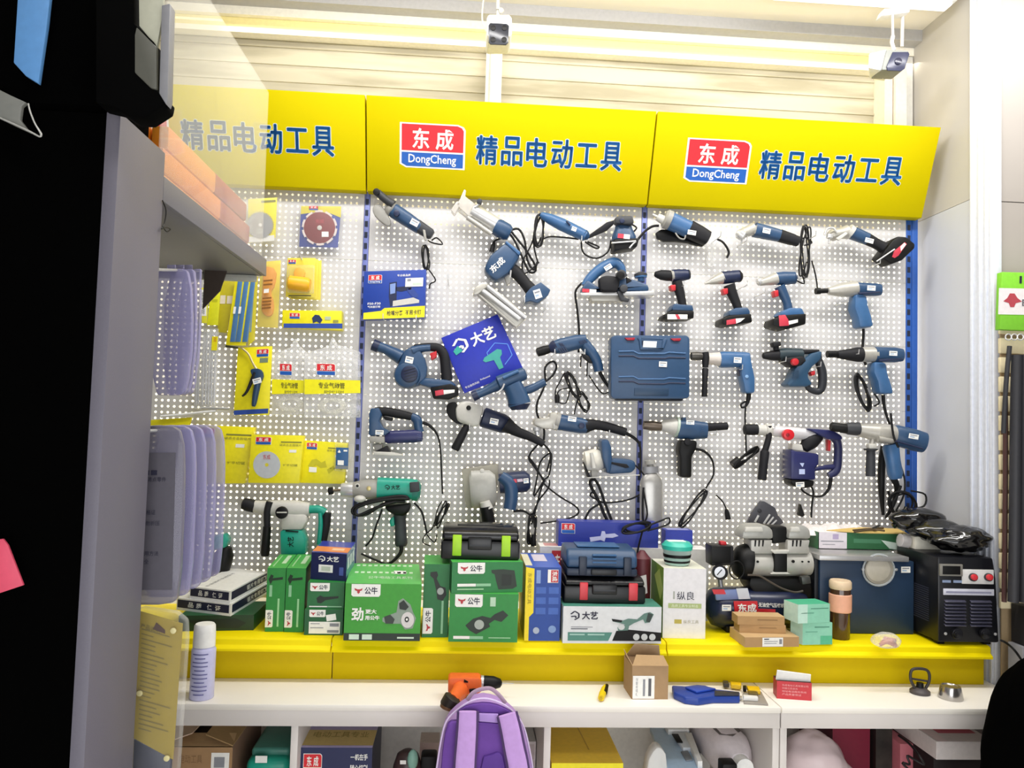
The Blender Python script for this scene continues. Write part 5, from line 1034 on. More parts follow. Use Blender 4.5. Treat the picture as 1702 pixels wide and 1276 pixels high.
t.ink(f.rect(.07, .89, .2, .98, 2), M('#cfe3cf', .5)); t.ink(f.rect(.24, .89, .37, .98, 2), M('#cfe3cf', .5)); t.ink(f.rect(.7, .93, .92, .96, 2), M('#cfe3cf', .5))
for j in range(10):
    for k in range(2): t.ink(t.TOP.rect(.08+.085*j, .08+.36*k, .13+.085*j, .16+.36*k), M('#d6f0d0', .5))
t.ink(t.TOP.text('公牛电动工具系列', .28, .66, .88, .78, 1), M('#e6f6e2', .5)); t.ink(t.TOP.rect(.63, .38, .8, .54), PAPER); t.done()
t = T('carton', 'tall narrow green carton with an angle grinder picture, beside the largest green carton', 'carton')
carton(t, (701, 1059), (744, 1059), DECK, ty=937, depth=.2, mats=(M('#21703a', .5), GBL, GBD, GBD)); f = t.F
t.ink(f.poly([(.25, .11), (.5, .1), (.55, .15), (.5, .2), (.65, .3), (.85, .32), (.9, .42), (.75, .5), (.55, .48), (.5, .36), (.38, .2), (.25, .16)]), M('#1a211c', .5)); t.ink(f.poly(circ(.66, .37, .13, 18, .048), 2), M('#a8b0a8', .5)); logo_gn(t, f.sub(.02, .6, .4, .95), 90); t.ink(f.rect(.72, .5, .8, .95), M('#8fc49a', .5)); t.done()
t = T('carton', 'green carton with a circular saw picture, lower of the pair under the black case', 'carton')
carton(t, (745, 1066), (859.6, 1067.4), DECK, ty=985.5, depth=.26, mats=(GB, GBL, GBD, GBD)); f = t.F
logo_gn(t, f.sub(.08, .02, .48, .28)); t.ink(f.rect(.59, .07, .67, .26), M('#b9d8bc', .6)); t.ink(f.poly([(.24, .66), (.35, .52), (.48, .46), (.6, .5), (.66, .42), (.78, .34), (.86, .44), (.76, .58), (.66, .54), (.58, .62), (.6, .68), (.5, .76), (.4, .84), (.3, .76)]), M('#223026', .5)); t.ink(f.poly(circ(.44, .64, .07, 18, .1), 2), M('#a8b2a8', .5)); stripes(t, f, .07, .88, .5, .94); t.ink(f.rect(.58, .9, .9, .92), M('#9fcf9f', .5)); z0 = t.z1+.0005; t.done()
t = T('carton', 'green carton with a black hammer picture, directly under the black case', 'carton')
carton(t, (750, 985.5), (868, 984), z0, ty=934, depth=.25, mats=(M('#257c40', .5), GBL, GBD, GBD)); f = t.F
logo_gn(t, f.sub(.08, .02, .46, .38)); t.ink(f.poly([(.55, .26), (.72, .24), (.88, .28), (.92, .8), (.86, .88), (.66, .9), (.62, .6), (.6, .4), (.56, .36)]), M('#263329', .5)); t.ink(f.poly([(.7, .4), (.84, .42), (.84, .76), (.7, .78)], 2), M('#1a221c', .5)); stripes(t, f, .08, .7, .55, .79); t.ink(f.rect(.08, .86, .45, .9), M('#9fcf9f', .5)); z0 = t.z1+.0005; t.done()
def toolcase(name, label, bl, br, Z, hb, hl, depth, mb, ml, latch, latchlab, us, inset=.03):
    """flat plastic case lying down: base, domed lid, handle and two latches"""
    t = T(name, label, 'tool case'); a = PZ(*bl, Z); b = PZ(*br, Z); w = b.x-a.x; y = a.y
    t.part('base', box(a.x, b.x, y, y+depth, Z, Z+hb, .008), mb)
    L0 = [(y+.004, Z+hb+.001), (y+.004, Z+hb+hl*.55), (y+.03, Z+hb+hl*.9), (y+.06, Z+hb+hl), (y+depth-.03, Z+hb+hl), (y+depth-.004, Z+hb+hl*.6), (y+depth-.004, Z+hb+.001)]
    t.part('lid', prism([(a.x+.004, yy, zz) for yy, zz in L0], (w-.008, 0, 0), .01, 3), ml)
    t.part('handle', [box(a.x+w*.34, a.x+w*.64, y-.014, y+.004, Z+hb*.55, Z+hb+hl*.3, .005)+(mb,), box(a.x+w*.36, a.x+w*.62, y-.0155, y-.012, Z+hb*.75, Z+hb*.85, .001)+(DGR,)])
    for u0, u1 in us: t.part('latch', prism([(a.x+w*u0, y-.004, Z+hb*.2), (a.x+w*u1, y-.004, Z+hb*.2), (a.x+w*u1, y-.004, Z+hb+hl*.45), (a.x+w*u0, y-.004, Z+hb+hl*.45)], (0, .012, 0), .003), latch, latchlab)
    t.part('lid_panel', box(a.x+w*.2, a.x+w*.8, y+.07, y+depth-.04, Z+hb+hl-.002, Z+hb+hl+.004, .003), ml)
    t.z1 = Z+hb+hl; t.y = y; t.x = (a.x, b.x); return t
t = toolcase('tool_case', 'black plastic tool case with two lime green latches, on the green cartons', (732, 929), (863, 930), z0, .07, .05, .2, M('#0e0e10', .3), M('#131316', .25), LIME, 'lime green latch', ((.145, .26), (.765, .88))); t.done()
t = T('carton', 'tall blue carton with a yellow left edge, between green and white cartons', 'carton')
carton(t, (871, 1064.5), (930, 1065), DECK, ty=942, tb=(862, 911), lim=-.2, mats=(M('#1e4596', .5), M('#2e5ac0', .35), YEL2, M('#152c66', .5))); f = t.F
t.ink(f.poly([(0, 0), (.24, .02), (.24, .62), (.12, .68), (.12, 1), (0, 1)]), M('#f2d81a', .5)); t.ink(f.text('东成电动工具', .06, .08, .17, .5, 2, 0, -90), M('#8a7a1c', .6)); t.ink(f.rect(.3, .04, .42, .22), M('#7f9bd0', .5)); 
ff = f.sub(.62, .03, .92, .21); t.ink(ff.rect(0, 0, 1, 1), PAPER); t.ink(ff.rect(.3, .04, .98, .96, 2), RED); t.ink(ff.text('东成', .4, .12, .9, .88, 3, .02, -90), PAPER)
for j in range(2):
    for k in range(3): t.ink(f.rect(.3+.36*j, .27+.14*k, .58+.36*j, .36+.14*k), M('#3f64b4', .5))
t.ink(f.poly(circ(.33, .86, .09, 14, .045), 2), M('#a9b4c4', .5)); t.ink(f.poly(circ(.78, .84, .11, 14, .05), 2), M('#7d9ac8', .5))
t.ink(t.TOP.rect(.3, .1, .7, .6), M('#d8d0e0', .4)); t.ink(t.TOP.rect(0, .1, .2, .9), M('#efe9c8', .4)); t.done()
t = T('carton', 'white and teal carton with a reciprocating saw picture, under the stacked tool cases', 'carton')
carton(t, (935, 1068.6), (1098.6, 1069.5), DECK, ty=1007, depth=.14, mats=(M('#d9dbdc', .5), M('#4a8c7a', .5), M('#b9c4c0', .5), M('#9fb0aa', .5))); f = t.F
logo_dy(t, f.sub(.07, .12, .35, .38), INK); t.ink(f.rect(.08, .55, .3, .57), GREYINK); t.ink(f.rect(.08, .6, .25, .62), INK); t.ink(f.poly([(.05, .7), (.5, .7), (.46, .93), (.05, .93)]), M('#4c8577', .5)); t.ink(f.poly([(.54, .66), (.66, .62), (1, .7), (1, .93), (.5, .93)]), BLK)
t.ink(f.rect(.07, .74, .22, .78, 2), M('#9fc4b8', .5)); t.ink(f.rect(.25, .74, .42, .78, 2), M('#9fc4b8', .5))
t.ink(f.poly([(.56, .66), (.55, .56), (.63, .48), (.5, .4), (.49, .34), (.6, .38), (.66, .32), (.75, .34), (.82, .18), (.88, .14), (.92, .2), (.88, .42), (.83, .44), (.81, .34), (.72, .44), (.67, .52), (.66, .64)], 2), M('#5c7f74', .5)); t.ink(f.poly([(.49, .33), (.6, .37), (.59, .42), (.5, .4)], 3), BLK); t.ink(f.poly([(.86, .16), (.91, .2), (.88, .42), (.84, .4)], 3), M('#2c3a34', .5)); t.ink(f.poly(circ(.59, .55, .035, 14, .08), 3), M('#c6cac8', .4))
for j in range(3): t.ink(f.poly(circ(.745+.082*j, .82, .033, 16, .09), 2), M('#c9cdcc', .5))
z0 = t.z1+.0005; t.done()
t = toolcase('tool_case', 'black tool case with two red latches, under the blue case', (937, 1002), (1074, 1005), z0, .065, .03, .22, M('#0f0f12', .35), M('#121214', .3), M('#d23a44', .4), 'red latch', ((.19, .29), (.79, .9))); zz = t.z1+.0045; yc = t.y; x_ = t.x; t.done()
t = T('tool_case', 'blue plastic tool case with dark latches, stacked on the black case with red latches', 'tool case')
xa, xb, y = x_[0]+.01, x_[1]-.03, yc+.015
t.part('base', box(xa, xb, y, y+.2, zz, zz+.03, .008), M('#1c2a40', .4))
t.part('lid', prism([(xa, yy, z_) for yy, z_ in ((y+.002, zz+.031), (y+.004, zz+.07), (y+.03, zz+.1), (y+.17, zz+.105), (y+.198, zz+.06), (y+.198, zz+.031))], (xb-xa, 0, 0), .012, 3), TB)
w = xb-xa
for u in (.17, .8): t.part('latch', box(xa+w*u, xa+w*(u+.11), y-.008, y+.012, zz+.004, zz+.075, .004), M('#16243a', .4), 'dark latch')
for k in range(3): t.part('rib', box(xa+w*.36, xa+w*.7, y-.002, y+.012, zz+.05+.014*k, zz+.056+.014*k, .002), TBL)
t.part('handle', box(xa+w*.34, xa+w*.7, y-.014, y+.004, zz+.006, zz+.03, .005), M('#0e1118', .4))
t.part('lid_panel', box(xa+w*.17, xa+w*.78, y+.05, y+.16, zz+.1035, zz+.108, .003), TBL); t.done()
# long boxes behind
t = T('flat_carton', 'long white and grey carton lying behind the blue tool case', 'carton')
a = P(897, 930, -.19); b = P(1178, 930, -.19); zt = P(1040, 911, -.19).z
t.part('carton', box(a.x, b.x, -.19, -.08, DECK, zt), M('#cfcdca', .55), smooth=False); f = F((a.x, -.19, zt), (b.x, -.19, zt), (a.x, -.19, DECK)); tp = F((a.x, -.08, zt), (b.x, -.08, zt), (a.x, -.19, zt))
t.ink(tp.rect(0, 0, 1, 1), M('#f2efec', .5)); t.ink(tp.rect(.03, .1, .12, .8, 2), M('#d99a98', .5)); t.ink(f.rect(.07, .05, .16, .5), M('#b02830', .5)); t.ink(f.text('东成', .09, .1, .15, .3, 2, .02), PAPER); t.done(); ZT = zt+.0005
t = T('tool_carton', 'long blue carton with a white nozzle picture, lying on the long white carton', 'carton')
a = P(928, 898, -.17); b = P(1094, 903, -.17); zt = P(928, 866, -.17).z
t.part('carton', box(a.x, b.x, -.17, -.085, ZT, zt), M('#23349a', .45), smooth=False); f = F((a.x, -.17, zt), (b.x, -.17, zt), (a.x, -.17, ZT))
logo_dc(t, f.sub(.03, .08, .16, .48), False); t.ink(f.poly([(.31, .62), (.42, .56), (.43, .36), (.46, .36), (.47, .48), (.56, .44), (.6, .54), (.54, .62), (.47, .62), (.46, .78), (.42, .72), (.32, .8)]), M('#c4c9ee', .5)); t.ink(f.rect(.03, .84, .16, .88), M('#7f8fd0', .5)); t.done()
t = T('tool_carton', 'small blue carton behind the teal-lidded tub', 'carton')
a = P(1106, 902, -.15); b = P(1151, 902, -.15); zt = P(1120, 881, -.15).z
t.part('carton', box(a.x, b.x, -.15, -.08, ZT, zt), M('#2a3aa2', .45), smooth=False); t.ink(F((a.x, -.08, zt), (b.x, -.08, zt), (a.x, -.15, zt)).rect(.1, .1, .9, .9), M('#8f95d0', .5)); t.done()
t = T('hose_reel', 'dark red roll with a white tag, left of the white and green carton', 'roll')
c = P(1067, 935, -.3); t.part('roll', upright((c.x, c.y, DECK), [(0, .036), (c.z-DECK+.02, .036), (c.z-DECK+.03, .026), (c.z-DECK+.05, .01)], 18), M('#5a1c26', .5)); t.part('tag', slab([(1062, 958), (1074, 955), (1076, 985), (1066, 990)], -.342, .002, 0), M('#d9d4d2', .6)); t.done()
t = T('carton', 'white carton with green sides and two brushed characters, under the teal-lidded tub', 'carton')
carton(t, (1101, 1060), (1172, 1061.5), DECK, ty=943.7, tb=(1083, 928), mats=(M('#e3e1e4', .5), M('#e6e6d4', .5), M('#7fa23c', .5), M('#7fa23c', .5))); f = t.F
t.ink(f.text('纵良', .32, .33, .73, .45, 2, .0), INK); t.ink(f.rect(.23, .33, .27, .44), M('#a5a8a0', .5)); t.ink(f.rect(.12, .5, .9, .57), M('#a9b878', .5)); t.ink(f.text('品质工具专业制造', .2, .515, .82, .555, 2), M('#e6ecd4', .5)); t.ink(f.rect(.27, .73, .44, .79), M('#b7a84a', .5)); t.ink(f.text('纵良工具', .48, .735, .84, .785, 2), M('#a8a490', .5))
t.ink(t.LEFT.poly([(.0, .0), (.4, .0), (1, .6), (1, 1), (.6, 1), (.1, .5)], 1), M('#5f8a30', .5)); t.ink(t.LEFT.poly([(.3, .2), (.7, .05), (1, .3), (.8, .5)], 2), M('#b9cc6a', .5)); z0 = t.z1; t.done()
t = T('tub', 'round clear tub with a teal lid and black label band, on the white carton', 'tub')
c = PZ(1125, 938, z0); 
t.part('tub_body', upright((c.x, c.y, z0+.0005), [(0, .044), (.004, .049), (.06, .056), (.062, .056)], 26), clear('tub_plastic', '#d2efe6', .45, .15))
t.part('lid', upright((c.x, c.y, z0+.062), [(0, .06), (.016, .062), (.02, .058), (.03, .05), (.032, .03)], 26), M('#35bda8', .35), 'teal lid')
t.part('label_band', upright((c.x, c.y, z0+.012), [(0, .0515), (.008, .0525)], 26), BLK); t.part('label_band', upright((c.x, c.y, z0+.032), [(0, .0545), (.012, .056)], 26), BLK)
t.part('contents', upright((c.x, c.y, z0+.003), [(0, .043), (.03, .048), (.032, .01)], 20), M('#7fbfae', .5)); t.part('lid_sticker', box(c.x-.04, c.x+.03, c.y-.02, c.y+.02, z0+.0935, z0+.0955), PAPER); t.done()
# ---- air compressor
t = T('air_compressor', 'navy tank air compressor with a twin grey motor and a gauge', 'air compressor')
Yk = -.31; s = mpp(Yk)
tk = PZ(1180, 1056, DECK); 
t.part('tank', lathe((1172, 1008), (1338, 1009), [(0, 8), (.02, 19), (.06, 29), (.14, 33.5), (.9, 33.5), (.97, 29), (1, 13)], Yk, None, 26), M('#1b2340', .25))
rt = 33.5*s
t.part('foot', [box(P(x, 1050, Yk).x-.015, P(x, 1050, Yk).x+.015, Yk-.06, Yk+.06, DECK, P(x, 1034, Yk).z, .003) for x in (1205, 1340)], BLK)
f = FP(R(282, 848)[0], R(470, 848)[0], R(290, 950)[0], Yk-rt-.004); t.part('logo_plate', slab(R(280, 845, 465, 845, 475, 930, 290, 940), Yk-rt-.0035, .004, 0), M('#c8202c', .4)); t.ink(f.text('东成', .14, .15, .92, .85, 2, .03), PAPER)
f = FP(R(475, 855)[0], R(680, 862)[0], R(475, 890)[0], Yk-rt-.002); t.ink(f.text('无油空气压缩机', 0, 0, 1, 1, 1, .02), PAPER); t.ink(f.rect(0, 1.4, .65, 2.1), M('#c8202c', .4))
t.part('top_sticker', slab(R(125, 760, 390, 745, 415, 825, 140, 838), Yk-rt*.9, .012, .004), M('#6f7fae', .35)); f = FP(R(110, 752)[0], R(205, 752)[0], R(125, 790)[0], Yk-rt*.9-.001); t.ink(f.rect(0, 0, 1, 1), M('#c8303c', .4)); f = FP(R(300, 745)[0], R(390, 742)[0], R(320, 830)[0], Yk-rt*.9-.001); t.ink(f.rect(0, 0, 1, 1), M('#c9cdd6', .4))
x0, y0 = R(225, 897)[0]; t.tag(x0, y0, 15, 10, Yk-rt-.003)
t.part('base_frame', slab(R(370, 640, 840, 645, 850, 730, 845, 810, 420, 790, 360, 700), Yk-.04, .12, .01), BLK)
t.part('motor_body', lathe(R(360, 545)[0], R(885, 545)[0], [(0, 17), (.04, 20.5), (.1, 21.5), (.4, 21), (.6, 21), (.9, 21.5), (.97, 20), (1, 14)], Yk, None, 26), M('#b9b7b0', .4, .2))
t.part('motor_band', [slab(R(592, 468, 690, 468, 690, 625, 592, 625), Yk-.062, .03, .003)+(BLK,), slab(R(565, 445, 710, 440, 690, 470, 592, 470), Yk-.06, .03, .003)+(LGR,), slab(R(565, 628, 720, 628, 690, 612, 592, 612), Yk-.064, .03, .003)+(LGR,)])
t.part('fan_cover', lathe(R(280, 520)[0], R(395, 540)[0], [(0, 15), (.2, 24), (.6, 30), (1, 29)], Yk, None, 24), BLK)
for q in ((315, 385, 545, 560), (670, 668, 850, 855)):
    o = 0 if q[0] == 315 else 1
    x = (310, 560) if not o else (668, 850)
    t.part('cylinder_head', [slab(R(x[0], 345, x[0]+10, 285, x[0]+60, 240, x[1]-50, 238, x[1]-5, 275, x[1], 345), Yk-.05, .1, .012)+(M('#a9a9a4', .4, .25),), slab(R(x[0]+75 if not o else x[0], 352, x[1]-5, 352, x[1]-15, 400, x[1]-5, 460, x[0]+(75 if not o else 0), 460), Yk-.048, .09, .006)+(M('#b4b2ac', .4, .2),), slab(R(x[0]+60, 262, x[1]-60, 262, x[1]-50, 300, x[0]+50, 300), Yk-.054, .02, .004)+(LGR,)])
    t.part('cooling_slots', [slab(R(x[0]+a, 368, x[0]+a+14, 366, x[0]+a+8, 415, x[0]+a-2, 415), Yk-.0495, .004, .0005) for a in ((135, 165, 195) if not o else (72, 102, 132))], BLK)
t.part('starter_box', slab(R(545, 255, 670, 250, 675, 370, 560, 385), Yk-.03, .08, .008), BLK)
t.part('screw_hole', [slab(circ(*R(x, y)[0], r, 10), Yk-.0585, .004, 0) for x, y, r in ((470, 535, 2), (415, 532, 1.6), (748, 533, 2.6), (820, 535, 1.6), (870, 535, 1.6))], BLK)
t.part('pressure_switch', [slab(R(78, 395, 255, 400, 262, 550, 82, 555), Yk-.05, .08, .006)+(M('#1b1a1d', .45),), slab(R(105, 415, 258, 415, 258, 545, 108, 548), Yk-.052, .004, .001)+(BLK,)])
t.part('switch_button', slab(R(168, 372, 215, 374, 218, 405, 170, 402), Yk-.03, .03, .003), RED, 'red switch button')
gx, gy = R(172, 618)[0]
t.part('gauge', [slab(circ(gx, gy, 12, 24), Yk-.085, .03, .003)+(M('#2c2c30', .3, .5),), slab(circ(gx, gy, 9, 24), Yk-.0865, .003, .0005)+(M('#dfe3ee', .4),), slab([(gx-4, gy+5), (gx-5, gy+4), (gx+3, gy-5), (gx+4, gy-4)], Yk-.0875, .001, 0)+(BLK,)])
t.part('gauge_pipe', tube([(gx, gy+10), (gx+2, gy+24)], 4, Yk-.06, 10, 1), M('#8a8a90', .35, .6))
t.part('air_hose', [tube(circ(*R(305, 600)[0], 12, 20, 15)+[(R(305, 600)[0][0]+12, R(305, 600)[0][1])], 1.2, Yk-.08, 8, 1)+(BLK,), tube(R(390, 640, 480, 645, 560, 690, 660, 745, 760, 775, 825, 765), 1.7, Yk-.1, 8)+(M('#4a423a', .4),)])
t.part('drain_valve', slab(R(800, 650, 870, 645, 880, 700, 810, 710), Yk-.08, .03, .004), M('#4a4a48', .4, .4)); t.done()
t = T('saw_guard', 'dark grey slotted guard on the pegboard behind the compressor', 'guard')
t.part('guard_plate', slab(R(490, 58, 520, 62, 600, 110, 625, 170, 670, 225, 640, 245, 385, 230, 420, 150), -.022, .02, .003), M('#55555c', .5, .2))
for q in ((440, 222, 470, 168, 482, 175, 455, 226), (510, 235, 560, 160, 570, 168, 525, 240), (540, 240, 590, 180, 598, 188, 556, 242), (575, 242, 615, 205, 622, 212, 590, 244)): t.part('slot_insert', slab(R(*q), -.025, .004, .0005), M('#dcdcdc', .5))
t.part('guard_bolt', slab(circ(*R(485, 135)[0], 3.5, 12), -.026, .005, .001), M('#3a3a40', .4)); t.done()
# ---- small boxes by the compressor
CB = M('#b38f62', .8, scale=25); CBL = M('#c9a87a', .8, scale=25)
t = T('flat_carton', 'flat brown carton with a white shipping label, at the front edge of the deck', 'carton')
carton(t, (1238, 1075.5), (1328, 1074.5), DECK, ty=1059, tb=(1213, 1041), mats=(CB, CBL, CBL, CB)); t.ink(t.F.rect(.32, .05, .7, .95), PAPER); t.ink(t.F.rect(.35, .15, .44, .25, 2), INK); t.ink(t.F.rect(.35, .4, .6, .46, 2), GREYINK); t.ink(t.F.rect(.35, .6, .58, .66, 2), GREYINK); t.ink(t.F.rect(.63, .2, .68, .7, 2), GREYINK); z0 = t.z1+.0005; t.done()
t = T('small_carton', 'lower of two small brown cartons on the flat brown carton', 'carton', 'small brown cartons')
carton(t, (1229, 1051), (1306, 1053), z0, h=.031, depth=.07, mats=(CB, CBL, CB, CB)); t.ink(t.F.rect(.42, .3, .8, .38), M('#8a6a44', .7)); z0 = t.z1+.0005; t.done()
t = T('small_carton', 'upper of two small brown cartons on the flat brown carton', 'carton', 'small brown cartons')
carton(t, (1226, 1037.5), (1304, 1039), z0, h=.032, depth=.07, mats=(CB, CBL, CB, CB)); t.ink(t.F.rect(.42, .35, .85, .45), M('#8a6a44', .7)); t.done()
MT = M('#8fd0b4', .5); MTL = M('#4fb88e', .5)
t = T('mint_carton', 'lower of two mint green cartons beside the pink-banded bottle', 'carton', 'mint green cartons')
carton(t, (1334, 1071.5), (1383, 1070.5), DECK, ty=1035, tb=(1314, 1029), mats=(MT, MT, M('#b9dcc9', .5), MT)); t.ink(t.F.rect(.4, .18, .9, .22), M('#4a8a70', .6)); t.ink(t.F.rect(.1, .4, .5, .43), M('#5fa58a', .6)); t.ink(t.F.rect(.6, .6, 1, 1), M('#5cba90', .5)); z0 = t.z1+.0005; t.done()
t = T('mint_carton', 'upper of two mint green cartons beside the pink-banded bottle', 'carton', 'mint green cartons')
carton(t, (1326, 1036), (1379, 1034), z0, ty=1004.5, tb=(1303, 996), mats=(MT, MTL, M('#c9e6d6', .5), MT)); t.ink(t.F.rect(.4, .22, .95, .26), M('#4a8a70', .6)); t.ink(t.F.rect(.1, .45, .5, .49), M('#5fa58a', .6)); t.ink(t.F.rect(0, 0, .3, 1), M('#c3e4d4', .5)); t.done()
t = T('drinking_bottle', 'brown drinking bottle with a cream lid and pink silicone band', 'bottle')
c = PZ(1396, 1060, DECK); 
t.part('bottle_body', upright((c.x, c.y, DECK+.0005), [(0, .034), (.004, .037), (.19, .04), (.2, .038)], 24), M('#4a3222', .12, spec=.8)); t.part('lid', upright((c.x, c.y, DECK+.195), [(0, .04), (.004, .0425), (.028, .0425), (.034, .038)], 24), M('#e3c9a8', .5), 'cream lid'); t.part('sleeve', upright((c.x, c.y, DECK+.105), [(0, .0395), (.003, .043), (.068, .0435), (.071, .0405)], 24), M('#ecae90', .6), 'pink silicone band'); t.done()
# ---- navy dust box
t = T('dust_collector', 'navy steel machine box with a round port and silver table top', 'machine')
a = P(1362, 1052, -.36); b = P(1519, 1055, -.36); zt = P(1362, 930, -.36).z; x0, x1 = a.x, b.x
t.part('cabinet', box(x0, x1, -.36, -.1, DECK+.0005, zt, .004), M('#1f3550', .45)); t.part('side_edge', box(x0-.018, x0-.001, -.35, -.1, DECK+.0005, zt, .003), M('#10141c', .5))
t.part('table_top', box(x0-.012, P(1511, 920, -.38).x, -.38, -.08, zt+.001, zt+.021, .002), M('#b9b8b8', .3, .6))
px_, py_ = R(1420, 600)[0]
t.part('port', [slab(circ(px_, py_, 24, 28), -.372, .013, .002)+(M('#9a958a', .5),), slab(circ(px_-1, py_-1, 20, 28), -.374, .003, .0005)+(M('#b3aea2', .55),)])
t.part('port_ring', tube(circ(px_, py_, 26, 28)+[(px_+26, py_)], 1.6, -.374, 8, 1), clear('port_ring', '#cfd6da', .3, .1))
for x in (1296, 1555): t.part('port_screw', slab(circ(*R(x, 596)[0], 2.5, 10), -.368, .009, .001), STL)
x0, y0 = R(1632, 598)[0]; t.tag(x0, y0, 15, 10, -.361); t.done()
TT = zt+.0215
t = T('open_carton', 'open green and white carton full of bubble wrap, on the silver table top', 'carton')
a = PZ(1360, 912, TT); b = PZ(1493, 913, TT); y = a.y; h = P(1360, 884, y).z-TT; k = .2
gm = M('#2f6b42', .5); wm = M('#e6dfe6', .5); xm = a.x+(b.x-a.x)*.34; th = .003
t.part('carton', [box(a.x, xm, y, y+th, TT, TT+h)+(wm,), box(xm, b.x, y, y+th, TT, TT+h)+(gm,), box(a.x-.0005, a.x+th, y, y+k, TT, TT+h)+(gm,), box(b.x-th, b.x, y, y+k, TT, TT+h)+(wm,), box(a.x, b.x, y+k-th, y+k, TT, TT+h)+(wm,), box(a.x, b.x, y, y+k, TT, TT+th)+(wm,)], smooth=False)
f = F((a.x, y, TT+h), (b.x, y, TT+h), (a.x, y, TT)); t.ink(f.rect(.17, .1, .24, .4), M('#b9a9c9', .6)); t.ink(f.rect(.03, .5, .3, .55), GREYINK); t.ink(f.rect(.05, .7, .2, .73), GREYINK); t.ink(f.poly([(.75, .4), (1, .6), (1, 1), (.85, .9)]), M('#cfe0d2', .5)); t.ink(f.rect(.42, .35, .75, .6), M('#4a8560', .5))
t.part('flap', prism([(a.x+.04, y+.01, TT+h+.005), (xm+.06, y-.01, TT+h-.0), (b.x+.02, y-.012, TT+h+.001), (b.x+.015, y+.06, TT+h+.012), (xm+.08, y+.06, TT+h+.014)], (0, 0, .003), 0), M('#d3b46a', .7), 'yellow-brown flap')
rnd = random.Random(5); v = []; fc = []
n1, n2 = 16, 9
for i in range(n1+1):
    for j in range(n2+1):
        u_, w_ = i/n1, j/n2; e = min(u_, 1-u_, w_, 1-w_)*5
        v.append(Vector((a.x-.06+(b.x-a.x-.0)*u_, y+.02+k*.85*w_, TT+h*.75+.032*min(1, e)*(.8+.5*rnd.random()))))
for i in range(n1):
    for j in range(n2): fc.append([i*(n2+1)+j, (i+1)*(n2+1)+j, (i+1)*(n2+1)+j+1, i*(n2+1)+j+1])
t.part('bubble_wrap', (v, fc), M('#ece6e4', .35, var=.12, scale=80, bump=.5)); t.done()
ZF = TT+h+.014
t = T('pliers', 'small dark pliers lying on the open carton flap', 'pliers')
c = P(1440, 880, y+.02)
def at(px, py, z): p = PZ(px, py, z); return p
for pts in (((1418, 881), (1440, 879), (1456, 878), (1468, 877)), ((1420, 884), (1440, 881), (1455, 880), (1470, 882))):
    t.part('handle', sweep(cr([at(x, yy, ZF+.004) for x, yy in pts], 3), .004, 8), M('#5c4a30', .5))
t.part('jaw', sweep([at(1452, 879, ZF+.004), at(1458, 875, ZF+.012), at(1462, 873, ZF+.016)], [.008, .006, .003], 8), M('#3a3a3a', .4, .5)); t.done()
t = T('plastic_roll', 'clear plastic roll at the right end of the table top', 'roll')
t.part('plastic_roll', lathe((1494, 897), (1511, 900), [(0, 4), (.1, 11), (.9, 11), (1, 4)], -.3, None, 18), clear('roll_plastic', '#d9d4d4', .5, .2)); t.done()
# ---- welder
t = T('welding_machine', 'black inverter welding machine with two red knobs and louvred front', 'welder')
Yw = PZ(1559.5, 1068, DECK+.01).y
x0 = P(1559.5, 1000, Yw).x; x1 = P(1661, 1000, Yw).x; zt = P(1600, 926, Yw).z; zb = DECK+.012; w = x1-x0; hh = zt-zb
bk = M('#0d0e14', .35)
t.part('case', prism([(x0, Yw, zb), (x1, Yw, zb), (x1-.012, Yw, zb+hh*.75), (x1-.025, Yw, zt), (x0-.002, Yw, zt)], (0, .29, 0), .008), bk)
f = F((x0, Yw, zt), (x1, Yw, zt), (x0, Yw, zb)); f.n = Vector((0, -1, 0))
def fb(u0, v0, u1, v1, d=.004, back=0.002, bev=.0015): return box(x0+w*u0, x0+w*u1, Yw-d, Yw+back, zt-hh*v1, zt-hh*v0, bev)
t.part('display_frame', [fb(.01, .08, .38, .22, .008)+(M('#7f7d76', .4),), fb(.05, .1, .34, .2, .0095, -.006)+(BLK,)])
t.part('control_panel', [fb(.38, .14, .9, .31, .004)+(M('#d9d8d6', .45),)])
for u in (.57, .82): t.part('knob', [slab(circ(P(0, 0).x*0+1559.5+102*u, 926+141*.235, 6.6, 20), Yw-.016, .014, .002)+(M('#242226', .4),), slab(circ(1559.5+102*u+1.5, 926+141*.235, 5, 20), Yw-.026, .014, .003)+(M('#d23038', .4),)], label='red knob')
t.part('label_band', fb(.08, .37, .91, .445, .0025), M('#cfd0dc', .4)); t.ink(f.rect(.12, .4, .86, .42, 5), M('#8f90a8', .5)); t.ink(f.rect(.06, .27, .2, .3, 3), M('#8fa0c0', .5)); t.ink(f.rect(.24, .27, .38, .3, 3), M('#8fa0c0', .5))
for u0 in (.09, .51):
    t.part('louvre', [prism([(x0+w*u0, Yw-.001, zt-hh*(.5+.04*k)), (x0+w*(u0+.34), Yw-.001, zt-hh*(.5+.04*k)), (x0+w*(u0+.34), Yw-.012, zt-hh*(.518+.04*k)), (x0+w*u0, Yw-.012, zt-hh*(.518+.04*k))], (0, .002, -.003), .0005) for k in range(8)], M('#4a4a5c', .3, .2))
for u in (.3, .76): t.part('cable_socket', [slab(circ(1559.5+102*u, 1052.5, 9, 20), Yw-.018, .018, .003), slab(circ(1559.5+102*u, 1052.5, 5, 16), Yw-.026, .012, .002)], M('#15151a', .25))
for u, v_ in ((.12, .9), (.93, .905)): t.part('bolt', slab(circ(1559.5+102*u, 926+141*v_, 2.5, 10), Yw-.004, .004, .001), STL)
g = []
for k in range(16): g.append(box(x0-.003, x0+.001, Yw+.06, Yw+.24, zb+hh*(.2+.026*k), zb+hh*(.2+.026*k)+.0025, 0))
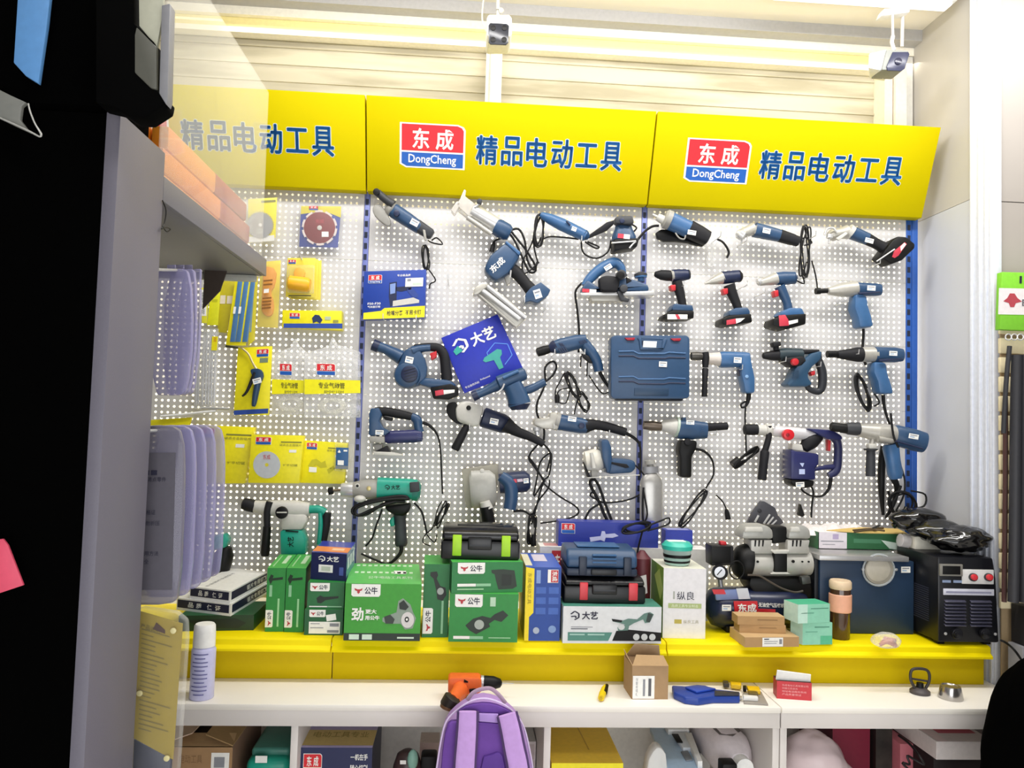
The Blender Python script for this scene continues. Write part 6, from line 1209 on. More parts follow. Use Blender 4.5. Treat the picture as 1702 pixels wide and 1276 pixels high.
t.part('side_vents', g, M('#3a3c4a', .4))
t.part('rubber_foot', [box(x0+dx, x0+dx+.03, Yw+dy, Yw+dy+.03, DECK, zb+.003, .003) for dx in (.01, w-.05) for dy in (.02, .24)], BLK)
t.done()
ZW = zt
t = T('small_white_box', 'small cream box on the welding machine, between the clear roll and the black plastic bag', 'box')
pb = P(1541, 903, -.3); t.part('box', box(P(1521, 915, -.34).x, P(1564, 915, -.34).x, -.34, -.25, ZW+.001, P(1540, 892, -.34).z, .002), M('#ece8d8', .6)); t.done()
def lump(c, rx, ry, rz, seed, amp=.18, n=28, m=16, freq=3.0):
    """crumpled bag: a ball pushed in and out along creases"""
    rnd = random.Random(seed); K_ = [(Vector((rnd.gauss(0, 1), rnd.gauss(0, 1), rnd.gauss(0, 1))).normalized(), rnd.uniform(1.5, freq*2), rnd.uniform(0, 6), rnd.uniform(.3, 1)) for _ in range(10)]
    v = []; f = []
    for i in range(m+1):
        th = pi*i/m
        for k in range(n):
            an = 2*pi*k/n; d = Vector((math.sin(th)*math.cos(an), math.sin(th)*math.sin(an), math.cos(th)))
            s_ = sum(a*abs(math.sin(d.dot(q)*fr+ph)) for q, fr, ph, a in K_)/5
            s_ = 1+amp*(s_-.7); v.append(Vector(c)+Vector((d.x*rx, d.y*ry, d.z*rz))*s_)
    for i in range(m):
        for k in range(n): f.append([i*n+k, i*n+(k+1) % n, (i+1)*n+(k+1) % n, (i+1)*n+k])
    return v, f
t = T('plastic_bag', 'shiny black plastic bag slumped on top of the welding machine', 'bag')
c = P(1570, 890, Yw+.12); v1 = join(lump((c.x+.045, c.y-.02, ZW+.06), .115, .08, .05, 3, .5, 40, 24), lump((c.x-.01, c.y+.04, ZW+.085), .11, .08, .05, 5, .5, 40, 24)); v2 = lump((c.x-.06, c.y+.09, ZW+.12), .1, .07, .045, 8, .4)
t.part('plastic_bag', join(v1, v2, sweep(cr([(c.x-.09, c.y+.09, ZW+.13), (c.x-.13, c.y+.1, ZW+.11), (c.x-.16, c.y+.1, ZW+.09)], 3), [.05]+[.04]*3+[.012]*3, 10)), M('#0c0c0d', .12, spec=.8, bump=.4, scale=18), smooth=True); t.done()
t = T('rubber_parts_bag', 'small clear bag of pink rubber strips at the front of the deck', 'bag')
c = PZ(1472, 1064, DECK+.03); t.part('clear_bag', lump((c.x, c.y, DECK+.03), .058, .04, .03, 12, .3), clear('thin_bag'))
for k in range(4): t.part('rubber_strip', sweep(cr([(c.x-.035+.012*k, c.y-.02+.01*k, DECK+.018+.006*k), (c.x-.01+.01*k, c.y-.025, DECK+.03+.003*k), (c.x+.03, c.y-.02+.006*k, DECK+.015+.005*k)], 4), .007, 8), M('#c98a78', .5))
t.done()

t = T('power_tool', 'black tool with a teal top, peeking out behind the big clear clamshells', 'power tool')
t.part('motor_body', lathe((366, 950), (376, 908), [(0, 12), (.1, 14), (.7, 15), (1, 9)], -.045, None, 18), BLK); t.part('top_housing', slab([(358, 890), (376, 886), (382, 896), (378, 908), (358, 912)], -.08, .06, .006), TEAL, 'teal top'); t.done()
# ================================================================ goods on and in the white counter
V = zoom(280, 1040, 4.052); W2 = zoom(680, 1040, 4.052); X2 = zoom(1000, 1040, 4.052); Y2 = zoom(1340, 1040, 4.7016)
t = T('spray_can', 'white spray can with lilac text, at the left end of the counter', 'spray can')
c = PZ(335, 1159, CTR); t.part('can_body', upright((c.x, c.y, CTR+.0005), [(0, .038), (.003, .0405), (.165, .0405), (.172, .037), (.176, .034)], 26), M('#c6c6ea', .35)); t.part('cap', upright((c.x, c.y, CTR+.177), [(0, .037), (.05, .0365), (.07, .035), (.076, .031)], 26), WHT, 'white cap')
g = []
for k in range(11):
    z = CTR+.02+.0135*k; wd = .9 if k % 3 else .6; n = 9
    for j in range(n):
        a0 = -pi/2-wd*.75+1.5*wd*j/n; a1 = -pi/2-wd*.75+1.5*wd*(j+1)/n; r_ = .0409
        g.append(([Vector((c.x+r_*math.cos(q), c.y+r_*math.sin(q), zz)) for q, zz in ((a0, z), (a1, z), (a1, z+.004), (a0, z+.004))], [[0, 1, 2, 3]], M('#6a6aa4', .6)))
for q in g: t.ink((q[0], q[1]), q[2])
t.done()
t = T('cordless_drill', 'orange cordless drill lying on the counter behind the backpack', 'power tool')
Yd = PZ(790, 1160, CTR).y-.02
Yd = -.69
t.part('motor_body', slab(W2(264, 338, 285, 330, 470, 332, 486, 345, 486, 425, 455, 440, 300, 446, 262, 430), Yd, .065, .012), ORG); t.part('grip', tube([W2(345, 430)[0]+(-.685,), W2(320, 470)[0]+(-.735,), W2(290, 510)[0]+(-.775,)], [15, 13, 13], -.7, 14, 3, .85), ORG)
t.part('chuck', lathe(W2(485, 380)[0], W2(625, 385)[0], [(0, 10), (.2, 11), (.6, 10.5), (.92, 7), (1, 3)], Yd+.035), BLK); t.part('chuck_ring', lathe(W2(482, 380)[0], W2(500, 381)[0], [(0, 11), (1, 11)], Yd+.035), STL)
t.part('drill_bit', lathe(W2(620, 385)[0], W2(705, 387)[0], [(0, .9), (1, .6)], Yd+.035, None, 8), STL)
t.part('battery', [lathe(W2(300, 478)[0], W2(258, 545)[0], [(0, 12), (.1, 15), (.9, 14.5), (1, 13.5)], -.79, None, 22)+(M('#2a211c', .5),), lathe(W2(262, 535)[0], W2(255, 555)[0], [(0, 12.4), (.9, 12.4), (1, 11)], -.796, None, 22)+(M('#6b4a2e', .5),)])
t.part('trigger', slab(W2(402, 410, 450, 405, 450, 450, 410, 455), Yd-.004, .05, .004), BLK); t.part('speed_switch', slab(W2(370, 358, 398, 372, 396, 382, 368, 378), Yd-.002, .006, .001), BLK); t.done()
# backpack on a stool in front of the counter
t = T('backpack', 'purple and lilac school backpack with two shoulder straps, in front of the counter', 'backpack')
Yb = -1.0; lil = M('#b48fd0', .7, bump=.2); pur = M('#6a3f9c', .75, bump=.2); dpu = M('#4c3564', .7)
out = W2(175, 1250, 185, 956, 215, 760, 250, 640, 330, 560, 430, 500, 530, 490, 640, 530, 720, 600, 775, 690, 815, 860, 830, 956, 835, 1250)
t.part('body', slab(out, Yb, .17, .03, 1, 3), lil)
t.part('top_panel', slab(W2(320, 570, 400, 525, 520, 510, 620, 535, 730, 600, 700, 612, 590, 590, 460, 580, 345, 578), Yb-.008, .02, .004, 1), pur)
t.part('back_panel', slab(W2(200, 1250, 215, 900, 250, 650, 300, 630, 480, 640, 600, 650, 760, 680, 800, 900, 810, 1250), Yb-.014, .03, .008, 1), pur)
t.part('piping', tube(W2(186, 956, 216, 765, 252, 640, 330, 560, 430, 500, 530, 490, 640, 530, 720, 600, 776, 690, 816, 860, 832, 956), 1.5, Yb-.0, 8, 4), M('#d9c4ea', .6))
t.part('haul_loop', tube(W2(390, 500, 430, 450, 490, 425, 550, 422, 600, 460, 650, 520), 3.4, Yb+.04, 10, 4, .35), M('#b79bb0', .7))
for pts, lab in ((W2(395, 575, 392, 680, 385, 800, 375, 956, 370, 1200), 'left'), (W2(660, 595, 685, 700, 710, 830, 735, 956, 760, 1200), 'right')):
    t.part('shoulder_strap', [tube(pts, [14, 14.5, 15, 15.5, 15], Yb-.04, 14, 4, .3, .6)+(M('#c79ee0', .7, bump=.15),), tube(pts, [18, 18.5, 19, 19, 19], Yb-.033, 14, 4, .22, .6)+(dpu,)])
t.part('top_seam', slab(W2(470, 588, 600, 592, 598, 650, 470, 640), Yb-.022, .01, .002), M('#b08fd6', .7))
t.part('padding', [slab(W2(480, 880, 560, 860, 600, 840, 640, 880, 680, 1250, 470, 1250), Yb-.026, .02, .008, 1)], M('#5a3590', .75)); t.done()
zb = P(780, 1040+1250/4.052, Yb+.085).z; xb = P(782, 1276, Yb).x
t = T('stool', 'low wooden stool under the purple backpack', 'stool')
t.part('seat', box(xb-.2, xb+.2, Yb-.05, Yb+.25, zb-.045, zb-.016, .004), CARD)
for dx in (-.17, .17):
    for dy in (-.02, .22): t.part('leg', box(xb+dx-.015, xb+dx+.015, Yb+dy-.015, Yb+dy+.015, 0, zb-.045), CARD)
t.done()
t = T('utility_knife', 'small yellow and black knife on the counter, left of the brown box', 'knife')
p0 = PZ(999, 1160, CTR+.012); p1 = PZ(1006, 1140, CTR+.012); t.part('handle', sweep([p0, p0.lerp(p1, .3), p0.lerp(p1, .8), p1], [.011, .013, .011, .007], 12), M('#f0d21c', .45)); t.part('grip_pad', sweep([p0.lerp(p1, .35)+Vector((.008, 0, .003)), p0.lerp(p1, .98)+Vector((.006, 0, .003))], [.009, .007], 10), BLK); t.part('end_cap', sweep([p0+(p0-p1)*.02, p0+(p0-p1)*.08], .006, 10), M('#c9a818', .5)); t.done()
t = T('carton', 'brown open-topped carton with a white label, on the counter', 'carton')
CB2 = M('#a98a66', .85, scale=30)
carton(t, (1050, 1162), (1110, 1162), CTR, ty=1106, depth=.13, mats=(CB2, M('#7c6246', .9), CB2, CB2)); f = t.F; t.ink(f.rect(.02, .3, .62, .98), PAPER); t.ink(f.text('产品合格证', .1, .36, .16, .9, 2, 0, 90), GREYINK); t.ink(f.rect(.3, .4, .36, .9, 2), GREYINK); t.ink(f.rect(.45, .38, .53, .9, 2), M('#5a5a60', .6))
a = f.o; w = f.ex.x; z1 = a.z
t.part('flap', [prism([(a.x, a.y, z1), (a.x+w, a.y, z1), (a.x+w-.012, a.y+.03, z1+.028), (a.x+.02, a.y+.03, z1+.03)], (0, .003, 0))+(M('#b4946c', .85),), prism([(a.x+.002, a.y+.12, z1), (a.x+w, a.y+.12, z1), (a.x+w-.01, a.y+.1, z1+.045), (a.x+.03, a.y+.1, z1+.05)], (0, .003, 0))+(M('#b99e7c', .85),), prism([(a.x, a.y+.003, z1), (a.x, a.y+.12, z1), (a.x-.012, a.y+.1, z1+.03), (a.x-.012, a.y+.02, z1+.02)], (.003, 0, 0))+(CB2,)], smooth=False); t.done()
def flat(px, z=None, th=.02, m=None, bev=.003, sm=0):
    """outline lying on the counter"""
    z = CTR if z is None else z
    pts = []
    for x, y in chaikin(px, sm):
        q = PZ(x, y, CTR+.012); q.z = z; pts.append(q)
    return prism(pts, (0, 0, th), bev)
t = T('pipe_cutter', 'blue pipe cutter pliers lying beside the brown carton', 'pipe cutter')
t.part('body', flat(X2(472, 425, 560, 430, 640, 420, 700, 425, 760, 450, 930, 468, 930, 500, 750, 500, 650, 515, 560, 505, 485, 470), CTR+.0005, .026, None, .005), M('#1f4098', .4))
t.part('upper_jaw', flat(X2(560, 452, 640, 442, 700, 446, 770, 462, 640, 486), CTR+.027, .008, None, .003), M('#2348ac', .4)); t.part('grip_insert', flat(X2(760, 470, 925, 478, 925, 500, 760, 500), CTR+.027, .004, None, .001), M('#2a2c3a', .6)); t.part('blade', flat(X2(915, 468, 945, 470, 945, 485, 915, 490), CTR+.006, .006, None, .001), STL); t.done()
t = T('tool_set', 'grey tray with yellow and black tool pieces, right of the pipe cutter', 'tool set')
t.part('tray', flat(X2(950, 440, 1075, 430, 1122, 515, 960, 505), CTR+.0005, .006, None, .001), M('#9a938a', .5))
for q, m_ in ((X2(815, 385, 850, 385, 860, 408, 820, 406), M('#3a342c', .5)), (X2(865, 392, 940, 398, 940, 420, 870, 412), M('#e0b818', .4)), (X2(950, 418, 975, 418, 975, 438, 952, 436), BLK), (X2(975, 420, 1060, 425, 1070, 455, 990, 450), M('#e8bc1c', .4)), (X2(985, 455, 1050, 460, 1055, 478, 995, 475), M('#6b5a2a', .5)), (X2(950, 480, 1050, 488, 1055, 500, 955, 494), M('#e4e2de', .4))): t.part('tool_piece', flat(q, CTR+.007, .016, None, .003), m_)
t.done()
t = T('red_box', 'small red carton with a raised white flap, on the right counter unit', 'carton')
carton(t, (1291, 1160.5), (1349, 1164.5), CTR, ty=1131, depth=.06, mats=(M('#c8323c', .5), M('#3a1c1c', .6), M('#a82a34', .5), M('#a82a34', .5))); f = t.F
for k in range(4): t.ink(f.text(('东成电动工具有限公司', '中国江苏启东', '地址电话服务热线', '产品质量保证')[k], .15, .16+.17*k, (.9, .6, .85, .7)[k], .27+.17*k, 1), M('#eab0b0', .5))
a = f.o; w = f.ex; t.part('flap', prism([a+Vector((0, .01, 0)), a+w+Vector((0, .01, 0)), a+w+Vector((-.004, -.002, .03)), a+Vector((.0, -.002, .038))], (0, .003, .002), .001), WHT, 'white flap'); t.done()
t = T('suction_lifter', 'dark suction cup lifter with a loop handle, near the right end of the counter', 'suction cup')
c = PZ(1529, 1152, CTR); t.part('cup', upright((c.x, c.y, CTR+.0005), [(0, .036), (.01, .036), (.018, .026), (.022, .015)], 24), M('#4c4648', .5)); t.part('stem', upright((c.x, c.y, CTR+.02), [(0, .014), (.02, .012)], 14), BLK)
t.part('loop_handle', sweep(cr([(c.x-.02, c.y, CTR+.018), (c.x-.036, c.y, CTR+.05), (c.x-.036, c.y, CTR+.08), (c.x-.02, c.y, CTR+.092), (c.x+.02, c.y, CTR+.09), (c.x+.036, c.y, CTR+.075), (c.x+.036, c.y, CTR+.045), (c.x+.022, c.y, CTR+.018)], 4), .0055, 10), M('#35302f', .5)); t.part('lever', sweep([(c.x-.034, c.y, CTR+.055), (c.x+.034, c.y, CTR+.045)], .004, 8), M('#35302f', .5)); t.done()
t = T('metal_cup', 'small silver metal cup lying upside down at the right end of the counter', 'cup')
c = PZ(1580, 1160, CTR); t.part('cup_body', upright((c.x, c.y, CTR+.0005), [(0, .042), (.003, .043), (.04, .036), (.046, .034), (.046, .03), (.043, .028)], 26), M('#b9b6b4', .2, .9)); t.done()
# ---- inside the open compartments (tops seen under the fascia)
def stored(t, px0, px1, ytop, Yf, depth, mats, name='carton', z0=.1205):
    a = P(px0, ytop, Yf); b = P(px1, ytop, Yf); z1 = P((px0+px1)/2, ytop, Yf).z
    fm, tm, sm = mats; x0, x1 = a.x, b.x; y0, y1 = Yf, Yf+depth
    q = [Vector(p) for p in ((x0, y0, z0), (x1, y0, z0), (x1, y1, z0), (x0, y1, z0), (x0, y0, z1), (x1, y0, z1), (x1, y1, z1), (x0, y1, z1))]
    t.part(name, [([q[j] for j in s_], [[0, 1, 2, 3]], m_) for s_, m_ in (((0, 1, 5, 4), fm), ((4, 5, 6, 7), tm), ((3, 0, 4, 7), sm), ((1, 2, 6, 5), sm), ((2, 3, 7, 6), fm), ((3, 2, 1, 0), sm))], smooth=False)
    t.F = F(q[4], q[5], q[0]); t.TOP = F(q[7], q[6], q[4]); t.z1 = z1; t.q = q; return t
t = T('carton', 'brown shipping carton with half-open flaps, in the leftmost compartment', 'carton')
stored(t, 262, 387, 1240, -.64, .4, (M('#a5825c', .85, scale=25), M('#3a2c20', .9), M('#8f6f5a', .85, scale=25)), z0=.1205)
q = t.q; 
t.part('flap', [prism([q[4], q[7], q[7]+Vector((.12, 0, .03)), q[4]+Vector((.11, .02, .035))], (0, 0, .004))+(M('#cbb09a', .85),), prism([q[5], q[6], q[6]+Vector((-.1, 0, .035)), q[5]+Vector((-.1, .02, .03))], (0, 0, .004))+(M('#b08f62', .85),), prism([q[4]+Vector((.0, 0, -.003)), q[5]+Vector((0, 0, -.003)), q[5]+Vector((-.01, .08, .012)), q[4]+Vector((.02, .08, .012))], (0, 0, .003))+(M('#c2a074', .85),)], smooth=False)
t.ink(t.F.rect(.72, .06, .96, .4), PAPER); t.ink(t.F.rect(.76, .1, .9, .2, 2), GREYINK); t.ink(t.F.text('电动工具', .3, .08, .6, .16, 1), M('#8a6a48', .8)); t.done()
t = T('tool_case', 'teal green plastic case with a white sticker, in the leftmost compartment', 'tool case')
a = P(410, 1258, -.6); b = P(484, 1258, -.6); t.part('case_body', box(a.x, b.x, -.62, -.35, .1205, P(440, 1258, -.6).z, .03, 4), M('#1fa088', .35)); t.part('lid_rim', box(a.x+.01, b.x-.01, -.58, -.36, P(440, 1258, -.6).z-.01, P(440, 1247, -.6).z, .012, 3), M('#4a8a7c', .4)); f = FP(V(585, 880)[0], V(665, 880)[0], V(585, 915)[0], -.6235); t.part('sticker', box(f.o.x, f.o.x+f.ex.x, -.6225, -.62, f.o.z-.022, f.o.z+.002), PAPER); t.done()
t = T('tool_case', 'black case with a grey top, behind the teal green case', 'tool case')
a = P(428, 1240, -.33); b = P(486, 1240, -.33); t.part('case_body', box(a.x, b.x, -.34, -.08, .1205, P(440, 1237, -.33).z, .01), M('#17171a', .4)); t.part('lid', box(a.x+.005, b.x-.005, -.33, -.09, P(440, 1237, -.33).z, P(440, 1224, -.33).z, .006), M('#8a8a8a', .5)); t.part('wine_red_bundle', ball(478, 1222, 14, 10, -.25), M('#4a1420', .5)); t.done()
t = T('carton', 'navy carton with red logo and yellow-striped top, in the second compartment', 'carton')
stored(t, 499.6, 619, 1242, -.66, .34, (M('#1c2350', .45), M('#bdb2dc', .4), M('#141a3c', .5))); logo_dc(t, t.F.sub(.05, .06, .3, .26)); t.ink(t.F.text('一机在手', .7, .06, .94, .12, 1, .02), PAPER); t.ink(t.F.text('随心切割', .7, .16, .94, .22, 1, .02), PAPER); t.ink(t.TOP.rect(0, .55, 1, .95), M('#d9c07a', .5)); t.ink(t.TOP.text('电动工具专业', .1, .6, .9, .75, 2), M('#a08c4a', .6)); t.ink(t.TOP.text('东成电动', .2, .1, .8, .35, 2), M('#d8a8b8', .5)); t.ink(t.F.poly([(.48, .3), (.56, .22), (.7, .27), (.72, .3), (.58, .27), (.52, .34)], 1), M('#3a5a98', .4)); t.ink(t.F.rect(.8, .28, .93, .4), M('#9aa6b8', .5)); t.done()
t = T('power_tool', 'dark brown and teal tool standing behind the backpack, second compartment', 'power tool')
t.part('motor_body', lathe((678, 1246), (676, 1310), [(0, 8), (.1, 17), (.4, 23), (1, 24)], -.6, None, 18), M('#4a3838', .4)); t.part('side_shell', ball(686, 1262, 9, 16, -.64, .02), M('#8fc0b0', .4), 'pale teal side'); t.part('handle', box(P(700, 1250, -.6).x, P(727, 1250, -.6).x, -.62, -.55, .1205, P(700, 1253, -.6).z, .01), BLK); t.part('foot_stand', box(P(660, 1300, -.6).x, P(700, 1300, -.6).x, -.66, -.54, .1205, P(680, 1308, -.6).z+.01, .005), M('#3a3030', .5)); t.part('sticker', slab(V(1560, 905, 1600, 905, 1600, 930, 1560, 930), -.662, .003, 0), PAPER); t.done()
t = T('small_carton', 'pale pink carton behind the dark brown tool, second compartment', 'carton')
stored(t, 698, 730, 1234, -.4, .1, (M('#d8c0b8', .5), M('#ead8cc', .5), M('#c9b0a8', .5))); t.done()
t = T('white_box', 'white carton right of the backpack, second compartment', 'carton')
stored(t, 862, 891, 1232, -.5, .3, (M('#f0e8ec', .5), WHT, M('#e6dce0', .5))); t.ink(t.F.rect(.5, .03, .9, .2), M('#dccfd4', .5)); t.done()
t = T('carton', 'yellow carton with red printed tabs, in the third compartment', 'carton')
stored(t, 917, 1036, 1268, -.7, .55, (YEL2, M('#f2c93c', .5), M('#d9b030', .5))); t.ink(t.TOP.rect(.04, .0, .2, .1), M('#d84a40', .5)); t.ink(t.TOP.rect(.6, .0, .8, .1), M('#d84a40', .5)); t.ink(t.TOP.rect(.82, .02, .9, .1), INK); t.ink(t.TOP.poly([(.5, .1), (.52, .1), (.6, .8), (.58, .8)]), M('#c99e2c', .5)); t.ink(t.F.rect(.4, .05, .55, .2), INK); t.done()
t = T('plastic_bag', 'white translucent bag leaning in the third compartment beside the pale blue tray', 'bag')
t.part('plastic_bag', slab(X2(270, 1250, 290, 900, 345, 800, 390, 795, 430, 860, 440, 1250), -.66, .06, .02, 1), clear('white_film', '#f0f0ee', .7, .3)); t.done()
t = T('tray', 'pale blue and white plastic tray with cut-outs, in the third compartment', 'tray')
zt = P(1130, 1214, -.3).z
q = [P(*p, yy) for p, yy in (((1110, 1290), -.68), ((1170, 1290), -.68), ((1143, 1216), -.28), ((1080, 1216), -.28))]
def tray_pt(u, v): return (q[3].lerp(q[2], u)).lerp(q[0].lerp(q[1], u), v)
def tp(pts, th, m_, k=0.0): return prism([tray_pt(u, v)+Vector((0, 0, k)) for u, v in pts], (0, 0, th), .001)+(m_,)
t.part('tray_body', [tp([(0, 0), (1, 0), (1, 1), (0, 1)], .02, M('#b9d4ee', .4))])
t.part('insert', [tp([(.35, .02), (.95, .02), (.95, .2), (.4, .2)], .02, WHT, .02), tp([(.5, .22), (.9, .22), (.95, .6), (.62, .6)], .015, M('#dfe6ee', .4), .02), tp([(.8, .3), (.98, .3), (.98, .95), (.85, .95)], .025, WHT, .02)])
t.part('cut_out', [tp([(.45, .3), (.62, .3), (.66, .5), (.5, .5)], .004, BLK, .036), tp([(.62, .06), (.78, .06), (.8, .14), (.64, .14)], .003, M('#3a3a40', .5), .04), tp([(.55, .62), (.75, .6), (.8, .8), (.6, .82)], .004, M('#8a9098', .5), .021)])
t.part('support', box(q[3].x+.03, q[2].x, -.45, -.25, .1205, min(p.z for p in q)-.01), M('#1a1a20', .6)); t.done()
t = T('jug', 'white plastic jug lying tilted with a grey label, right of the pale blue tray', 'jug')
j0 = P(1171, 1205, -.25); j1 = P(1230, 1268, -.6)
t.part('jug_body', sweep([j0.lerp(j1, a) for a in (0, .06, .3, .75, .9, 1)], [.06, .074, .078, .078, .062, .036], 18, 1, True, .7), M('#ece2e6', .4)); t.part('spout_cap', sweep([j0.lerp(j1, a) for a in (.98, 1.12)], .034, 16), WHT)
nrm = Vector((0, -.45, .9)).normalized(); ax = (j1-j0); rt_ = ax.cross(nrm).normalized()
c0 = j0+nrm*.08
t.part('label_plate', prism([c0+ax*.2-rt_*.05, c0+ax*.2+rt_*.05, c0+ax*.66+rt_*.045, c0+ax*.72-rt_*.0, c0+ax*.6-rt_*.05], nrm*.003, 0), M('#77706f', .5), 'grey printed label'); t.part('label_mark', prism([c0+ax*.5+rt_*0-nrm*-.004, c0+ax*.5+rt_*.03-nrm*-.004, c0+ax*.58+rt_*.03-nrm*-.004, c0+ax*.58+rt_*0-nrm*-.004], nrm*.001, 0), PAPER); t.done()
t = T('black_case', 'black case wedged between the pale blue tray and the white jug', 'tool case')
t.part('case_body', box(P(1194, 1262, -.64).x, P(1218, 1262, -.64).x, -.69, -.63, .1205, P(1200, 1256, -.62).z, .006), BLK); t.part('side_panel', box(P(1204, 1270, -.64).x, P(1217, 1270, -.64).x, -.696, -.69, .1205, P(1200, 1268, -.64).z, .002), M('#77716c', .4)); t.done()
t = T('plastic_bag', 'crumpled pale pink plastic bag, in the right counter unit', 'bag')
c = P(1355, 1262, -.52); t.part('plastic_bag', join(lump((c.x-.01, -.52, c.z-.03), .12, .1, .13, 21, .28, 36, 20), lump((c.x+.07, -.54, c.z-.1), .1, .1, .1, 23, .28)), M('#e3cfd2', .35, bump=.35, scale=14)); t.part('contents', box(c.x-.1, c.x+.12, -.6, -.45, .1205, c.z-.12, .02), M('#d8c4c8', .5)); t.done()
t = T('carton', 'deep red carton standing behind the pink bag, right counter unit', 'carton')
stored(t, 1384, 1446, 1206, -.42, .3, (M('#7c1030', .5), M('#8c1838', .5), M('#5c0c24', .5))); t.done()
t = T('carton', 'dark mottled carton between the deep red carton and the pink-lidded box', 'carton')
stored(t, 1456, 1483, 1208, -.45, .3, (M('#2a2420', .6, var=.6, scale=18), M('#3a342c', .6), M('#1c1816', .6))); t.done()
t = T('carton', 'black carton under the pink-lidded white box, right counter unit', 'carton')
a = P(1549, 1262, -.62); b = P(1640, 1262, -.62)
t.part('carton', box(a.x, b.x, -.63, -.12, .1205, P(1600, 1257, -.62).z, .002), M('#16090d', .6)); zc = P(1600, 1257, -.62).z+.0005; t.done()
t = T('flat_box', 'flat white box with a rose panel on its lid, on top of the black carton', 'box')
t.part('box_body', box(a.x-.002, b.x+.01, -.65, -.15, zc, P(1600, 1232, -.65).z, .002), M('#dcd4d2', .5), smooth=False); zl = P(1600, 1232, -.65).z; tp_ = F((a.x, -.15, zl), (b.x, -.15, zl), (a.x, -.65, zl)); t.ink(tp_.rect(.25, 0, .95, .85), M('#c2606e', .5)); t.ink(tp_.rect(.02, 0, .2, 1), M('#e8d6d6', .5)); t.done()
t = T('flat_box', 'rose pink box edge behind the black cable, right counter unit', 'box')
t.part('box_body', box(P(1496, 1240, -.5).x, P(1518, 1240, -.5).x, -.5, -.2, .1205, P(1520, 1236, -.5).z, .002), M('#c8707c', .5)); t.done()
solo('cable', 'black cable looped in front of the rose pink box', 'cable', tube([(1494, 1222, -.52), (1512, 1236, -.6), (1528, 1256, -.67), (1536, 1270, -.67), (1520, 1262, -.66), (1508, 1256, -.66), (1512, 1270, -.67), (1500, 1268, -.67), (1520, 1290, -.67), (1530, 1320, -.67)], 2, -.55, 8), M('#120d10', .5))
# ================================================================ shelving close to the camera on the left
gm = M('#6a6773', .5, var=.03, scale=300); gm2 = M('#737177', .45, var=.03, scale=200); blk = M('#020202', .95, spec=.02)
t = T('shelf_rack', 'grey steel shelf rack close by, its shaded end coloured black, facing the camera', 'shelf rack')
t.part('side_panel', prism([(-.3, -1.77, 0), (-.3, -1.52, 0), (-.3, -1.52, 2.283), (-.3, -1.77, 2.284)], (-.03, 0, 0), .002), gm, 'grey side panel')
t.part('end_panel', box(-1.5, -.331, -1.77, -1.75, 0, 2.28, .002), blk, 'end panel, its shade coloured black')  # shadow on the end face put into a flat black
t.part('shelf_board', box(-.75, -.315, -1.519, -.52, 2.165, 2.185, .001), gm2)
t.part('shelf_lip', prism([(-.3, -1.519, 2.225), (-.3, -.52, 2.228), (-.3, -.512, 2.167), (-.3, -1.519, 2.163)], (-.014, 0, 0), .001), gm2, 'front lip of the shelf')
t.part('shelf_flange', box(-.72, -.33, -.545, -.522, 2.14, 2.164, .004), M('#b9bab0', .4)); t.part('shelf_bracket', prism([(-.5, -.6, 2.164), (-.42, -.6, 2.164), (-.44, -.6, 2.09), (-.5, -.6, 2.02)], (0, .004, 0), 0), M('#4a3f38', .5))
t.part('back_panel', box(-.79, -.76, -1.749, -.76, 0, 2.28, .002), M('#77757c', .6)); t.done()
t = T('wire_tie', 'short black wire twist hanging from the shelf lip', 'wire tie')
t.part('wire_tie', sweep(cr([PX(270, 333, -.298), PX(276, 350, -.296), PX(273, 372, -.294), PX(268, 381, -.292), PX(276, 378, -.292), PX(283, 381, -.292), PX(277, 385, -.292), PX(270, 376, -.293)], 4), .0014, 6), BLK); t.done()
t = T('acrylic_guard', 'clear acrylic guard standing along the front of the grey shelf', 'acrylic guard')
t.part('acrylic_guard', prism([(-.318, -1.518, 2.19), (-.318, -.53, 2.19), (-.318, -.545, 2.862), (-.318, -1.3, 2.84), (-.318, -1.518, 2.84)], (.004, 0, 0), 0), clear('acrylic', '#fffdf0', .10, .02, .14), smooth=False); t.done()
# orange sticks in clear sleeves lying along the shelf behind the guard
om = M('#dc7a12', .4); om2 = M('#e6902a', .35); k = 0
for i in range(3):
    for j in range(3):
        t = T('foam_stick', ['bottom', 'middle', 'top'][j]+' orange stick of the '+['outer', 'middle', 'inner'][i]+' pile, seen through the acrylic guard', 'foam stick', 'orange sticks on the shelf')
        x = -.348-.05*i; z = 2.187+.066*j
        t.part('stick', box(x-.023, x+.023, -1.5+.03*j, -.62-.05*j-.02*i, z, z+.064, .008), om if (i+j) % 2 else om2)
        t.part('sleeve_end', box(x-.0236, x+.0236, -.95-.06*j, -.618-.05*j-.02*i, z-.0004, z+.0645, .008), M('#a84a38', .4), 'red-brown sleeve end'); t.done()
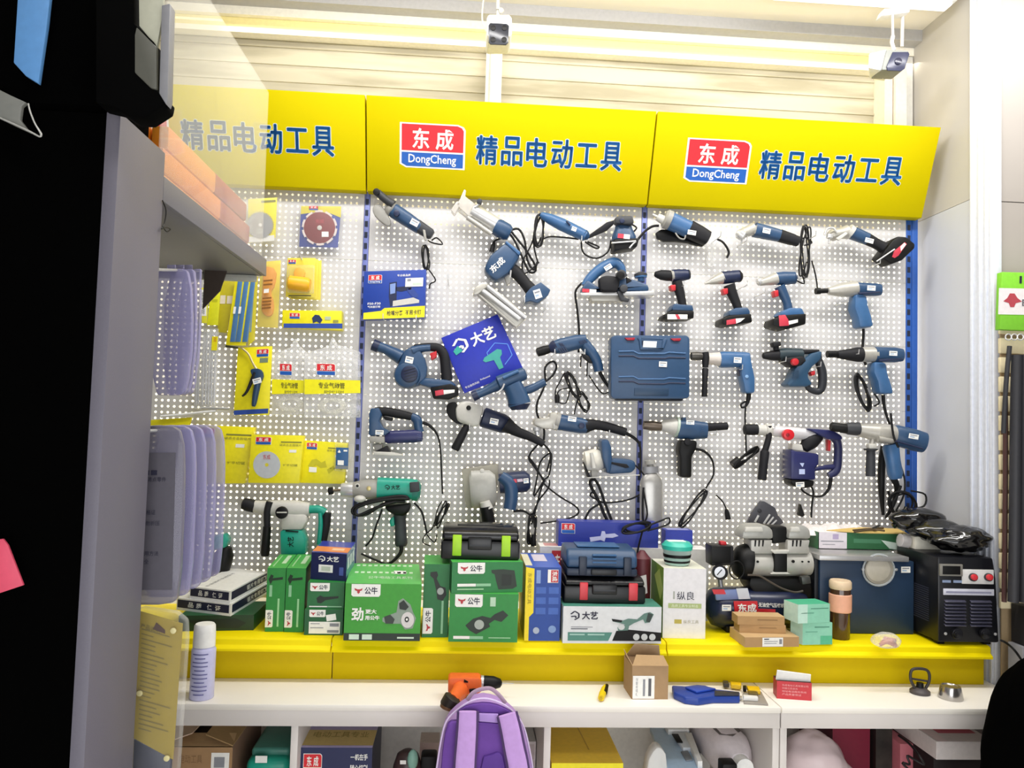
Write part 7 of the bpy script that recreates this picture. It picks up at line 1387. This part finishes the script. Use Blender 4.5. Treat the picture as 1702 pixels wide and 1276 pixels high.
# hanging clear clamshells
def clam(name, label, poly, Y, m_, group, card=None):
    t = T(name, label, 'clamshell', group)
    t.part('clear_shell', slab(poly, Y, .022, .006, 1), m_)
    if card: t.part('backing_card', slab(card[0], Y-.001, .001, 0), card[1]); t.f = FP(card[0][0], card[0][1], card[0][3], Y-.0012)
    return t
lilm = clear('lilac_plastic', '#a5a1cc', .42, .14); grym = clear('smoky_plastic', '#7d7a8a', .6, .15)
for i in range(5):
    Y = -1.2+.07*i; dx = 15*i
    nm = ['front', 'second', 'third', 'fourth', 'hindmost'][i]
    def sh(px, py): p = P(px, py, -1.46); return proj_px(Vector((p.x, -1.46+.082*i, p.z)))
    def proj_px(w):
        d = w-CAM; z_ = d.dot(FWD); return (W/2+FPX*d.dot(RIGHT)/z_, H/2-FPX*d.dot(UP)/z_)
    o = [sh(*p) for p in ((205, 710), (285, 705), (305, 718), (308, 800), (300, 990), (285, 1004), (205, 1004))]
    card = None
    if i == 0: card = ([(215, 752), (292, 752), (286, 980), (205, 980)], M('#57545e', .6))
    t = clam('clamshell_pack', nm+' of the big clear clamshells hanging beside the grey panel', o, -1.46+.082*i, grym if i == 0 else lilm, 'big clear clamshells', card)
    if i == 0:
        for v, s_ in ((.13, '— —'), (.18, '装清点零件'), (.42, '合格证'), (.5, '请勿折压'), (.72, '使用方法'), (.78, '安全')): t.ink(t.f.text(s_, .32, v, .32+.1*len(s_), v+.035, 2), INK)
    t.done()
for i in range(3):
    Y = -1.3+.09*i
    nm = ['front', 'middle', 'hindmost'][i]
    o = [(252-i*2+26*i, 452), (300+18*i, 446), (318+8*i, 452), (322+6*i, 560), (312+6*i, 650), (300+6*i, 658), (250+22*i, 656)]
    t = clam('clamshell_sleeve', nm+' of the lilac clear sleeves under the grey shelf', o, Y, lilm, 'lilac clear sleeves'); t.part('hang_tab', slab([(278+14*i, 440), (292+14*i, 440), (292+14*i, 456), (278+14*i, 456)], Y+.006, .004, .001), lilm); t.done()
t = T('display_arm', 'chrome arm carrying the lilac clear sleeves', 'display arm'); t.part('display_arm', sweep([P(262, 448, -1.52), P(330, 450, -.95)], .004, 8), STL); t.done()
t = T('display_arm', 'chrome arm carrying the big clear clamshells', 'display arm'); t.part('display_arm', sweep([P(245, 716, -1.52), P(330, 712, -1.1)], .004, 8), STL); t.done()
t = T('blister_pack', 'clear blister pack with an olive instruction card, at the bottom left', 'blister pack')
Y = -1.45
t.part('clear_shell', slab([(222, 1012), (240, 1008), (296, 1016), (312, 1030), (313, 1060), (298, 1280), (290, 1330), (214, 1330), (226, 1160), (224, 1070)], Y-.012, .03, .006), clear('blister_plastic'))
cq = [(229, 1014), (304, 1036), (288, 1262), (222, 1226)]
t.part('backing_card', slab(cq, Y-.002, .002, 0), M('#a08a24', .5)); f = FP(cq[0], cq[1], cq[3], Y-.0026)
t.part('dark_tool', slab([(224, 1225), (286, 1258), (282, 1320), (220, 1320)], Y+.002, .015, .004), M('#1a2240', .4))
for v in range(22):
    r_ = random.Random(v); t.ink(f.rect(.1, .13+.037*v, .3+.5*r_.random(), .14+.037*v), M('#7c6c24', .6))
t.ink(f.text('产品说明', .08, .09, .5, .13, 1), M('#4a4016', .6)); t.ink(f.poly([(.35, .11), (.42, .05), (.62, .09), (.62, .12)], 2), M('#4a2c20', .6))
for px, py in ((288, 1048), (232, 1152), (277, 1260)): t.part('rivet', slab(circ(px, py, 5, 14), Y-.016, .006, .002), M('#d9cf9a', .3))
t.done()
# black goods on top of the rack and at the left edge
t = T('storage_case', 'black storage case on top of the grey rack, filling the top left corner', 'case')
t.part('case_body', box(-1.5, -.335, -1.78, -1.53, 2.29, 3.1, .01), blk); t.done()
t = T('tool_case', 'black plastic case with a slanted grey face, at the top beside the acrylic guard', 'tool case')
Y = -1.86
t.part('case_body', slab([(170, -30), (232, -30), (232, 50), (266, 82), (268, 160), (283, 170), (280, 185), (250, 204), (226, 203), (203, 188), (170, 180)], Y, .06, .004), M('#030303', .9, spec=.05))
t.part('slanted_face', slab([(228, 46), (262, 80), (262, 150), (252, 148), (225, 122), (225, 60)], Y-.004, .01, .003), M('#5a5a52', .5), 'grey slanted face')
t.part('side_strip', slab([(273, 15), (287, 12), (283, 168), (280, 178), (269, 160)], Y-.002, .03, .002), M('#85858a', .5), 'grey edge strip'); t.part('top_label', slab([(232, -30), (272, -30), (273, 20), (262, 80), (233, 45)], Y+.01, .01, .001), M('#b9b9a6', .6), 'pale label'); t.done()
t = T('blue_packet', 'blue packet against the black storage case, top left', 'packet')
t.part('packet', slab([(33, -20), (87, -20), (80, 45), (66, 141), (45, 128), (25, 106)], -1.81, .012, .002), M('#5f97d2', .5)); t.done()
t = T('scraper', 'grey metal scraper blade with a bent tip at the left edge', 'scraper')
t.part('blade', slab([(-20, 140), (20, 160), (46, 172), (38, 178), (35, 200), (52, 222), (30, 212), (-20, 188)], -1.83, .012, .002), M('#7c7d78', .4)); t.part('bent_tip', tube([(47, 172), (50, 185), (58, 205), (68, 222), (66, 227), (56, 222), (40, 214), (0, 196)], [1.2, 1.4, 1.4, 1.8, 1.4, 1.6, 1.8, 1.4], -1.84, 8), M('#b9b9b4', .35, .3)); t.done()
t = T('pink_card', 'pink card sticking out at the left edge', 'card')
t.part('card', slab([(-20, 898), (6, 895), (14, 905), (40, 972), (-20, 992)], -1.81, .006, .001), M('#e0506c', .5)); t.done()
# ================================================================ far right: next display beyond the corner post
t = T('slat_panel', 'cream slatted display panel seen edge-on beyond the corner post', 'display panel')
Yr = -.49; cs = M('#e9dbb4', .6)
x0 = P(1659, 700, Yr).x; zt = P(1660, 455, Yr).z
t.part('backing', box(x0+.012, x0+.3, Yr, Yr+.008, .2, zt, .001), M('#a08a68', .6))
z = P(1660, 1010, Yr).z
while z < zt-.06:
    t.part('slat', box(x0, x0+.3, Yr-.014, Yr+.001, z, z+.062, .003), cs); z += .078
t.done()
t = T('green_sign', 'green and white sign with a red horned mark, at the right edge', 'sign')
q = [(1661, 453), (1790, 456), (1790, 553), (1658, 548)]; t.part('sign_board', slab(q, Yr-.05, .03, .002), M('#7fcb32', .5)); f = FP(q[0], q[1], q[3], Yr-.0505); t.ink(f.rect(0, .27, 1, .73), M('#ece6e6', .5)); t.ink(f.poly([(.06, .5), (.11, .44), (.14, .36), (.2, .36), (.24, .44), (.3, .5), (.22, .53), (.2, .6), (.15, .6), (.13, .53)], 2), M('#b84a54', .4)); t.ink(f.text('BULL', .3, .46, .62, .58, 2, .02), M('#6a6a70', .5)); t.ink(f.rect(.26, .05, .29, .18), INK); t.done()
t = T('black_strap_bundle', 'bundle of black straps hanging on the slatted panel', 'strap bundle')
for i, (pts, r_) in enumerate(((((1678, 575), (1672, 640), (1668, 720)), 4), (((1690, 590), (1688, 700), (1686, 900), (1684, 1000)), 9), (((1705, 590), (1704, 800), (1704, 1000)), 12))): t.part('strap', tube(list(pts), r_, Yr-.09, 10, 4), M('#2b2b30', .55))
t.part('dark_sleeve', tube([(1671, 660), (1671, 800), (1669, 1000)], 4, Yr-.05, 8, 2), M('#4a2c28', .6)); t.part('wire_ring', [tube(circ(1676+10*k, 560, 5, 14)+[(1681+10*k, 560)], 1.2, Yr-.09, 6, 1) for k in range(3)], STL); t.done()
t = T('black_bag', 'large black fabric bag at the lower right corner', 'bag')
c = P(1732, 1088, -.95); t.part('bag_body', lump((c.x, -.95, c.z/2+.03), .2, .16, c.z/2-.06, 31, .22, 44, 40), M('#020202', .95, spec=.02)); t.done()
t = T('dark_cabinet', 'dark cabinet beyond the corner post, behind the black bag', 'cabinet')
a = P(1668, 1000, -.47); t.part('cabinet_body', box(a.x, a.x+.6, -.62, -.51, 0, P(1680, 1010, -.6).z, .004), M('#141214', .7)); t.part('corner_strip', box(a.x-.02, a.x-.002, -.6, -.52, 0, P(1680, 1075, -.6).z, .003), M('#8a8a90', .5)); t.done()
solo('cable', 'black cable falling from behind the welding machine', 'cable', tube([(1664, 1064, -.5), (1672, 1068, -.6), (1686, 1080, -.66), (1700, 1100, -.66), (1720, 1130, -.66)], 2, -.45, 8), BLK)
